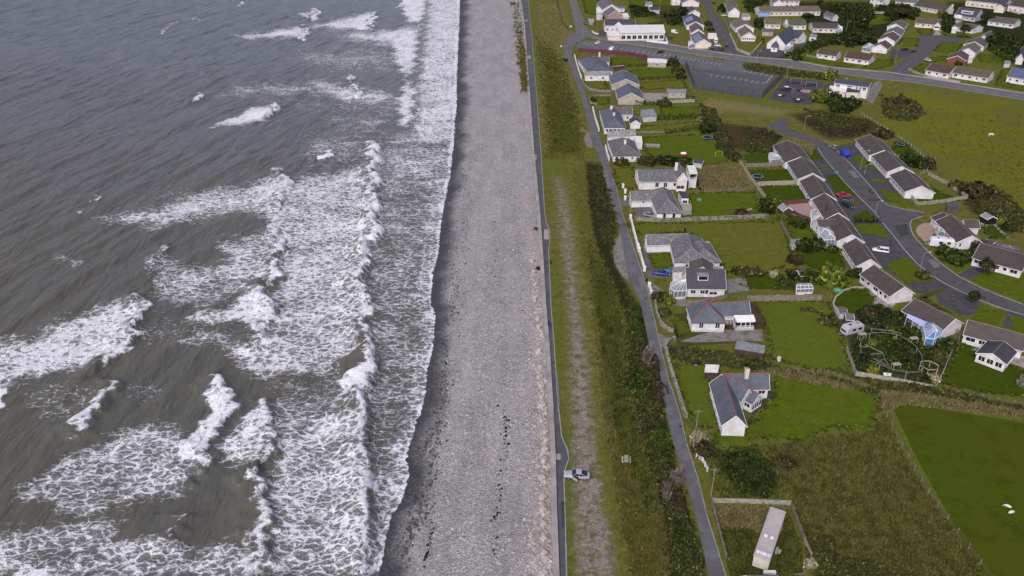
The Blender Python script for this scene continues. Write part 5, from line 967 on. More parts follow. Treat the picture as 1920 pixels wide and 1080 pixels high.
house('pale pink house with dark roof in the top right corner', [((1900,2),(1950,9),(1910,12),dict(ez=4.2,rz=6.4))], 'dkslate', 'pinkw', name='detached_house', ridge='dkridge')
# ================================================================ sheds and garden buildings
def shed(label, a, b, e, roof, wall, ez=2.0, rz=2.7, name='shed', cat='shed', hip=(0, 0), win=False, wins=None, extra=None, group=None):
    return house(label, [(a, b, e, dict(ez=ez, rz=rz, hip=hip, ov=0.12))], roof, wall, name, cat, group, 'dkridge', extra, win=win, wins=wins)
def flat_shed(label, pix, z, roofm, wallm, name='shed', cat='shed', win=None):
    P = [G(x, y, z) for x, y in pix]; c = sum(P, Vector())/len(P); org = Vector((c.x, c.y, 0)); h = empty(name, org, 0, label, cat)
    flat_part(h, org, pix, z, roofm, wallm, 'wall', win=win); return h
flat_shed('dark timber shed with pale sloping sheet roof above the reed hedge', [(1382,638),(1435,648),(1433,662),(1378,653)], 2.3, 'felt', 'dkwood')
flat_shed('pale garden building with two roof tones at the car park edge', [(1214,109),(1240,110),(1251,112),(1250,118),(1214,116)], 2.6, 'whiteroof', 'beige', win=(7, 1.2, 0.9, 1.0))
flat_shed('long beige shed with flat grey roof at the end of a patio', [(1250,166),(1286,167),(1287,174),(1252,174)], 2.6, 'felt', 'beige', win=(4, 1.0, 1.1, 0.8))
flat_shed('white shed with pale felt roof behind the fanned slate bungalow', [(1323,683),(1349,684),(1346,698),(1321,697)], 2.0, 'whiteroof', 'dkwood')
shed('small dark garden shed with grey roof beside the straw lawn', (1302,299), (1318,301), (1305,305), 'dkslate', 'greyw')
shed('round roofed timber shed in the red brick yard', (1470,381), (1478,388), (1465,385), 'felt', 'dkwood', 1.7, 2.8)
flat_shed('grey flat roofed shed under dark bushes by the plank fence', [(1482,449),(1503,447),(1507,455),(1487,458)], 2.0, 'felt', 'greyw')
shed('green garden shed half hidden among shrubs', (1497,507), (1508,506), (1498,513), 'court', 'dkwood', 1.7, 2.5)
shed('low grey roofed shed at the edge of the curved lawn', (1572,578), (1585,578), (1574,583), 'pslate', 'greyw', 1.5, 2.1)
shed('larger grey roofed shed next to the curved lawn', (1587,587), (1599,588), (1584,593), 'pslate', 'dkwood', 1.7, 2.5)
shed('black timber shed with curved dark roof and white trim', (1850,398), (1862,405), (1847,402), 'felt', 'black', 1.9, 2.8)
shed('summer house with slate hipped roof at the right edge', (1880,457), (1895,459), (1872,468), 'slate2', 'wood', 2.2, 3.2, 'summer_house', 'summer house', hip=(True, True))
shed('dark roofed garage behind the brown bungalow gable', (1852,449), (1864,453), (1851,460), 'dkslate', 'greyw', 2.2, 3.2, 'garage', 'garage')
shed('green roofed garden shed behind the pub', (1218,13), (1235,13), (1218,19), 'dkslate', 'greyw', 2.4, 3.6)
shed('cream timber kiosk by the coast road bend', (1104,35), (1112,35), (1106,40), 'paving', 'paving', 2.2, 3.0)
flat_shed('white garage with brown flat roof beside the navy slate house', [(1520,62),(1533,65),(1531,70),(1518,68)], 2.6, 'felt', 'white', 'garage', 'garage', win=(3, 2, 0.4, 1.2))
flat_shed('long white garage under the cream gable with solar panels', [(1327,62),(1343,62),(1344,66),(1328,65)], 2.4, 'whiteroof', 'white', 'garage', 'garage')
shed('grey roofed open shelter beside the tan roofed corner bungalows', (1430,54), (1450,55), (1428,60), 'pslate', 'beige', 2.2, 3.0)
flat_shed('white flat roofed garage among gardens at the top', [(1210,3),(1223,3),(1224,8),(1210,8)], 2.4, 'felt', 'white', 'garage', 'garage')
flat_shed('small grey shed on the steep green bank at the right', [(1884,113),(1895,114),(1895,119),(1883,119)], 2.2, 'felt', 'greyw')
flat_shed('pale grey outbuilding below the two storey white house', [(1619,34),(1625,34),(1625,37),(1619,37)], 2.0, 'whiteroof', 'white')
flat_shed('green grey oil tank shelter behind the fenced corner lawn', [(1778,379),(1798,380),(1800,389),(1776,389)], 1.8, 'court', 'court')
def greenhouse(label, pix, z=2.2, ze=1.6):
    P = [G(x, y, ze) for x, y in pix]; c = sum(P, Vector())/4; org = Vector((c.x, c.y, 0)); h = empty('greenhouse', org, 0, label, 'greenhouse')
    xs = [p[0] for p in pix]; y0 = (pix[0][1]+pix[3][1])/2; y1 = (pix[1][1]+pix[2][1])/2
    conserv(h, org, pix, z, ze, [(pix[0][0]*0.5+pix[3][0]*0.5, y0-2), (pix[1][0]*0.5+pix[2][0]*0.5, y1-2)])
greenhouse('glass greenhouse with white frame at the end of the plank fence', [(1494,533),(1520,532),(1525,541),(1494,542)])
# ================================================================ walls and fences
def offset_line(P, i):
    d = (P[min(i+1, len(P)-1)]-P[max(i-1, 0)]).normalized(); return Vector((-d.y, d.x))
def wall_thing(label, pix, h_, wd, mat, piers=False, name='garden_wall', cat='wall', cop=None):
    P = [G(*p).to_2d() for p in pix]; org = Vector((*P[0], 0)); root = empty(name, org, 0, label, cat)
    mb, cp = MB(), MB()
    for a, b in zip(P[:-1], P[1:]):
        d = (b-a).normalized(); n = Vector((-d.y, d.x))*wd/2; q = [a-n, b-n, b+n, a+n]; mb.prism([(v.x-org.x, v.y-org.y) for v in q], -0.05, h_)
        n2 = n*1.25; q = [a-n2, b-n2, b+n2, a+n2]; cp.prism([(v.x-org.x, v.y-org.y) for v in q], h_, h_+0.09)
    mb.build('wall_body', M[mat], root); cp.build('coping', M[cop or mat], root)
    if piers:
        for p in (P[0], P[-1]):
            m2 = MB(); x, y = p.x-org.x, p.y-org.y; m2.box(x-wd*0.9, x+wd*0.9, y-wd*0.9, y+wd*0.9, -0.05, h_+0.35); m2.prism([(x-wd, y-wd), (x+wd, y-wd), (x+wd, y+wd), (x-wd, y+wd)], h_+0.35, h_+0.6, 0, [(x-.05, y-.05), (x+.05, y-.05), (x+.05, y+.05), (x-.05, y+.05)]); m2.build('pier', M[mat], root)
def fence(label, pix, h_, mat, kind='board', step=2.4, name='fence', cat='fence', rails=3):
    P = [G(*p).to_2d() for p in pix]; org = Vector((*P[0], 0)); root = empty(name, org, 0, label, cat); panel = MB(); posts = []
    for a, b in zip(P[:-1], P[1:]):
        L = (b-a).length; n = max(1, int(round(L/step)))
        for i in range(n+1):
            if i < n or b is P[-1]: posts.append(a.lerp(b, i/n)-org.to_2d())
        la, lb = a-org.to_2d(), b-org.to_2d()
        if kind == 'board':
            k = 5
            for j in range(k): panel.beam((la.x, la.y, 0.08+(j+0.5)*h_*0.9/k), (lb.x, lb.y, 0.08+(j+0.5)*h_*0.9/k), 0.05+0.012*(j % 2), h_*0.9/k-0.015)
        elif kind == 'rail':
            for j in range(rails): z = h_*(0.3+0.62*j/max(1, rails-1)); panel.beam((la.x, la.y, z), (lb.x, lb.y, z), 0.05, 0.1)
        elif kind == 'wire':
            for j in range(4): z = h_*(0.2+0.75*j/3); panel.tube((la.x, la.y, z), (lb.x, lb.y, z), 0.015, 3)
        elif kind == 'slat':
            for z in (0.3*h_, 0.8*h_): panel.beam((la.x, la.y, z), (lb.x, lb.y, z), 0.05, 0.09)
            k = max(2, int(L/0.3))
            for j in range(k+1): q = la.lerp(lb, j/k); panel.box(q.x-0.07, q.x+0.07, q.y-0.035, q.y+0.035, 0.05, h_*0.95)
        elif kind == 'mesh':
            k = max(2, int(L/0.5))
            for j in range(k+1): q = la.lerp(lb, j/k); panel.tube((q.x, q.y, 0), (q.x, q.y, h_), 0.035, 3)
            for z in (0.1, h_*0.5, h_): panel.beam((la.x, la.y, z), (lb.x, lb.y, z), 0.07, 0.07)
    panel.build({'board': 'plank_panel', 'rail': 'rails', 'wire': 'wires', 'slat': 'slat_panel', 'mesh': 'mesh_panel'}[kind], M[mat], root)
    pm = None
    for p in posts[:90]:
        if pm is None:
            mb = MB(); r = 0.07 if kind != 'mesh' else 0.09; mb.box(-r, r, -r, r, -0.05, h_+0.1); o = mb.build('post', M[mat], root); pm = o
        else: o = pm.copy(); COL.objects.link(o); o.parent = root
        o.location = (p.x, p.y, 0)
    return root
wall_thing('white rendered wall with piers beside the long slate cottage drive', [(1182,411),(1189,440),(1196,466)], 1.1, 0.4, 'white', True)
wall_thing('white rendered wall in front of the sprawling slate roofed bungalow', [(1198,472),(1203,490),(1208,508)], 1.1, 0.4, 'white', True)
wall_thing('short white wall with tall pier by the conservatory gate', [(1217,538),(1221,553)], 1.0, 0.4, 'white', True)
wall_thing('white front wall of the big blue slate house by the lane', [(1111,205),(1116,225),(1123,247)], 1.3, 0.35, 'white')
wall_thing('white lane wall by the purple slate pyramid roof', [(1135,277),(1138,290),(1142,302)], 1.2, 0.35, 'white')
wall_thing('white lane wall by the car park corner bungalow', [(1077,106),(1083,128),(1090,148)], 1.2, 0.35, 'white')
wall_thing('low white wall with gap in front of the pub terrace, left part', [(1165,71),(1196,76)], 0.9, 0.4, 'white')
wall_thing('long white wall round the corner of the pub terrace', [(1212,78),(1252,83),(1246,69)], 1.3, 0.4, 'white')
wall_thing('low white wall curving by the coast road junction', [(1110,60),(1116,64),(1122,65)], 0.8, 0.3, 'white')
wall_thing('low pale stone wall curving to the gravel gateway', [(1228,568),(1231,590),(1238,608),(1250,619),(1263,624)], 0.9, 0.4, 'stonewall')
wall_thing('mossy stone wall curving along the lane below the gateway', [(1266,638),(1252,643),(1247,654),(1254,685),(1268,730),(1283,778),(1287,784)], 1.0, 0.55, 'stonewall')
wall_thing('long grey stone wall between the hipped slate bungalow and the olive lawn', [(1188,413),(1240,416),(1320,413),(1440,408)], 1.1, 0.45, 'stonewall')
wall_thing('maroon painted wall along the lower edge of the car park', [(1083,98),(1130,101),(1178,105),(1214,112)], 2.2, 0.25, 'maroon')
wall_thing('short maroon wall under a white canopy beside the first lane house', [(1147,132),(1170,130)], 2.0, 0.25, 'maroon', cop='whiteroof')
wall_thing('curved stone wall round the front garden of the twin slate bungalows', [(1091,150),(1095,160),(1106,168),(1125,172),(1145,172)], 0.8, 0.35, 'stonewall')
wall_thing('round edged garden wall with dark shrubs by the lane', [(1145,180),(1115,181),(1105,186),(1107,194),(1120,198)], 0.7, 0.35, 'stonewall')
wall_thing('pale garden wall running past the top right white terrace', [(1703,131),(1715,137),(1740,146),(1800,156)], 1.0, 0.3, 'concrete')
wall_thing('stepped brown stone wall round the corner bungalow garden', [(1368,65),(1376,82),(1382,95),(1405,104),(1412,100),(1428,82)], 1.2, 0.4, 'beige')
wall_thing('pale edging wall of the curved lawn', [(1567,584),(1562,570),(1567,558),(1582,546),(1600,540),(1622,540)], 0.3, 0.35, 'paleswood')
wall_thing('cream wall in front of the dark roofed house at the top right', [(1816,7),(1858,14)], 1.4, 0.3, 'cream')
wall_thing('cream retaining wall by the pale pink corner house', [(1888,20),(1912,27)], 1.2, 0.3, 'cream')
fence('pale board fence along the back of the estate gardens', [(1387,308),(1402,330),(1418,352),(1434,374)], 1.7, 'paleswood')
fence('grey board fence between the first two estate back gardens', [(1398,314),(1474,311)], 1.6, 'wood')
fence('tall grey green board fence between trampoline garden and plain lawn', [(1420,349),(1498,346)], 1.7, 'paleswood')
fence('dark red fence behind the brick yard', [(1463,385),(1522,380)], 1.6, 'redwood')
fence('dark red fence along the near side of the brick yard', [(1478,396),(1500,408),(1520,415)], 1.3, 'redwood')
fence('weathered fence along the olive lawn below the estate', [(1463,419),(1474,440),(1488,470)], 1.5, 'wood')
fence('long grey plank fence above the striped lawn', [(1400,566),(1460,565),(1540,564)], 1.9, 'wood')
fence('low plank fence behind the red hipped bungalow', [(1262,568),(1310,570),(1362,559)], 1.2, 'wood')
fence('tall mesh fence round the games court', [(1285,124),(1301,166),(1428,185),(1467,146)], 3.4, 'dkfelt', 'mesh', 4.5)
fence('low mesh fence along the upper edge of the games court', [(1400,131),(1467,146)], 1.2, 'dkfelt', 'mesh', 4.5)
fence('pale slatted fence round the corner lawn of the upper row', [(1702,366),(1720,386),(1765,381),(1813,373),(1775,347),(1740,329)], 1.4, 'paleswood', 'slat')
fence('pale fence along two sides of the oval pergola garden', [(1587,660),(1604,705),(1680,718),(1752,732)], 1.3, 'paleswood')
fence('thin rail fence between the pergola garden and the dark lawn', [(1752,732),(1768,700),(1784,660)], 1.2, 'paleswood', 'rail')
fence('timber fence along the top of the caravan plot', [(1334,943),(1408,945),(1482,948)], 1.2, 'paleswood')
fence('timber fence beside the lane on the caravan plot', [(1334,943),(1346,990),(1361,1048)], 1.2, 'wood')
fence('angled timber fence right of the caravan', [(1482,948),(1493,978),(1506,1012)], 1.2, 'wood')
fence('short plank fence at the gravel pad behind the caravan', [(1508,1018),(1520,1046)], 1.2, 'paleswood')
fence('old post and wire fence along the edge of the dark green field', [(1652,738),(1654,765),(1690,840),(1740,925),(1795,1000),(1860,1090)], 1.1, 'wood', 'wire', 3.5)
fence('post and wire fence along the reed hedge on the right', [(1755,735),(1840,748),(1930,765)], 1.1, 'wood', 'wire', 3.5)
fence('field fence curving behind the upper estate row', [(1615,215),(1650,237),(1690,262),(1720,285),(1730,295),(1742,310),(1738,322),(1725,328)], 1.1, 'paleswood', 'rail', 3, rails=2)
fence('rail fence between the straw lawn and the green lawn', [(1292,362),(1350,360),(1412,355)], 1.0, 'wood', 'rail', 3, rails=2)
fence('pale board fence between two green strips behind the lane', [(1246,194),(1302,192)], 1.6, 'paleswood')
fence('pale rail fence by the trampoline lawn', [(1194,251),(1245,250)], 1.0, 'paleswood', 'rail', 3)
fence('white post and rail fence between car park and main road', [(1110,73),(1180,84),(1250,95),(1335,110)], 1.0, 'metal', 'rail', 5, rails=2)
fence('grey fence across the upper green gardens', [(1622,26),(1658,26)], 1.6, 'paleswood')
fence('rusty field gate fence right of the white two storey house', [(1650,155),(1640,178),(1620,205)], 1.3, 'wood', 'rail', 3)
fence('pair of loose rails beside the upper row hedge', [(1738,300),(1752,301)], 1.0, 'paleswood', 'rail', 2, rails=2)
fence('white fence by the pink bungalow above the trees', [(1345,18),(1362,45),(1368,58)], 1.1, 'wood', 'slat')
fence('low garden fence beside the short main road bungalow', [(1512,106),(1532,110)], 1.2, 'wood')
fence('short grey fence by the lilac veranda bungalow', [(1775,622),(1800,628),(1795,644)], 1.5, 'wood', 'slat')
fence('short rail barrier on the verge at the bottom', [(1272,1068),(1306,1070)], 0.9, 'wood', 'rail', 3, rails=1)
fence('white gate by the lane at the rough plot', [(1305,859),(1317,866),(1326,884)], 1.0, 'pvc', 'rail', 1.5, 'gate', 'gate')
fence('dark gate at the gravel gateway', [(1266,624),(1269,635)], 1.2, 'black', 'rail', 1.2, 'gate', 'gate')
# ================================================================ poles and lamps
def height_from(base, top_y):
    p = G(*base); lo_, hi_ = 0.5, 16
    for _ in range(40):
        m = (lo_+hi_)/2
        if PIX(p.x, p.y, m)[1] > top_y: lo_ = m
        else: hi_ = m
    return lo_
def pole(label, base, top_y, kind='lamp', arm=(1, 0)):
    p = G(*base); h_ = height_from(base, top_y); root = empty('street_lamp' if kind == 'lamp' else 'utility_pole', p, 0, label, 'lamp' if kind == 'lamp' else 'pole')
    mb = MB()
    if kind == 'lamp':
        mb.tube((0, 0, 0), (0, 0, 1.2), 0.1, 8); mb.tube((0, 0, 1.2), (0, 0, h_), 0.07, 8, 0, 0.05); mb.build('post', M['metal'], root)
        a = Vector((arm[0], arm[1], 0)).normalized(); m2 = MB(); m2.tube((0, 0, h_-0.05), a*1.3+Vector((0, 0, h_+0.15)), 0.045, 6); m2.build('arm', M['metal'], root)
        m3 = MB(); m3.beam(a*1.2+Vector((0, 0, h_+0.15)), a*1.95+Vector((0, 0, h_+0.2)), 0.24, 0.13); m3.build('lamp_head', M['greyw'], root)
    else:
        mb.tube((0, 0, 0), (0, 0, h_), 0.15, 8, 0, 0.11); mb.build('post', M['wood'], root); m2 = MB(); m2.beam((-0.6, 0, h_-0.6), (0.6, 0, h_-0.6), 0.08, 0.09); m2.build('crossarm', M['wood'], root)
        m3 = MB(); [m3.tube((x, 0, h_-0.55), (x, 0, h_-0.4), 0.03, 5) for x in (-0.7, -0.25, 0.25, 0.7)]; m3.build('insulators', M['greyw'], root)
for a in (('lamp post with angled arm on the lawn corner of the estate road bend', (1725,505), 474, 'lamp', (1, 0.1)), ('lamp post on the front lawn below the upper row', (1613,318), 283), ('lone lamp post on the brown moor by the footpath', (1507,244), 218), ('lamp post on the kerb opposite the fenced corner lawn', (1641,400), 378, 'lamp', (1, .3)), ('lamp post at the main road by the pub wall', (1213,80), 52), ('lamp post on the verge above the playground', (1475,148), 125),
          ('lamp post beside the mouth of the upper close', (1678,118), 84), ('lamp post at the coast road bend', (1093,72), 44), ('lamp post by the corner bungalow wall', (1379,93), 68), ('lamp post near the white car park kerb on the right', (1419,114), 96), ('lamp post behind the cream gable bungalow in the trees', (1585,66), 40), ('lamp post beside the upper rows second lawn', (1621,326), 308)): pole(*a)
for a in (('wooden utility pole beside the mossy stone wall on the lane', (1299,846), 767, 'pole'), ('wooden utility pole with insulators on the rough plot', (1333,930), 876, 'pole'), ('wooden utility pole at the hipped slate bungalow drive', (1181,410), 377, 'pole'), ('pale wooden pole in the alley right of the pub', (1297,66), 40, 'pole'), ('tall wooden pole behind the pub gardens', (1236,30), -8, 'pole')): pole(*a)
# ================================================================ vehicles
def loft(sec, cap=True):
    """sec: list of (x, [(y,z)...]) half outlines mirrored to closed rings"""
    V, Fc = [], []; n = None
    for x, half in sec:
        ring = [(x, y, z) for y, z in half]+[(x, -y, z) for y, z in half[::-1]]; n = len(ring); V += ring
    for i in range(len(sec)-1):
        for j in range(n): k = (j+1) % n; a = i*n; Fc.append((a+j, a+k, a+n+k, a+n+j))
    if cap: Fc.append(tuple(range(n))); Fc.append(tuple(range(len(V)-1, len(V)-n-1, -1)))
    return V, Fc
def car(label, rear, front, col, kind='hatch', door_open=False, group=None):
    p, q = G(*rear), G(*front); d = (q-p).to_2d(); ang = math.atan2(d.y, d.x); c = (p+q)/2; c.z = 0.075
    L, W_, H_ = dict(hatch=(4.0, 1.72, 1.46), saloon=(4.6, 1.8, 1.4), coupe=(4.7, 1.85, 1.35), estate=(4.5, 1.78, 1.5), van=(5.0, 1.95, 2.1))[kind]
    root = empty('van' if kind == 'van' else 'car', c, ang, label, 'van' if kind == 'van' else 'car', group); pm = paint('paint_%s' % '_'.join('%d' % (x*100) for x in col), col)
    hl, hw = L/2, W_/2; b = 0.32; belt = 0.86 if kind != 'van' else 1.15
    def half(w_, zt, zb=0.24): return [(w_*0.86, zb), (w_, zb+0.14), (w_, zt*0.78), (w_*0.93, zt), (w_*0.4, zt+0.035)]
    nose = 0.66 if kind != 'van' else 0.95
    sec = [(-hl, half(hw*0.62, belt*0.78, b)), (-hl+0.07, half(hw*0.8, belt*0.9)), (-hl+0.25, half(hw*0.92, belt*0.98)), (-hl+0.7, half(hw, belt)), (-0.2, half(hw, belt)), (hl*0.42, half(hw, belt*0.97)), (hl-0.75, half(hw*0.98, nose+0.12)), (hl-0.35, half(hw*0.9, nose+0.02)), (hl-0.1, half(hw*0.74, nose-0.08)), (hl, half(hw*0.52, nose-0.16, b))]
    V, Fc = loft(sec); body = mesh_obj('body', V, Fc, pm, root, smooth=True)
    x0, x1, x2, x3 = dict(hatch=(-hl+0.12, -hl+0.55, 0.25, hl*0.44), saloon=(-hl+0.75, -hl+1.5, 0.2, hl*0.42), coupe=(-hl+0.45, -hl+1.6, 0.1, hl*0.38), estate=(-hl+0.1, -hl+0.4, 0.25, hl*0.44), van=(-hl+0.06, -hl+0.12, 0.95, hl*0.6))[kind]
    def gh(w1, z1): return [(w1, belt-0.03), (w1*0.98, belt+0.02), (w1*0.9, z1), (w1*0.5, z1+0.01)]
    tb = belt+0.03
    sg = [(x0, [(hw*0.86, belt-0.03), (hw*0.86, belt), (hw*0.84, tb), (hw*0.4, tb)]), (x1, gh(hw*0.92, H_-0.05)), (x2, gh(hw*0.92, H_-0.05)), (x3, [(hw*0.88, belt-0.03), (hw*0.88, belt), (hw*0.86, tb), (hw*0.4, tb)])]
    V, Fc = loft(sg); mesh_obj('windows', V, Fc, M['glass'] if kind != 'van' else pm, root, smooth=False)
    mb = MB(); R_ = [(x1-0.05, hw*0.79), (x2+0.05, hw*0.79)]
    mb.prism([(x1-0.1, -hw*0.80), (x2+0.06, -hw*0.80), (x2+0.06, hw*0.80), (x1-0.1, hw*0.80)], H_-0.055, H_, 0, [(x1+0.05, -hw*0.68), (x2-0.1, -hw*0.68), (x2-0.1, hw*0.68), (x1+0.05, hw*0.68)])
    for s_ in (-1, 1):
        mb.tube((x0, s_*hw*0.86, tb), (x1, s_*hw*0.82, H_-0.05), 0.05, 5); mb.tube((x3, s_*hw*0.88, tb), (x2, s_*hw*0.82, H_-0.05), 0.045, 5); mb.tube(((x1+x2)/2-0.1, s_*hw*0.92, belt), ((x1+x2)/2-0.05, s_*hw*0.83, H_-0.04), 0.05, 5)
    mb.build('car_roof', pm, root)
    if kind == 'van':
        mb = MB(); mb.poly([(x2+0.12, -hw*.78, H_-.2), (x3+0.04, -hw*.84, belt+.08), (x3+0.04, hw*.84, belt+.08), (x2+0.12, hw*.78, H_-.2)]); mb.build('windscreen', M['glass'], root)
    wm = None
    for sx in (-hl*0.62, hl*0.64):
        for sy in (-1, 1):
            if wm is None:
                mb = MB(); mb.tube((0, -0.1, 0), (0, 0.1, 0), 0.31, 14); wh = mb.build('wheel', M['rubber'], root); m2 = MB(); m2.tube((0, -0.115, 0), (0, 0.115, 0), 0.19, 10); rim = m2.build('rim', M['alloy'], wh); wm = (wh, rim)
            else:
                wh = wm[0].copy(); COL.objects.link(wh); wh.parent = root; r2 = wm[1].copy(); COL.objects.link(r2); r2.parent = wh
            wh.location = (sx, sy*(hw-0.1), 0.31-0.075+0.0)
    for sy in (-1, 1):
        mb = MB(); mb.box(hl-0.16, hl-0.02, sy*hw*0.6-0.14, sy*hw*0.6+0.14, nose-0.2, nose-0.06); mb.build('headlight', M['pvc'], root)
        mb = MB(); mb.box(-hl-0.005, -hl+0.1, sy*hw*0.64-0.13, sy*hw*0.64+0.13, belt*0.6, belt*0.8); mb.build('tail_light', paint('tail_red', (0.25, 0.01, 0.01)), root)
        mb = MB(); mb.box(x3-0.35, x3-0.2, sy*(hw+0.02)-0.07, sy*(hw+0.02)+0.07, belt, belt+0.13); mb.build('wing_mirror', pm, root)
    if door_open:
        dv = MB(); R = Matrix.Translation((0.75, door_open*hw, 0)) @ Matrix.Rotation(door_open*math.radians(-38) if False else math.radians(180-door_open*40), 4, 'Z')
        dv.box(0, 1.15, -0.05, 0.05, 0.3, 0.86, 0, R); dv.box(0.12, 1.1, -0.02, 0.02, 0.86, 1.22, 1, R); dv.build('door', [pm, M['glass']], root)
        m2 = MB(); m2.box(-0.3, 0.66, door_open*(hw-0.02)-0.05, door_open*(hw+0.005), 0.36, 0.8); m2.build('door_opening', M['black'], root)
    return root
SIL, WHI, BLK, RED, NAV, GRY, TEAL = (0.50, 0.51, 0.55), (0.72, 0.72, 0.73), (0.018, 0.018, 0.021), (0.32, 0.012, 0.03), (0.02, 0.04, 0.22), (0.22, 0.23, 0.26), (0.03, 0.045, 0.05)
car('silver coupe with its driver door open on the grass by the promenade', (1105,896), (1058,893), (0.34, 0.36, 0.42), 'coupe', 1)
car('white hatchback near the left end of the car park', (1127,81), (1114,84), WHI)
car('black saloon in the car park bays', (1233,101), (1244,98), BLK, 'saloon')
car('dark car half on the grass at the lane bend', (1063,116), (1056,112), BLK, 'hatch')
car('black hatchback driving down the coast road', (1094,43), (1099,49), BLK)
car('dark blue saloon in the alley beside the pub', (1256,68), (1260,79), (0.03, 0.035, 0.07), 'saloon')
car('white hatchback in front of the cream gabled bungalow', (1338,87), (1353,88), WHI)
car('black saloon parked in front of the white hatchback', (1328,91), (1344,92), BLK, 'saloon')
car('dark grey car beside the side road mouth', (1348,95), (1359,94), (0.06, 0.06, 0.07))
car('black hatchback turning at the side road mouth', (1360,87), (1366,92), BLK)
car('white car at the tan roofed gable house', (1351,31), (1364,30), WHI, 'saloon')
car('red saloon on the estate driveway', (1569,368), (1593,369), RED, 'saloon')
car('dark teal car beside the red saloon', (1577,376), (1597,379), TEAL)
car('black estate car nearest the estate lawn', (1582,385), (1596,391), BLK, 'estate')
car('white hatchback on the driveway by the bungalow gable', (1661,474), (1640,471), WHI, 'estate')
car('grey hatchback at the top of the estate road', (1568,282), (1556,276), GRY)
car('bright blue saloon beside the conservatory cottage', (1228,514), (1252,517), NAV, 'saloon')
car('dark grey saloon on the drive of the hipped slate bungalow', (1206,404), (1231,409), GRY, 'saloon')
car('black car farther back in the close driveway', (1688,95), (1706,94), BLK, 'saloon')
car('dark blue car nearer the road in the close driveway', (1707,100), (1719,96), (0.03, 0.035, 0.06), 'hatch')
car('silver car outside the brick gabled bungalow', (1733,113), (1746,116), SIL, 'hatch')
car('dark car parked under bushes high on the side road', (1334,6), (1345,9), BLK, 'hatch')
car('small white van in the alley right of the pub', (1261,62), (1269,64), WHI, 'van')
def tarp_van():
    p, q = G(1577,288), G(1592,298); d = (q-p).to_2d(); root = empty('van', (p+q)/2, math.atan2(d.y, d.x), 'van under a bright blue cover on the estate road', 'van')
    h = lambda w_, z: [(w_*0.98, 0.1), (w_, 0.5), (w_*0.97, z*0.8), (w_*0.8, z), (w_*0.3, z+0.06)]
    V, Fc = loft([(-2.4, h(0.8, 1.6)), (-2.2, h(1.0, 2.1)), (0, h(1.05, 2.25)), (1.3, h(1.02, 2.15)), (1.9, h(0.98, 1.4)), (2.5, h(0.85, 1.1))]); mesh_obj('cover', V, Fc, paint('blue_cover', (0.018, 0.045, 0.33), 0, 0.6), root, smooth=True)
    for sx in (-1.5, 1.6):
        for sy in (-1, 1): mb = MB(); mb.tube((sx, sy*0.8-0.1, 0.3), (sx, sy*0.8+0.1, 0.3), 0.3, 12); mb.build('wheel', M['rubber'], root)
tarp_van()
def caravan(label, rear, front, L, W_, H_, col='white_caravan', motor=False, name='caravan', vents=2):
    p, q = G(*rear), G(*front); d = (q-p).to_2d(); root = empty(name, (p+q)/2, math.atan2(d.y, d.x), label, name if name != 'motorhome' else 'motorhome')
    pm = paint('caravan_shell', (0.68, 0.68, 0.69), 0, 0.35) if col == 'white_caravan' else paint('faded_caravan_shell', (0.40, 0.39, 0.41), 0, 0.5); hw, hl = W_/2, L/2
    h = lambda w_, z, b=0.4: [(w_*0.98, b), (w_, b+0.3), (w_, z*0.88), (w_*0.92, z), (w_*0.4, z+0.05)]
    if motor: sec = [(-hl, h(hw*0.97, H_-0.2)), (-hl+0.1, h(hw, H_)), (hl*0.5, h(hw, H_+0.05)), (hl*0.62, h(hw, H_*0.92, 0.5)), (hl*0.66, h(hw*0.9, H_*0.5)), (hl*0.85, h(hw*0.85, H_*0.4)), (hl, h(hw*0.75, H_*0.32))]
    else: sec = [(-hl, h(hw*0.95, H_*0.55)), (-hl+0.25, h(hw, H_*0.96)), (-hl+0.6, h(hw, H_)), (hl-0.9, h(hw, H_)), (hl-0.35, h(hw, H_*0.85)), (hl, h(hw*0.95, H_*0.5))]
    V, Fc = loft(sec); mesh_obj('body', V, Fc, pm, root, smooth=False)
    for s_ in (-1, 1):
        for x in (-hl*0.5, hl*0.15): mb = MB(); mb.box(x-0.5, x+0.5, s_*hw-0.02, s_*hw+0.02, H_*0.5, H_*0.76); mb.build('window', M['glass'], root)
        for x in ((-hl*0.55, hl*0.7) if motor else (-0.1,)): mb = MB(); mb.tube((x, s_*(hw-0.22), 0.33), (x, s_*(hw-0.02), 0.33), 0.33, 12); mb.build('wheel', M['rubber'], root)
    for i in range(vents): mb = MB(); x = -hl*0.45+i*hl*0.8; mb.box(x-0.28, x+0.28, -0.28, 0.28, H_+0.02, H_+0.14); mb.build('roof_vent', M['glass' if i % 2 else 'felt'], root)
    if motor:
        mb = MB(); mb.poly([(hl*0.66, -hw*.8, H_*.62), (hl*0.87, -hw*.78, H_*.44), (hl*0.87, hw*.78, H_*.44), (hl*0.66, hw*.8, H_*.62)]); mb.build('windscreen', M['glass'], root)
    else:
        mb = MB(); mb.tube((hl, 0, 0.45), (hl+1.1, 0, 0.4), 0.05, 6); mb.tube((hl-0.3, 0.4, 0.45), (hl+0.9, 0, 0.42), 0.04, 6); mb.build('tow_bar', M['metal'], root)
        mb = MB(); mb.box(hl-0.12, hl+0.01, -hw*0.75, hw*0.75, H_*0.42, H_*0.6, 0); mb.build('window', M['glass'], root)
caravan('white motorhome parked alone in the car park', (1152,94), (1140,103), 5.8, 2.1, 2.8, motor=True, name='motorhome')
caravan('white motorhome outside the cream gabled bungalow', (1339,73), (1344,86), 5.8, 2.1, 2.7, motor=True, name='motorhome')
caravan('large white touring caravan partly behind a shrub by the cul de sac', (1785,464), (1742,460), 6.6, 2.3, 2.6)
caravan('pale touring caravan by the oval pergola garden', (1613,620), (1579,628), 5.2, 2.2, 2.4, 'faded')
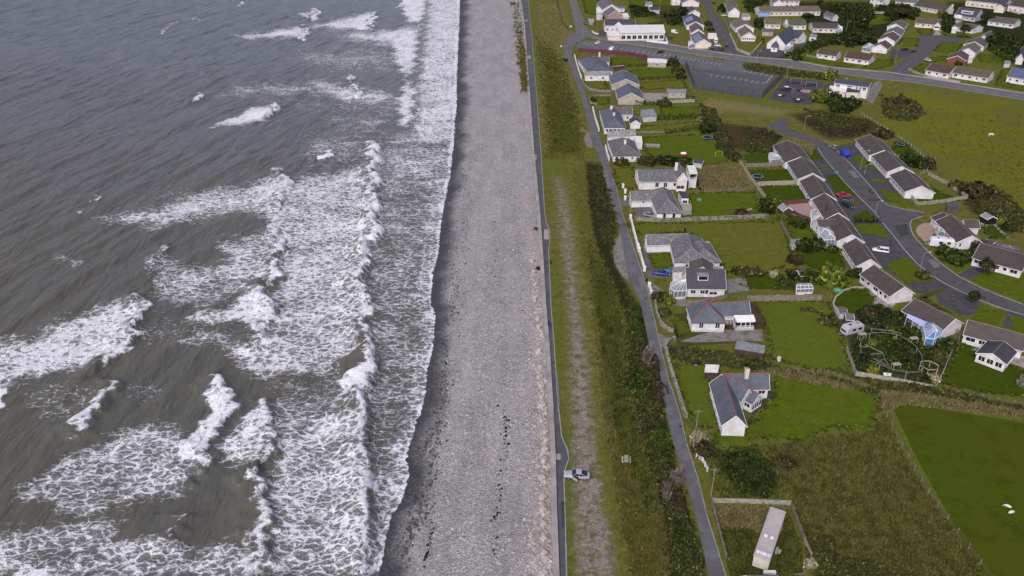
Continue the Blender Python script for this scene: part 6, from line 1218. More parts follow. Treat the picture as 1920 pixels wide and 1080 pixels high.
def mobile_home():
    z = 2.9; C_ = [G(x, y, z) for x, y in ((1444,949),(1474,960),(1444,1051),(1413,1040))]; c = sum(C_, Vector())/4; u = ((C_[3]-C_[0])+(C_[2]-C_[1])).to_2d().normalized(); ang = math.atan2(u.y, u.x)
    hl = ((C_[3]-C_[0]).length+(C_[2]-C_[1]).length)/4; hw = ((C_[1]-C_[0]).length+(C_[2]-C_[3]).length)/4
    root = empty('static_caravan', (c.x, c.y, 0), ang, 'long static caravan with pale flat roof in the fenced plot', 'caravan')
    mb = MB(); mb.box(-hl+.1, hl-.1, -hw+.1, hw-.1, 0.45, z-0.25); mb.build('body', M['cream'], root); mb = MB(); mb.box(-hl+.3, hl-.3, -hw+.3, hw-.3, 0, 0.45); mb.build('skirt', M['dkwood'], root)
    mb = MB(); T_ = [(-hl, -hw), (hl, -hw), (hl, hw), (-hl, hw)]; mb.prism(T_, z-0.25, z-0.05); mb.prism([(x, y) for x, y in T_], z-0.05, z+0.08, 0, [(x*0.99, y*0.8) for x, y in T_]); mb.build('roof', m_noise('static_caravan_roof', (0.36, 0.33, 0.315), (0.42, 0.39, 0.37), 0.6, 0.6), root)
    for y in (-hw*0.35, hw*0.4): mb = MB(); mb.box(0.9, 1.4, y-0.25, y+0.25, z+0.05, z+0.22); mb.build('roof_vent', M['pvc'], root)
    mb = MB()
    for a, b in ((-hw*0.8, -hw*0.45), (-hw*0.35, hw*0.4), (hw*0.5, hw*0.85)): mb.box(hl-1.2, hl-0.5, a, b, z+0.04, z+0.1)
    mb.build('roof_light', M['whiteroof'], root)
    for s_ in (-1, 1):
        for x in (-hl*0.6, -hl*0.15, hl*0.3, hl*0.7): mb = MB(); mb.box(x-0.6, x+0.6, s_*(hw-0.1)-0.03, s_*(hw-0.1)+0.03, 1.35, 2.2); mb.build('window', M['glass'], root)
    mb = MB(); [mb.box(0.2+i*0.02, 1.3, hw+0.1+i*0.45, hw+0.5+i*0.45, 0, 0.6-i*0.25) for i in range(2)]; mb.build('steps', M['paleswood'], root)
mobile_home()
# ================================================================ plants
M['f_dark'] = m_foliage('dark_leaves', (0.017, 0.026, 0.006), (0.042, 0.054, 0.015))
M['f_mid'] = m_foliage('mid_green_leaves', (0.024, 0.040, 0.007), (0.055, 0.076, 0.016))
M['f_lime'] = m_foliage('yellow_green_leaves', (0.075, 0.10, 0.014), (0.14, 0.165, 0.026))
M['f_brown'] = m_foliage('brown_twigs', (0.036, 0.031, 0.014), (0.066, 0.056, 0.027), (0.027, 0.027, 0.010), 1.4)
M['f_olive'] = m_foliage('olive_leaves', (0.048, 0.052, 0.016), (0.088, 0.088, 0.03))
M['f_silver'] = m_foliage('pale_grey_leaves', (0.13, 0.13, 0.10), (0.22, 0.21, 0.17))
M['f_cream'] = m_foliage('cream_blossom', (0.20, 0.19, 0.11), (0.36, 0.33, 0.2))
M['f_scrub'] = m_foliage('coastal_scrub_leaves', (0.031, 0.038, 0.010), (0.066, 0.072, 0.020), (0.046, 0.040, 0.017))
M['f_grass'] = m_foliage('long_rough_grass', (0.078, 0.077, 0.018), (0.118, 0.110, 0.030), (0.07, 0.07, 0.018), 1.25)
M['f_field'] = m_foliage('brown_field_grass', (0.066, 0.066, 0.016), (0.115, 0.108, 0.030), (0.053, 0.057, 0.014), 1.2)
M['f_straw'] = m_foliage('dry_straw_grass', (0.115, 0.095, 0.04), (0.175, 0.148, 0.066), (0.10, 0.085, 0.035), 1.2)
M['f_green'] = m_foliage('green_tussocks', (0.05, 0.062, 0.012), (0.085, 0.094, 0.02), None, 1.3)
M['f_meadow'] = m_foliage('meadow_tufts', (0.085, 0.098, 0.012), (0.125, 0.13, 0.02), None, 1.2)
M['f_twig'] = m_foliage('bare_grey_twigs', (0.12, 0.10, 0.09), (0.2, 0.175, 0.16))
def leaf_quads(C, N, size, aspect=1.6):
    """one quad per centre C (n,3) facing roughly N, random roll"""
    n = len(C); r = npr.normal(size=(n, 3)); N = N+0.7*r; N /= np.linalg.norm(N, axis=1, keepdims=True)+1e-9
    t_ = np.cross(N, npr.normal(size=(n, 3))); t_ /= np.linalg.norm(t_, axis=1, keepdims=True)+1e-9; b_ = np.cross(N, t_)
    s_ = size*npr.uniform(0.6, 1.3, (n, 1)) if np.isscalar(size) else size[:, None]*npr.uniform(0.6, 1.3, (n, 1))
    t_, b_ = t_*s_*aspect/2, b_*s_/2
    V = np.stack([C-t_-b_, C+t_-b_*0.6, C+t_*1.1+b_*0.6, C-t_+b_], 1).reshape(-1, 3); return V
def blob_leaves(n, rx, ry, rz, cz, lumps=6, size=0.16):
    ph = npr.uniform(0, 6.28, (lumps, 3)); d = npr.normal(size=(n, 3)); d[:, 2] = np.abs(d[:, 2])*1.0-0.25; d /= np.linalg.norm(d, axis=1, keepdims=True)
    lump = 1+0.22*np.sin(3.1*d[:, 0]+ph[0, 0])*np.sin(2.7*d[:, 1]+ph[1, 0])+0.16*np.sin(6.3*d[:, 0]+ph[2, 0]+4*d[:, 2])+0.14*np.sin(5.9*d[:, 1]+ph[3, 0])
    r = (npr.uniform(0, 1, n)**0.35)*lump
    C = d*r[:, None]*np.array([rx, ry, rz])+np.array([0, 0, cz]); C[:, 2] = np.maximum(C[:, 2], 0.02)
    return leaf_quads(C, d, size)
def quads_of(V): return np.arange(len(V)).reshape(-1, 4)
BUSH = []
for k in range(6):
    V = blob_leaves(520, 1, 1, 0.85, 0.25, size=0.2); me = np_mesh('bush_shape', V, quads_of(V), M['f_mid']).data; BUSH.append(me)
for o in [o for o in bpy.data.objects if o.name.startswith('bush_shape')]: bpy.data.objects.remove(o)
bi = [0]
def bush(label, px, py, r, h_, mat, group=None, name='bush', cat=None, ry=None):
    bi[0] += 1; o = bpy.data.objects.new(name, BUSH[bi[0] % 6]); COL.objects.link(o); o.location = G(px, py)
    o.material_slots[0].link = 'OBJECT'; o.material_slots[0].material = M[mat]
    o.scale = (r, ry or r, h_); o.rotation_euler = (0, 0, bi[0]*1.3); return tag(o, label, cat or name, group)
def tree(label, px, py, r, h_, mat, name='tree', trunk=0.35, n=900):
    root = empty(name, G(px, py), bi[0]*0.9, label, 'tree'); bi[0] += 1; th = h_*trunk
    V = blob_leaves(n, r, r, (h_-th)*0.62, th+(h_-th)*0.38, size=max(0.22, r*0.13)); np_mesh('crown', V, quads_of(V), M[mat], root)
    mb = MB(); mb.tube((0, 0, -0.1), (0.05, 0, th*1.3), 0.05*h_*0.6, 7, 0, 0.02*h_)
    for k in range(5): a = k*1.257; mb.tube((0.03, 0, th*(0.8+0.08*k)), (math.cos(a)*r*0.6, math.sin(a)*r*0.6, th+(h_-th)*0.45), 0.018*h_, 5, 0, 0.006*h_)
    mb.build('trunk', M['bark'], root)
def hedge(label, pix, wd, h_, mat, name='hedge', dens=9):
    P = [G(*p).to_2d() for p in pix]; Cs, Ns = [], []
    for a, b in zip(P[:-1], P[1:]):
        L = (b-a).length; n = int(L*dens*(wd+h_)); s_ = npr.uniform(0, 1, n); d = (b-a)/L; nn = np.array([-d.y, d.x]); v = npr.uniform(-1, 1, n); z = npr.uniform(0, 1, n)
        sh = npr.random(n) < 0.6; side = npr.random(n) < 0.45; v = np.where(sh & side, np.sign(v)*(0.85+0.15*npr.random(n)), v); z = np.where(sh & ~side, 0.88+0.12*npr.random(n), z)
        wv = 1+0.18*np.sin(s_*L*1.3)+0.12*np.sin(s_*L*3.1)
        C = np.stack([a.x+(b.x-a.x)*s_+nn[0]*v*wd/2*wv, a.y+(b.y-a.y)*s_+nn[1]*v*wd/2*wv, z*h_*wv], 1); Cs.append(C); Ns.append(np.stack([nn[0]*v, nn[1]*v, 0.4+z*0.6], 1))
    C = np.concatenate(Cs); o0 = np.array([P[0].x, P[0].y, 0]); V = leaf_quads(C-o0, np.concatenate(Ns), 0.3); o = np_mesh(name, V, quads_of(V), M[mat]); o.location = o0; return tag(o, label, 'hedge')
def scatter(poly, n, seed=1):
    rg = np.random.default_rng(seed); xs = [p[0] for p in poly]; ys_ = [p[1] for p in poly]; out = []
    while sum(len(a) for a in out) < n:
        x = rg.uniform(min(xs), max(xs), n*2); y = rg.uniform(min(ys_), max(ys_), n*2); fe = min(20, 0.22*min(max(xs)-min(xs), max(ys_)-min(ys_))); k = sdist(x, y, poly) > rg.random(n*2)**1.5*fe; out.append(np.stack([x[k], y[k]], 1))
    p = np.concatenate(out)[:n]; u = (p[:, 0]-960)/F_PX; v = (p[:, 1]-540)/F_PX; t_ = CAM_H/(SP+v*CP); return np.stack([u*t_, (CP-v*SP)*t_], 1), rg
def thicket(name, label, polys, n, r, h_, mat, leaf=0.32, per=34):
    """an uncountable mass of scrub: many leaf clumps of uneven height"""
    Vs = []
    for k, poly in enumerate(polys if isinstance(polys[0], list) else [polys]):
        P, rg = scatter(poly, n, 11+k); hh = h_*(0.45+0.75*(0.5+0.5*np.sin(P[:, 0]*0.37+1.3*np.sin(P[:, 1]*0.23)))*rg.uniform(0.6, 1.2, len(P)))
        rr = r*rg.uniform(0.6, 1.3, len(P)); d = rg.normal(size=(len(P), per, 3)); d[..., 2] = np.abs(d[..., 2])-0.15; d /= np.linalg.norm(d, axis=2, keepdims=True)
        q = rg.uniform(0.55, 1, (len(P), per, 1)); C = d*q*np.stack([rr, rr, hh], 1)[:, None, :]; C[..., 0] += P[:, None, 0]; C[..., 1] += P[:, None, 1]; C[..., 2] = np.maximum(C[..., 2]+0.1, 0.03)
        Vs.append(leaf_quads(C.reshape(-1, 3), d.reshape(-1, 3), leaf))
    V = np.concatenate(Vs); o = np_mesh(name, V, quads_of(V), M[mat]); return tag(o, label, None, None, 'stuff')
def tufts(name, label, polys, n, h_, mat, blades=6, wd=0.10, lean=0.6):
    Vs = []
    for k, poly in enumerate(polys if isinstance(polys[0], list) else [polys]):
        P, rg = scatter(poly, n, 31+k); m = len(P); B = np.repeat(P, blades, 0)+rg.normal(0, 0.16, (m*blades, 2)); a = rg.uniform(0, 6.28, m*blades); hh = h_*rg.uniform(0.5, 1.25, m*blades)
        ln = lean*rg.uniform(0.3, 1, m*blades)*hh; wind = np.repeat(0.9+0.5*np.sin(P[:, 0]*0.5+P[:, 1]*0.3), blades); dx, dy = np.cos(a)*0.6+0.7*np.cos(wind), np.sin(a)*0.6+0.7*np.sin(wind)
        wx, wy = -np.sin(a)*wd*(1+0.5*rg.random(m*blades)), np.cos(a)*wd
        z0 = np.zeros(m*blades); b0 = np.stack([B[:, 0]-wx, B[:, 1]-wy, z0], 1); b1 = np.stack([B[:, 0]+wx, B[:, 1]+wy, z0], 1)
        tp = np.stack([B[:, 0]+dx*ln, B[:, 1]+dy*ln, hh], 1); t1 = tp+np.stack([wx, wy, z0], 1)*0.45; t0 = tp-np.stack([wx, wy, z0], 1)*0.45
        Vs.append(np.stack([b0, b1, t1, t0], 1).reshape(-1, 3))
    V = np.concatenate(Vs); o = np_mesh(name, V, quads_of(V), M[mat]); return tag(o, label, None, None, 'stuff')
# --- rough masses
thicket('scrub', 'dark scrub between the grass strip and the lane', [[(1165,530),(1196,562),(1214,640),(1232,715),(1258,840),(1284,925),(1312,1025),(1322,1090),(1258,1090),(1240,980),(1215,870),(1192,790),(1178,700),(1172,610)]], 500, 0.75, 0.7, 'f_scrub', 0.26, 28)
thicket('upper_scrub', 'dark brown scrub by the lane above the lay-by', [[(1098,318),(1126,306),(1140,348),(1110,354)], [(1108,346),(1145,350),(1160,424),(1138,442),(1116,408)], [(1122,420),(1154,428),(1150,464),(1128,456)]], 85, 0.85, 0.65, 'f_scrub', 0.28, 26)
thicket('leafy_scrub', 'greener leafy scrub patches beside the lane', [[(1182,690),(1215,690),(1222,740),(1195,750)], [(1215,800),(1250,800),(1262,860),(1240,880)], [(1255,950),(1290,960),(1310,1060),(1275,1085),(1256,1020)], [(1180,560),(1200,580),(1206,630),(1180,620)]], 160, 0.8, 0.9, 'f_mid', 0.25, 28)
thicket('brown_scrub', 'brown bare scrub beside the lane', [[(1100,320),(1130,322),(1152,420),(1122,440),(1106,385)], [(1216,690),(1226,655),(1246,770),(1222,760)], [(1252,900),(1270,905),(1290,990),(1262,985)]], 110, 0.9, 0.9, 'f_brown', 0.26, 30)
tufts('bare_twigs', 'pale bare twigs in the lane scrub', [[(1196,655),(1224,650),(1230,690),(1212,695)], [(1254,888),(1276,884),(1280,912),(1260,914)], [(1242,918),(1256,914),(1260,945),(1244,948)]], 50, 1.0, 'f_twig', 8, 0.04, 1.0)
tufts('rough_grass', 'long rough grass on the strip between promenade and lane', [[(1000,4),(1058,4),(1068,66),(1055,90),(1062,125),(1100,245),(1096,300),(1018,300),(1006,150)], [(1072,320),(1096,310),(1112,440),(1150,520),(1180,600),(1186,700),(1205,800),(1250,980),(1262,1085),(1182,1085),(1150,920),(1125,760),(1108,600),(1088,470)]], 7500, 0.34, 'f_grass', 5, 0.10)
tufts('green_tussocks', 'green tussocks among the coastal grass', [[(1102,450),(1140,520),(1165,600),(1170,690),(1190,790),(1230,960),(1210,960),(1150,800),(1125,650),(1105,520)], [(1000,60),(1050,100),(1085,200),(1090,290),(1030,290),(1010,150)]], 3500, 0.55, 'f_green', 6, 0.12)
tufts('field_grass', 'wind combed brown grass of the rough field', [[(1420,840),(1500,828),(1632,808),(1656,775),(1690,845),(1745,935),(1800,1010),(1850,1085),(1525,1085),(1508,1015),(1484,942),(1455,900)]], 15000, 0.5, 'f_field', 5, 0.095, 0.8)
tufts('straw_grass', 'dry straw coloured grass along fences and ditches', [[(1650,735),(1720,738),(1930,775),(1930,786),(1790,768),(1690,760),(1662,772)], [(1380,718),(1440,690),(1560,700),(1650,735),(1560,728),(1450,705)], [(1294,312),(1392,312),(1406,354),(1314,357)], [(1480,258),(1530,272),(1520,292),(1500,278)], [(1336,950),(1475,952),(1462,1000),(1350,995)]], 1700, 0.6, 'f_straw', 5, 0.11, 0.9)
thicket('reed_hedge', 'brown green reedy hedge line across the gardens', [[(1252,650),(1300,655),(1370,660),(1470,690),(1580,715),(1650,735),(1640,742),(1540,712),(1450,700),(1360,690),(1262,676)], [(1652,735),(1760,745),(1930,775),(1930,768),(1770,732),(1620,710)]], 900, 0.6, 1.0, 'f_olive', 0.26, 20)
thicket('bramble', 'dark bramble patch in the rough plot', [[(1345,855),(1395,845),(1440,862),(1452,905),(1440,935),(1390,925),(1350,880)]], 380, 0.8, 1.0, 'f_dark', 0.26, 28)
thicket('green_bramble', 'lighter bramble shoots in the rough plot', [[(1335,845),(1400,838),(1455,855),(1462,915),(1440,938),(1380,930)]], 240, 0.6, 0.7, 'f_mid', 0.24, 22)
tufts('plot_grass', 'rough green grass round the caravan plot and brambles', [[(1320,840),(1500,828),(1520,880),(1460,940),(1340,940)], [(1342,955),(1420,960),(1400,1080),(1372,1080)], [(1476,965),(1500,1020),(1505,1075),(1450,1075)]], 1500, 0.35, 'f_green', 5, 0.1)
thicket('low_scrub', 'low dark scrub in the bottom corner of the rough field', [[(1545,1045),(1640,1055),(1720,1080),(1720,1090),(1530,1090)], [(1510,1000),(1560,1010),(1560,1060),(1522,1050)]], 400, 0.8, 0.8, 'f_scrub', 0.28, 22)
thicket('moor_scrub', 'brown scrub on the moor behind the lane gardens', [[(1312,205),(1345,215),(1372,262),(1392,300),(1378,312),(1345,280),(1318,235)], [(1395,240),(1436,240),(1466,258),(1450,272),(1400,280)], [(1510,232),(1590,225),(1640,236),(1600,258),(1545,255)]], 300, 1.1, 0.9, 'f_brown', 0.4, 20)
thicket('moor_green_scrub', 'dark green scrub on the moor', [[(1312,195),(1340,205),(1362,255),(1372,285),(1340,262)], [(1395,262),(1450,262),(1455,290),(1400,286)], [(1505,205),(1560,215),(1640,228),(1560,250)]], 420, 1.1, 1.0, 'f_scrub', 0.4, 20)
thicket('verge_scrub', 'rough verge between main road and playground', [[(1392,122),(1420,120),(1490,132),(1560,141),(1540,150),(1480,144),(1400,132)]], 500, 0.9, 0.9, 'f_olive', 0.4, 16)
thicket('woodland', 'mass of dark trees and hedges behind the village', [[(1500,6),(1540,4),(1600,10),(1640,24),(1630,50),(1640,80),(1610,92),(1540,82),(1560,66),(1590,58),(1585,30),(1540,14)], [(1640,18),(1680,14),(1722,18),(1716,40),(1690,34),(1660,26)], [(1860,62),(1900,70),(1930,95),(1910,118),(1868,98),(1848,84)], [(1765,32),(1784,40),(1780,62),(1766,56)]], 210, 2.4, 4.2, 'f_dark', 0.75, 60)
thicket('light_woodland', 'lighter shrubs along the edge of the village trees', [[(1450,110),(1500,98),(1530,80),(1580,66),(1560,80),(1520,98)], [(1560,10),(1640,10),(1630,40),(1600,30)], [(1850,90),(1880,95),(1915,110),(1890,118)]], 130, 2.0, 3.0, 'f_mid', 0.65, 46)
thicket('garden_shrubbery', 'shrubbery between the gardens behind the pub', [[(1180,14),(1218,14),(1230,30),(1190,34)], [(1242,24),(1282,16),(1292,40),(1256,50)], [(1390,0),(1440,0),(1420,28),(1400,24)], [(1418,40),(1432,38),(1428,56),(1416,52)]], 90, 1.8, 2.6, 'f_dark', 0.6, 44)
thicket('far_scrub', 'scrub at the far side of the estate field', [[(1790,345),(1830,348),(1880,360),(1925,400),(1925,440),(1880,420),(1830,380)], [(1650,180),(1720,188),(1738,215),(1700,232),(1660,222)]], 420, 1.1, 1.1, 'f_olive', 0.42, 20)
thicket('pergola_planting', 'mixed shrubs filling the oval pergola garden', [[(1592,632),(1640,612),(1700,585),(1745,622),(1790,640),(1770,690),(1750,722),(1610,700)]], 420, 0.9, 1.2, 'f_mid', 0.27, 34)
thicket('pergola_dark_planting', 'dark shrubs in the oval pergola garden', [[(1605,590),(1650,570),(1690,596),(1680,620),(1620,612)], [(1660,640),(1720,640),(1725,690),(1680,690)], [(1600,650),(1625,660),(1640,690),(1612,698)]], 150, 1.0, 1.4, 'f_dark', 0.27, 34)
tufts('field_weeds', 'taller tufts in the estate field', [[(1700,200),(1930,205),(1930,400),(1850,345),(1760,300),(1700,250)]], 700, 0.4, 'f_meadow', 6, 0.16)
# --- separate bushes and trees
for a in (('bright feathery yellow green conifer in the estate garden', 1556, 532, 4.2, 4.4, 'f_lime'), ('dark round bush left of the feathery conifer', 1512, 524, 2.6, 2.4, 'f_mid'), ('dark bush right of the feathery conifer by the white gable', 1602, 518, 1.8, 2.0, 'f_dark'),
          ('dark evergreen by the grey shed and plank fence', 1508, 468, 2.6, 3.0, 'f_dark'), ('dark evergreen between two estate patios', 1530, 464, 2.4, 2.6, 'f_dark'), ('low dark shrub under the brown roofed eaves', 1560, 470, 1.6, 1.5, 'f_mid'), ('brown bush at the corner of the olive lawn', 1490, 492, 2.4, 2.4, 'f_brown'),
          ('dark thorn at the end of the grey stone wall', 1438, 396, 2.8, 2.6, 'f_dark'), ('brown bush on the green lawn by the stone wall', 1390, 404, 2.4, 1.6, 'f_brown'), ('lime shrub by the round roofed shed', 1452, 382, 1.7, 2.2, 'f_lime'), ('yellow green strip shrub beside the plank fence', 1464, 412, 1.5, 2.2, 'f_lime'), ('dark shrub left of the lime shrub', 1436, 384, 2.0, 2.4, 'f_mid'),
          ('dark shrub by the long garden hedge below the brick yard', 1500, 426, 1.8, 1.6, 'f_dark'), ('big lime bush beside the playground', 1540, 190, 5.0, 4.6, 'f_lime'), ('dark laurel in front of the white two storey house', 1566, 196, 5.0, 4.0, 'f_mid'), ('dark hedge bush right of the laurel', 1592, 200, 4.4, 3.4, 'f_dark'), ('dark low hedge bush nearest the moor below the white house', 1575, 208, 4.6, 2.6, 'f_dark'), ('olive bush between playground and white house', 1556, 150, 3.4, 4.4, 'f_lime'),
          ('dark bush at the right corner of the car park', 1262, 122, 3.4, 3.4, 'f_dark'), ('dark bush beside the court fence', 1270, 138, 3.6, 3.2, 'f_scrub'), ('brown bush at the foot of the court fence', 1276, 147, 2.8, 2.4, 'f_brown'), ('dark round tree beside the trampoline', 1326, 247, 3.2, 3.4, 'f_dark'), ('bushy shrub next to the pale fence behind the lane', 1246, 198, 3.2, 2.2, 'f_scrub'),
          ('dark brown bush behind the farthest upper row bungalow', 1655, 256, 3.6, 3.0, 'f_brown'), ('dark bush in the middle upper row back garden', 1700, 302, 3.0, 2.8, 'f_dark'), ('dark bush left of the trampoline garden hedge', 1718, 312, 3.4, 3.2, 'f_dark'), ('brown round bush at the field corner', 1735, 314, 3.2, 3.0, 'f_brown'), ('large brown bush in the field corner by the pale fence', 1832, 366, 5.4, 3.6, 'f_brown'), ('dark bush left of the large brown bush', 1795, 352, 2.6, 2.2, 'f_scrub'), ('round yellow green bush behind the black shed', 1876, 420, 1.6, 1.9, 'f_lime'), ('dark bush behind the yellow green bush', 1892, 430, 2.4, 2.0, 'f_dark'),
          ('sprawling green shrub in front of the big caravan', 1768, 478, 2.2, 2.6, 'f_mid'), ('wide green shrub on the lawn corner by the caravan', 1790, 488, 3.8, 2.2, 'f_mid'), ('green shrub right of the wide lawn shrub', 1816, 482, 2.4, 2.0, 'f_olive'), ('round dark brown bush at the white gable', 1831, 470, 2.2, 3.0, 'f_brown'), ('spiky shrub under the lamp post at the road bend', 1730, 520, 1.8, 1.7, 'f_olive'), ('brown shrubs on the bank beside the dark red driveway', 1750, 580, 1.6, 0.9, 'f_brown'),
          ('bare brown bush at the conservatory gate', 1237, 562, 2.0, 1.8, 'f_brown'), ('lime green shrub by the conservatory patio', 1254, 568, 1.5, 2.0, 'f_lime'), ('olive shrub by the curving pale wall', 1244, 590, 1.6, 1.6, 'f_olive'), ('pale cream flowering bush beside the utility pole', 1310, 826, 1.6, 1.8, 'f_cream'), ('dark brown bush under the cream flowering bush', 1318, 850, 2.0, 1.9, 'f_brown'), ('brown mound bush right of the bramble patch', 1472, 872, 2.2, 1.5, 'f_brown'), ('bright green round gorse in the lane scrub', 1186, 728, 2.2, 1.8, 'f_mid'), ('rusty round bush in the lane scrub', 1222, 724, 2.2, 1.9, 'f_brown'), ('pale yellow bush at the end of the angled timber fence', 1519, 1062, 1.0, 1.3, 'f_cream'),
          ('bright yellow bush inside the oval pergola', 1635, 648, 1.1, 1.5, 'f_lime'), ('lime bush at the pergola centre top', 1681, 640, 0.9, 1.1, 'f_lime'), ('lime round bush by the pergola bench', 1636, 700, 1.5, 1.7, 'f_lime'), ('pale green bush beside the pergola arch', 1718, 712, 1.3, 1.5, 'f_olive'), ('large green bush right of the pergola', 1772, 655, 2.2, 2.4, 'f_mid'), ('yellow topped hedge bush near the thin rail fence', 1760, 672, 1.8, 1.8, 'f_olive'), ('pale flowering bush in the fence corner', 1752, 712, 1.3, 1.2, 'f_cream'), ('low lime hedge above the pergola', 1674, 620, 1.6, 0.8, 'f_lime'), ('dark red brown bush beside the curved lawn', 1628, 594, 2.8, 2.2, 'f_brown'), ('dark bush by the lilac veranda', 1682, 604, 2.2, 2.2, 'f_dark'), ('white flowering bush at the right edge lawn', 1916, 722, 1.1, 2.2, 'f_silver'),
          ('olive bush at the corner of the striped lawn', 1552, 606, 2.0, 2.0, 'f_olive'), ('straw coloured pampas clump behind the plain lawn', 1448, 518, 1.2, 1.8, 'f_cream'), ('yellowish shrub row behind the olive lawn', 1412, 514, 2.2, 1.9, 'f_olive'), ('second yellowish shrub nearer the house', 1385, 512, 2.0, 1.8, 'f_olive'), ('dark shrub beside the dormer cottage garden', 1492, 520, 2.4, 1.8, 'f_dark'), ('tan shrub at the middle of the lane garden', 1470, 532, 1.9, 1.5, 'f_scrub'), ('dark green bush on the small main road lawn', 1494, 113, 2.6, 2.4, 'f_dark'),
          ('yellow green shrub by the stepped stone wall', 1424, 80, 2.6, 3.0, 'f_lime'), ('brown garden shrub among the side road bungalows', 1327, 48, 2.6, 2.6, 'f_brown'), ('dark shrub below the side road bungalows garage', 1332, 58, 2.6, 2.0, 'f_dark'), ('dark conifer by the tan roofed gable', 1352, 22, 3.0, 4.2, 'f_dark'), ('bushy shrub above the terrace with the blue end', 1480, 46, 2.0, 2.4, 'f_brown'), ('green hedge clump before the tan roofed terrace', 1515, 32, 4.0, 2.2, 'f_dark'), ('bright lime shrub below the cream bungalow skylight', 1766, 28, 3.0, 3.0, 'f_lime'), ('dark shrub left of the rusty roofed terrace gap', 1797, 122, 1.8, 1.8, 'f_dark'), ('brown shrub on the house bank by the moor', 1688, 196, 3.4, 3.6, 'f_brown'), ('small dark shrub on the lane verge beside the twin bungalows', 1112, 190, 1.4, 1.2, 'f_dark'),
          ('long dark bush behind the straw coloured lawn', 1252, 305, 4.2, 2.2, 'f_dark'), ('brown bush between the pyramid roof and the long cottage', 1212, 306, 3.4, 2.4, 'f_brown'), ('dark bush left of the garden shed', 1282, 306, 3.4, 2.0, 'f_mid'), ('dark bush at the lane end of the brown hedge', 1166, 308, 2.6, 1.8, 'f_scrub')):
    bush(*a)
for a in (('dark narrow conifer on the upper close lawn', 1805, 72, 3.0, 8.5, 'f_dark', 'conifer'), ('dark rounded tree right of the white gabled close bungalow', 1858, 88, 3.6, 6.5, 'f_dark'), ('tall dark tree behind the dormer house', 1848, 44, 4.2, 6.5, 'f_dark'), ('bare brown small tree on the stone fronted bungalow lawn', 1845, 515, 2.2, 4.5, 'f_brown'), ('small dark street tree in the red paved driveway', 1822, 570, 1.4, 3.6, 'f_dark'), ('dark tree at the top left of the brown woodland', 1668, 40, 4.6, 6.8, 'f_dark'), ('brown crowned tree right of the dark woodland tree', 1690, 34, 4.4, 6.6, 'f_brown'), ('broad tree behind the white veranda house at the top', 1256, 34, 4.8, 6.0, 'f_scrub'), ('dark tree right of the pub gardens', 1280, 30, 3.6, 5.6, 'f_dark'), ('round tree at the corner of the main road bungalows', 1608, 84, 3.6, 5.0, 'f_dark'), ('bush crowned tree by the brick gable garden', 1420, 50, 3.0, 5.0, 'f_dark')):
    tree(*a)
hedge('clipped dark hedge across the estate front lawns', [(1601,419),(1650,416)], 1.2, 1.3, 'f_dark')
hedge('dark hedge between the two green strips by the car park', [(1148,126),(1265,124)], 1.6, 1.5, 'f_scrub', dens=5)
hedge('brown hedge below the second green strip', [(1192,150),(1280,147)], 1.6, 1.4, 'f_brown', dens=5)
hedge('dark hedge behind the twin slate bungalows', [(1190,198),(1250,196)], 2.0, 1.8, 'f_scrub', dens=5)
hedge('dark hedge beside the olive lawn of the blue slate house', [(1210,226),(1310,222)], 2.4, 1.8, 'f_dark', dens=5)
hedge('hedge above the trampoline lawn', [(1246,251),(1312,240)], 2.0, 1.4, 'f_mid', dens=5)
hedge('green hedge along the near side of the upper close lane garden', [(1858,112),(1888,117)], 2.5, 2.0, 'f_mid', dens=4)
hedge('dark hedge below the main road beside the church yard', [(1460,111),(1520,94),(1575,72)], 3.0, 1.8, 'f_mid', dens=3)
hedge('hedge below the red brick yard in the estate garden', [(1478,422),(1530,418)], 1.6, 1.3, 'f_dark')
hedge('hedge of mixed shrubs behind the short lane lawn', [(1500,582),(1540,588)], 1.0, 1.0, 'f_olive')

def edge_tufts():
    pts = []
    for q, m, l in GARD:
        if not m.startswith('lawn') and m != 'rough': continue
        W_ = [G(*p).to_2d() for p in q]
        for a, b in zip(W_, W_[1:]+W_[:1]):
            n = int((b-a).length*2.2); s_ = npr.uniform(0, 1, n); j = npr.normal(0, 0.4, (n, 2)); pts.append(np.stack([a.x+(b.x-a.x)*s_+j[:, 0], a.y+(b.y-a.y)*s_+j[:, 1]], 1))
    P = np.concatenate(pts); n = len(P); bl = 6; B = np.repeat(P, bl, 0)+npr.normal(0, 0.22, (n*bl, 2)); a = npr.uniform(0, 6.28, n*bl); h_ = npr.uniform(0.12, 0.45, n*bl)*np.repeat(npr.uniform(0.4, 1.3, n), bl)
    C = np.stack([B[:, 0], B[:, 1], h_*0.5], 1); V = leaf_quads(C, np.stack([np.cos(a)*0.5, np.sin(a)*0.5, np.ones(n*bl)*0.8], 1), 0.26); o = np_mesh('lawn_edge_grass', V, quads_of(V), M['f_edge']); tag(o, 'longer grass along the edges of the lawns', None, None, 'stuff')
M['f_edge'] = m_foliage('lawn_edge_blades', (0.042, 0.056, 0.008), (0.085, 0.092, 0.018)); edge_tufts()
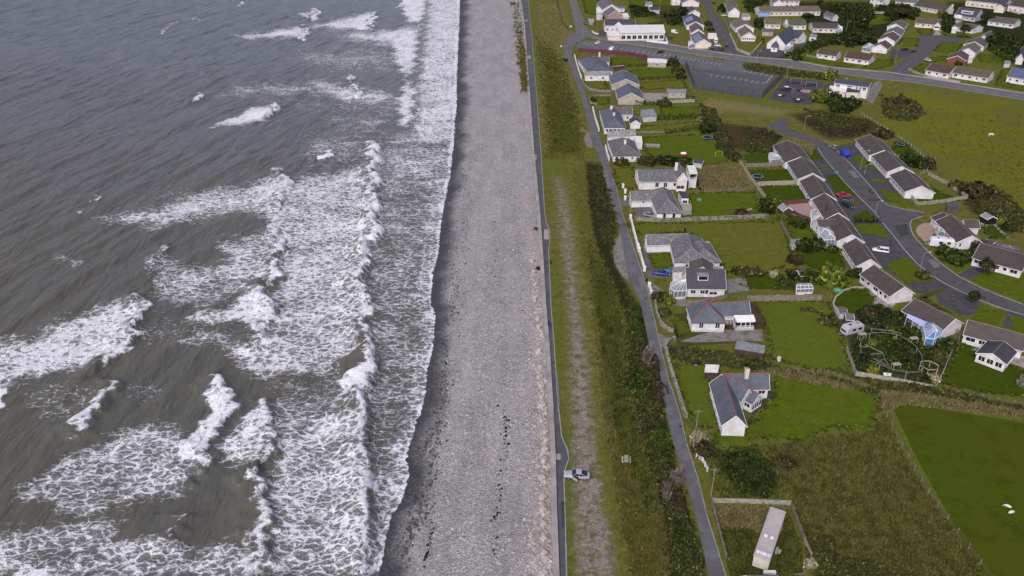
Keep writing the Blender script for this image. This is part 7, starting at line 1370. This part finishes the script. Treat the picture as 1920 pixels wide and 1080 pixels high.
# ================================================================ beach stones, weed, groyne
def stone_mesh(k):
    mb = bmesh.new(); bmesh.ops.create_cube(mb, size=1.0)
    for v in mb.verts: v.co = Vector((v.co.x*rnd.uniform(0.85, 1.1), v.co.y*rnd.uniform(0.85, 1.1), v.co.z*rnd.uniform(0.75, 1.0)))
    bmesh.ops.bevel(mb, geom=mb.edges[:], offset=0.08, segments=1, affect='EDGES'); me = bpy.data.meshes.new('armour_block'); mb.to_mesh(me); mb.free(); return me
SM = [stone_mesh(k) for k in range(4)]; M['block'] = m_noise('concrete_block', (0.33, 0.30, 0.28), (0.45, 0.415, 0.385), 2.0, 0.9)
for me in SM: me.materials.append(M['block'])
blocks = [(1022,812),(1024,829),(1022,846),(1020,866),(1016,898),(1018,935),(1018,959),(1019,986),(1019,1013),(1020,1041),(1019,1078),(1012,658),(1013,691),(1012,709),(1015,727),(1016,746),(1017,763),(1011,614),(1009,600),(1004,560),(1003,535),(1001,512),(998,490)]
for i, (x, y) in enumerate(blocks):
    o = bpy.data.objects.new('armour_block', SM[i % 4]); p = BG(x, y); o.location = (p.x, p.y, p.z+0.3); s_ = rnd.uniform(1.0, 1.25); o.scale = (s_, s_, 0.9); o.rotation_euler = (rnd.uniform(-.1, .1), rnd.uniform(-.1, .1), math.radians(45)+rnd.uniform(-.15, .15)); COL.objects.link(o)
    tag(o, 'square pale concrete block set cornerwise in the shingle below the sea wall', 'block', 'concrete blocks in a row along the sea wall')
def blob_line(name, label, lines, n, smin, smax, mat, jit, flat=0.35, zoff=0.02, verts=6):
    V, Q = [], []
    for ln in lines:
        seg = [math.dist(a, b) for a, b in zip(ln[:-1], ln[1:])]; tot = sum(seg)
        for _ in range(int(n*tot/100)+1):
            s_ = rnd.uniform(0, tot); i = 0
            while s_ > seg[i] and i < len(seg)-1: s_ -= seg[i]; i += 1
            f = s_/seg[i]; x = ln[i][0]+(ln[i+1][0]-ln[i][0])*f+rnd.gauss(0, jit); y = ln[i][1]+(ln[i+1][1]-ln[i][1])*f+rnd.gauss(0, jit*1.5); p = BG(x, y); r = rnd.uniform(smin, smax)*(0.5+rnd.random()**3*1.8); b = len(V); a0 = rnd.uniform(0, 6)
            ring = []
            for k in range(verts): a = a0+6.283*k/verts; rr = r*rnd.uniform(0.5, 1.3); ring.append((p.x+rr*math.cos(a), p.y+rr*math.sin(a)*1.4, p.z+zoff))
            V.extend(ring); V.append((p.x, p.y, p.z+zoff+r*flat)); Q += [(b+k, b+(k+1) % verts, b+verts) for k in range(verts)]
    o = mesh_obj(name, V, Q, M[mat]); return tag(o, label, None, None, 'stuff')
M['weed'] = m_noise('wet_seaweed', (0.010, 0.009, 0.009), (0.02, 0.018, 0.016), 3, 0.6)
M['pstone'] = m_noise('pale_cobbles', (0.28, 0.26, 0.24), (0.44, 0.42, 0.4), 0.9, 0.9, (0.3, 0.22, 0.18), 0.5)
M['dstone'] = m_noise('dark_cobbles', (0.05, 0.05, 0.052), (0.10, 0.1, 0.1), 0.9, 0.7)
blob_line('seaweed', 'black seaweed strewn along the tide lines', [[(884,170),(882,200),(880,235),(876,290),(872,340),(866,400),(862,440),(852,480)], [(840,650),(836,690)], [(953,778),(948,806),(945,840)], [(950,782),(955,800)], [(822,850),(820,862)], [(806,970),(812,990),(804,1010),(800,1030),(796,1062)], [(812,980),(800,1050)], [(940,850),(932,920),(925,980)], [(884,10),(882,60),(884,100)]], 26, 0.07, 0.24, 'weed', 2.2)
blob_line('tide_wrack', 'thin dark weed speckling along the upper tide lines', [[(934,60),(932,150),(930,300),(934,420),(940,560),(944,700),(948,830),(935,950),(920,1080)], [(885,60),(882,160),(878,260),(868,380),(856,480),(842,600),(832,700),(824,800)], [(958,200),(968,420),(985,640)]], 42, 0.05, 0.16, 'weed', 5)
blob_line('pale_cobble_scatter', 'paler cobbles lying on the shingle', [[(990,300),(1000,480),(1008,620),(1014,800),(1016,1080)], [(985,500),(990,700),(995,900),(1000,1080)], [(890,60),(900,300),(890,500),(880,700),(860,900),(850,1080)], [(930,200),(930,500),(925,800),(920,1080)]], 190, 0.07, 0.19, 'pstone', 16, 0.6, 0.0)
blob_line('dark_cobble_scatter', 'dark wet cobbles near the waterline', [[(866,200),(858,320),(842,420),(828,520),(830,620),(815,740),(790,850),(775,960),(745,1080)], [(880,300),(860,500),(840,700),(810,880),(790,1000)]], 240, 0.08, 0.2, 'dstone', 9, 0.6, 0.0)
blob_line('boulder_scatter', 'pinkish boulders banked against the sea wall', [[(1000,480),(1006,560),(1012,640),(1016,720),(1020,800),(1024,900),(1028,1000),(1030,1080)]], 200, 0.14, 0.32, 'pstone', 6, 0.6, 0.0)
tufts('beach_weeds', 'clumps of weeds growing on the shingle below the sea wall', [[(956,2),(974,2),(984,80),(990,170),(976,175),(962,60)], [(972,70),(986,90),(992,172),(978,172)]], 420, 0.7, 'f_grass', 8, 0.14)
def beach_clump(label, x, y, r, h_, mat): o = bush(label, x, y, r, h_, mat); p = BG(x, y); o.location = p
for a in (('olive weed clump below the sea wall near the far promenade', 962, 8, 2.2, 1.0, 'f_olive'), ('olive weed clump beside the concrete ramp', 975, 62, 2.0, 0.9, 'f_olive'), ('brown weed clump above the groyne step', 976, 120, 2.4, 0.9, 'f_brown'), ('dark weed clump low against the wall by the bench', 1005, 430, 0.7, 0.6, 'f_scrub'), ('dark weed clump nearer the bench step', 1009, 505, 0.7, 0.7, 'f_brown')): beach_clump(*a)
# ================================================================ garden and park things
def local(label, name, cat, px, py, rz=0, z=0): return empty(name, G(px, py)+Vector((0, 0, z)), rz, label, cat)
r = local('wooden picnic table with two benches on the coastal grass', 'picnic_table', 'picnic table', 1174, 865, math.radians(84))
mb = MB(); [mb.box(-0.9, 0.9, -0.36+i*0.15, -0.24+i*0.15, 0.72, 0.77) for i in range(5)]; mb.build('table_top', M['paleswood'], r)
for s_ in (-1, 1): mb = MB(); mb.box(-0.9, 0.9, s_*0.72-0.14, s_*0.72+0.14, 0.42, 0.47); mb.build('bench', M['paleswood'], r)
for x in (-0.6, 0.6): mb = MB(); mb.tube((x, -0.7, 0), (x, 0.2, 0.74), 0.05, 4); mb.tube((x, 0.7, 0), (x, -0.2, 0.74), 0.05, 4); mb.beam((x, -0.8, 0.4), (x, 0.8, 0.4), 0.06, 0.1); mb.build('leg', M['paleswood'], r)
def bench(label, px, py, rz, mat='wood'):
    r = local(label, 'park_bench', 'bench', px, py, rz); mb = MB(); mb.box(-0.8, 0.8, -0.22, 0.22, 0.42, 0.47); mb.build('seat', M[mat], r); mb = MB(); mb.box(-0.8, 0.8, 0.22, 0.28, 0.5, 0.9); mb.build('backrest', M[mat], r)
    for x in (-0.65, 0.65): mb = MB(); mb.box(x-0.04, x+0.04, -0.2, 0.24, 0, 0.42); mb.build('leg', M['black'], r)
bench('dark bench facing the sea beside the promenade', 1032, 493, math.radians(90), 'dkwood')
bench('pale bench at the right end of the slate bungalow lawn', 1406, 396, math.radians(20), 'paleswood')
bench('white bench beneath the pergola garden fence', 1663, 707, math.radians(-10), 'pvc')
def trampoline(label, px, py, R_, net=False):
    r = local(label, 'trampoline', 'trampoline', px, py); n = 22; pad, mat_, legs = MB(), MB(), []
    c = [(math.cos(6.2832*i/n), math.sin(6.2832*i/n)) for i in range(n)]
    for i in range(n):
        a, b = c[i], c[(i+1) % n]; pad.poly([(a[0]*R_*0.84, a[1]*R_*0.84, 0.83), (a[0]*R_, a[1]*R_, 0.83), (b[0]*R_, b[1]*R_, 0.83), (b[0]*R_*0.84, b[1]*R_*0.84, 0.83)]); pad.poly([(a[0]*R_, a[1]*R_, 0.83), (a[0]*R_, a[1]*R_, 0.73), (b[0]*R_, b[1]*R_, 0.73), (b[0]*R_, b[1]*R_, 0.83)])
    mat_.poly([(x*R_*0.85, y*R_*0.85, 0.80) for x, y in c]); pad.build('padding', paint('trampoline_pad', (0.16, 0.24, 0.36)), r); mat_.build('jumping_mat', M['cloth_dark'], r)
    for k in range(4): a = k*1.571+0.4; mb = MB(); mb.tube((R_*0.9*math.cos(a), R_*0.9*math.sin(a), 0), (R_*0.95*math.cos(a), R_*0.95*math.sin(a), 0.76), 0.04, 5); mb.build('leg', M['metal'], r)
    if net:
        mb = MB()
        for k in range(8): a = k*0.785; mb.tube((R_*math.cos(a), R_*math.sin(a), 0), (R_*math.cos(a), R_*math.sin(a), 2.3), 0.035, 5)
        for z in (1.3, 1.8, 2.3):
            for i in range(n): mb.tube((*[R_*q for q in c[i]], z), (*[R_*q for q in c[(i+1) % n]], z), 0.02, 3)
        mb.build('net_frame', M['black'], r)
trampoline('large blue rimmed trampoline at the end of the long green lawn', 1326, 261, 2.1)
trampoline('round trampoline in the fenced estate back garden', 1420, 334, 1.9)
trampoline('netted dark trampoline behind the upper row', 1688, 274, 1.6, True)
r = local('lime green swing frame on the long green lawn', 'swing_frame', 'swing', 1347, 294, 0.3); mb = MB(); lm = paint('lime_plastic', (0.28, 0.42, 0.05), 0, 0.5)
for x in (-1.4, 1.4): mb.tube((x, -0.7, 0), (x, 0, 2.0), 0.06, 5); mb.tube((x, 0.7, 0), (x, 0, 2.0), 0.06, 5)
mb.tube((-1.4, 0, 2), (1.4, 0, 2), 0.06, 5); mb.build('frame', lm, r); mb = MB(); mb.box(-0.3, 0.3, -0.12, 0.12, 0.5, 0.55); mb.tube((-0.28, 0, 0.55), (-0.28, 0, 2), 0.015, 3); mb.tube((0.28, 0, 0.55), (0.28, 0, 2), 0.015, 3); mb.build('seat', lm, r)
r = local('red and white toy playhouse on the long green lawn', 'playhouse', 'playhouse', 1281, 292, 0.1); mb = MB(); mb.box(-0.9, 0.9, -0.6, 0.6, 0, 0.9); mb.build('wall', paint('toy_red', (0.4, 0.02, 0.02)), r); mb = MB(); mb.prism([(-1, -0.75), (1, -0.75), (1, 0.75), (-1, 0.75)], 0.9, 1.4, 0, [(-0.8, -0.1), (0.8, -0.1), (0.8, 0.1), (-0.8, 0.1)]); mb.build('roof', M['pvc'], r)
def tank(label, px, py, L, R_, mat, rz, name='gas_tank', cat='tank', up=False):
    r = local(label, name, cat, px, py, rz); mb = MB()
    if up: mb.tube((0, 0, 0), (0, 0, L), R_, 12); mb.tube((0, 0, L), (0, 0, L+0.2), R_, 12, 0, R_*0.5)
    else:
        mb.tube((-L/2, 0, R_+0.2), (L/2, 0, R_+0.2), R_, 14); mb.tube((L/2, 0, R_+0.2), (L/2+0.25, 0, R_+0.2), R_, 14, 0, R_*0.5); mb.tube((-L/2-0.25, 0, R_+0.2), (-L/2, 0, R_+0.2), R_*0.5, 14, 0, R_)
    mb.build('body', M[mat], r, smooth=False); m2 = MB(); m2.box(-L*0.3, L*0.3, -R_*0.7, R_*0.7, 0, 0.24) if not up else m2.box(-R_*.3, R_*.3, -R_*.3, R_*.3, L+0.15, L+0.3); m2.build('saddle' if not up else 'cap', M['concrete'], r)
tank('cream upright tank at the end of the reed hedge on the striped lawn', 1460, 676, 0.9, 0.45, 'cream', 0, up=True)
tank('black tank on a white plinth behind the mown lane lawn', 1304, 684, 1.1, 0.4, 'black', 0.1)
tank('white domed tank on the bank behind the close', 1888, 68, 0.9, 0.9, 'cream', 0, 'water_tank', up=True)
tank('dark wheelie bin beside the lane gate pier', 1212, 527, 0.9, 0.3, 'black', 0, 'wheelie_bin', 'bin', True)
def tarp(label, px, py, L, W_, H_, col, rz, name='boat_cover', cat='cover'):
    r = local(label, name, cat, px, py, rz); h = lambda w_, z: [(w_, 0.0), (w_*0.97, z*0.6), (w_*0.55, z*0.95), (w_*0.15, z)]
    V, Fc = loft([(-L/2, h(W_*0.3, H_*0.5)), (-L/4, h(W_*0.5, H_)), (L/4, h(W_*0.5, H_*0.95)), (L/2, h(W_*0.22, H_*0.6))]); mesh_obj('sheet', V, Fc, paint(name+'_%d' % int(px), col, 0, 0.6), r); m2 = MB(); m2.tube((-L/2, 0, H_*0.52), (L/2, 0, H_*0.62), 0.03, 4); m2.build('rope', M['pvc'], r)
tarp('teal covered boat beside the bright blue saloon', 1250, 512, 2.6, 1.3, 1.1, (0.04, 0.2, 0.28), 0.2)
tarp('blue upturned kayak on the plank fence line', 1447, 561, 3.0, 0.9, 0.7, (0.08, 0.2, 0.42), 0.05, 'kayak', 'kayak'); tarp('green upturned kayak right of the blue one', 1459, 558, 1.8, 0.9, 0.8, (0.1, 0.34, 0.16), 0.1, 'kayak', 'kayak')
tarp('white upturned dinghy behind the plank fence', 1500, 557, 2.6, 1.2, 0.9, (0.6, 0.58, 0.56), 0.0, 'dinghy', 'boat'); tarp('green covered bench beside the feathery conifer', 1571, 546, 2.2, 1.2, 0.9, (0.06, 0.26, 0.13), -0.4, 'garden_cover', 'cover')
tarp('teal recycling box on the estate kerb', 1569, 325, 1.3, 1.0, 0.8, (0.06, 0.24, 0.24), 0.3, 'recycling_box', 'box'); tarp('folded green garden table cover on the slate bungalow lawn', 1311, 376, 1.6, 1.1, 0.8, (0.10, 0.22, 0.16), 0, 'garden_cover', 'cover')
# pergola
r = local('large oval timber pergola round a planted garden', 'pergola', 'pergola', 1672, 655); o_ = G(1672, 655); pts = [(1614,641),(1618,631),(1632,624),(1655,623),(1682,627),(1704,638),(1720,652),(1729,668),(1731,688),(1724,697),(1700,698),(1672,692),(1650,683),(1632,676)]
W3 = [G(x, y, 2.2)-o_ for x, y in pts]; W3 = [Vector((p.x, p.y, 2.2)) for p in W3]; mb = MB()
for i in range(len(W3)-1): mb.beam(W3[i], W3[i+1], 0.1, 0.1)
for a, b in (((1622,646),(1656,662)), ((1656,662),(1658,672)), ((1658,672),(1668,688)), ((1656,662),(1632,664)), ((1638,672),(1664,686)), ((1641,685),(1656,673)), ((1614,641),(1614,661)), ((1612,650),(1628,650))):
    p, q = G(*a, 2.2)-o_, G(*b, 2.2)-o_; mb.beam(Vector((p.x, p.y, 2.2)), Vector((q.x, q.y, 2.2)), 0.12, 0.14)
out = [(1632,616),(1652,618),(1672,620),(1690,625)]; inn = [(1636,624),(1655,623),(1674,626),(1688,630)]
for a, b in zip(out, inn): p, q = G(*a, 2.2)-o_, G(*b, 2.2)-o_; mb.beam(Vector((p.x, p.y, 2.2)), Vector((q.x, q.y, 2.2)), 0.1, 0.12)
for a, b in zip(out[:-1], out[1:]): p, q = G(*a, 2.2)-o_, G(*b, 2.2)-o_; mb.beam(Vector((p.x, p.y, 2.2)), Vector((q.x, q.y, 2.2)), 0.1, 0.12)
mb.build('beams', M['wood'], r)
for p in W3[::2]: mb = MB(); mb.box(p.x-0.06, p.x+0.06, p.y-0.06, p.y+0.06, 0, 2.15); mb.build('post', M['paleswood'], r)
r = local('six sided timber arbour at the fence end of the pergola', 'arbour', 'arbour', 1738, 700); mb = MB(); hx = [Vector((2.0*math.cos(k*1.0472), 1.9*math.sin(k*1.0472), 2.1)) for k in range(6)]
for k in range(6): mb.beam(hx[k], hx[(k+1) % 6], 0.12, 0.14)
mb.build('ring_beam', M['paleswood'], r)
for k in range(6): mb = MB(); mb.box(hx[k].x-.06, hx[k].x+.06, hx[k].y-.06, hx[k].y+.06, 0, 2.05); mb.build('post', M['paleswood'], r)
for lb, x, y in (('pale roofed garden arch on the near side of the pergola', 1677, 697), ('weathered roofed garden arch on the far right of the pergola', 1710, 648), ('pale roofed seat at the left end of the pergola', 1614, 640)):
    r = local(lb, 'garden_arch', 'arch', x, y, 0.2); mb = MB(); mb.box(-0.9, 0.9, -0.5, 0.5, 2.0, 2.12); mb.build('roof', M['paleswood'], r)
    for sx in (-0.8, 0.8):
        for sy in (-0.4, 0.4): mb = MB(); mb.box(sx-.05, sx+.05, sy-.05, sy+.05, 0, 2.0); mb.build('post', M['paleswood'], r)
# playground and court things
r = local('white slide tower on the dark playground matting', 'play_tower', 'play equipment', 1474, 168); mb = MB(); mb.box(-1, 1, -1, 1, 1.4, 1.5); mb.build('platform', M['pvc'], r); mb = MB(); mb.beam((1, 0, 1.45), (4, 0, 0.2), 0.7, 0.08); mb.build('slide', M['metal'], r); mb = MB(); [mb.tube((x, y, 0), (x, y, 2.6), 0.06, 5) for x in (-1, 1) for y in (-1, 1)]; mb.build('posts', M['redwood'], r)
r = local('pink round roundabout on the black matting', 'roundabout', 'play equipment', 1511, 172); mb = MB(); mb.tube((0, 0, 0.1), (0, 0, 0.3), 2.6, 18); mb.build('platform', paint('faded_pink', (0.36, 0.2, 0.22), 0, 0.6), r); mb = MB(); [mb.tube((math.cos(k*1.05)*0.9, math.sin(k*1.05)*0.9, 0.3), (math.cos(k*1.05)*2, math.sin(k*1.05)*2, 1.0), 0.05, 4) for k in range(6)]; mb.build('handrails', M['metal'], r)
for lb, x, y in (('swing frame on the upper playground matting', 1492, 156), ('swing frame on the long right matting of the playground', 1520, 163)):
    r = local(lb, 'swing_frame', 'swing', x, y, -0.2); mb = MB()
    for q in (-2.5, 2.5): mb.tube((q, -1, 0), (q, 0, 2.4), 0.06, 5); mb.tube((q, 1, 0), (q, 0, 2.4), 0.06, 5)
    mb.tube((-2.5, 0, 2.4), (2.5, 0, 2.4), 0.06, 5); mb.build('frame', M['metal'], r); 
    for q in (-1, 1): mb = MB(); mb.box(q-0.25, q+0.25, -0.1, 0.1, 0.5, 0.56); mb.tube((q, 0, 0.56), (q, 0, 2.4), 0.02, 3); mb.build('seat', M['black'], r)
for lb, x, y in (('pale spring rocker on the near left matting', 1462, 181), ('pale climbing dome on the near right matting', 1496, 189)):
    r = local(lb, 'play_spring', 'play equipment', x, y); mb = MB(); mb.tube((0, 0, 0), (0, 0, 0.5), 0.12, 6); mb.build('spring', M['metal'], r); mb = MB(); mb.box(-0.7, 0.7, -0.18, 0.18, 0.5, 0.9); mb.build('seat', M['pvc'], r)
# signs and bins on the lane verge
r = local('small white sign board on the verge at the lane bend', 'sign', 'sign', 1052, 92); mb = MB(); mb.tube((0, 0, 0), (0, 0, 1.6), 0.05, 5); mb.build('post', M['metal'], r); mb = MB(); mb.box(-0.4, 0.4, -0.03, 0.03, 1.2, 2.0); mb.build('board', M['pvc'], r)
r = local('cream information post where the path meets the coast road', 'sign', 'sign', 1070, 54); mb = MB(); mb.tube((0, 0, 0), (0, 0, 1.4), 0.06, 5); mb.build('post', M['wood'], r); mb = MB(); mb.box(-0.6, 0.6, -0.05, 0.05, 1.0, 2.0); mb.build('board', M['cream'], r)
for lb, x, y in (('white gate pillar pair, upper one by the hipped slate bungalow', 1168, 352), ('white gate pillar, lower one by the hipped slate bungalow', 1172, 362), ('white gate pillar at the drive mouth of the hipped slate bungalow', 1172, 375)):
    r = local(lb, 'gate_pillar', 'pillar', x, y); mb = MB(); mb.box(-0.35, 0.35, -0.35, 0.35, 0, 1.3); mb.build('shaft', M['white'], r); mb = MB(); mb.prism([(-.45, -.45), (.45, -.45), (.45, .45), (-.45, .45)], 1.3, 1.6, 0, [(-.1, -.1), (.1, -.1), (.1, .1), (-.1, .1)]); mb.build('cap', M['white'], r)
patch('path_scar', [(1041,-6),(1044,-6),(1056,40),(1068,56),(1066,58),(1053,42)], 'soil', 1.5)
# ================================================================ people and animals
def skin_body(name, verts, edges, radii, mat, parent=None, root=0):
    bm = bmesh.new(); sk = bm.verts.layers.skin.verify(); vs = [bm.verts.new(p) for p in verts]; [bm.edges.new((vs[i], vs[j])) for i, j in edges]
    for k, (q, rr) in enumerate(zip(vs, radii)): q[sk].radius = (rr, rr); q[sk].use_root = (k == root)
    me = bpy.data.meshes.new(name); bm.to_mesh(me); bm.free(); me.materials.append(M[mat]); o = bpy.data.objects.new(name, me); link(o, parent)
    o.modifiers.new('skin', 'SKIN'); s_ = o.modifiers.new('sub', 'SUBSURF'); s_.levels = s_.render_levels = 1; return o
def person(label, p, rz, coat):
    r = empty('person', p, rz, label, 'person')
    v = [(0, 0, .95), (0, 0, 1.2), (0, 0.01, 1.42), (0, 0.01, 1.52), (0, 0.02, 1.62), (0, .03, 1.74), (.17, 0, 1.42), (.24, .03, 1.15), (.25, .12, .92), (-.17, 0, 1.42), (-.24, -.02, 1.15), (-.25, .02, .9), (.1, 0, .88), (.11, .12, .5), (.11, .16, .08), (.11, .3, .04), (-.1, 0, .88), (-.11, -.06, .5), (-.11, -.22, .1), (-.11, -.1, .04)]
    e = [(0, 1), (1, 2), (2, 3), (3, 4), (4, 5), (2, 6), (6, 7), (7, 8), (2, 9), (9, 10), (10, 11), (0, 12), (12, 13), (13, 14), (14, 15), (0, 16), (16, 17), (17, 18), (18, 19)]
    ra = [.15, .15, .14, .06, .1, .08, .07, .055, .04, .07, .055, .04, .09, .07, .05, .04, .09, .07, .05, .04]
    skin_body('body', v, e, ra, coat, r)
    mb = bmesh.new(); bmesh.ops.create_uvsphere(mb, u_segments=8, v_segments=6, radius=0.105); [setattr(q, 'co', Vector((q.co.x, q.co.y*1.1+.01, q.co.z*0.8+1.72))) for q in mb.verts]; me = bpy.data.meshes.new('hair'); mb.to_mesh(me); mb.free(); me.materials.append(M['cloth_dark']); link(bpy.data.objects.new('hair', me), r)
person('person in dark clothes walking along the promenade', G(1029, 613), 0.1, 'cloth_dark')
person('tiny person in pale grey standing on the far shingle', BG(947, 40), 1.4, 'cloth_red')
def quadruped(label, name, cat, px, py, rz, L, H_, mat, graze=True):
    r = empty(name, G(px, py), rz, label, cat); b = H_*0.68; w_ = H_*0.13
    v = [(-L*.42, 0, b), (0, 0, b-.02*H_), (L*.36, 0, b+.02*H_), (L*.52, 0, b+(.0 if graze else .25)*H_), (L*.66, 0, H_*(.32 if graze else 1.1)), (L*.8, 0, H_*(.14 if graze else 1.02))]
    e = [(0, 1), (1, 2), (2, 3), (3, 4), (4, 5)]; k_ = 1.7 if cat == 'sheep' else 1.15; ra = [H_*.19*k_, H_*.22*k_, H_*.2*k_, H_*.13, H_*.11, H_*.07]
    for x, i, bk in ((-L*.40, 0, -1), (L*.33, 2, 1)):
        for s_ in (-1, 1):
            n = len(v); v += [(x, s_*w_, b*.72), (x-bk*0.05*L if bk > 0 else x+.03*L, s_*w_, b*.45), (x if bk > 0 else x-.03*L, s_*w_, 0.04)]; e += [(i, n), (n, n+1), (n+1, n+2)]; ra += [H_*.09, H_*.05, H_*.04]
    n = len(v); v += [(-L*.52, 0, b*1.0), (-L*.55, 0, b*.55)]; e += [(0, n), (n, n+1)]; ra += [H_*.05, H_*.03]
    skin_body('body', v, e, ra, mat, r)
quadruped('white sheep grazing, upper one of the pair on the dark field', 'sheep', 'sheep', 1889, 952, 2.6, 1.0, 0.7, 'fleece')
quadruped('white sheep grazing, lower one of the pair on the dark field', 'sheep', 'sheep', 1895, 963, 0.2, 1.0, 0.7, 'fleece')
quadruped('pale horse grazing in the estate field', 'horse', 'horse', 1857, 256, 0.2, 2.1, 1.6, 'horse')
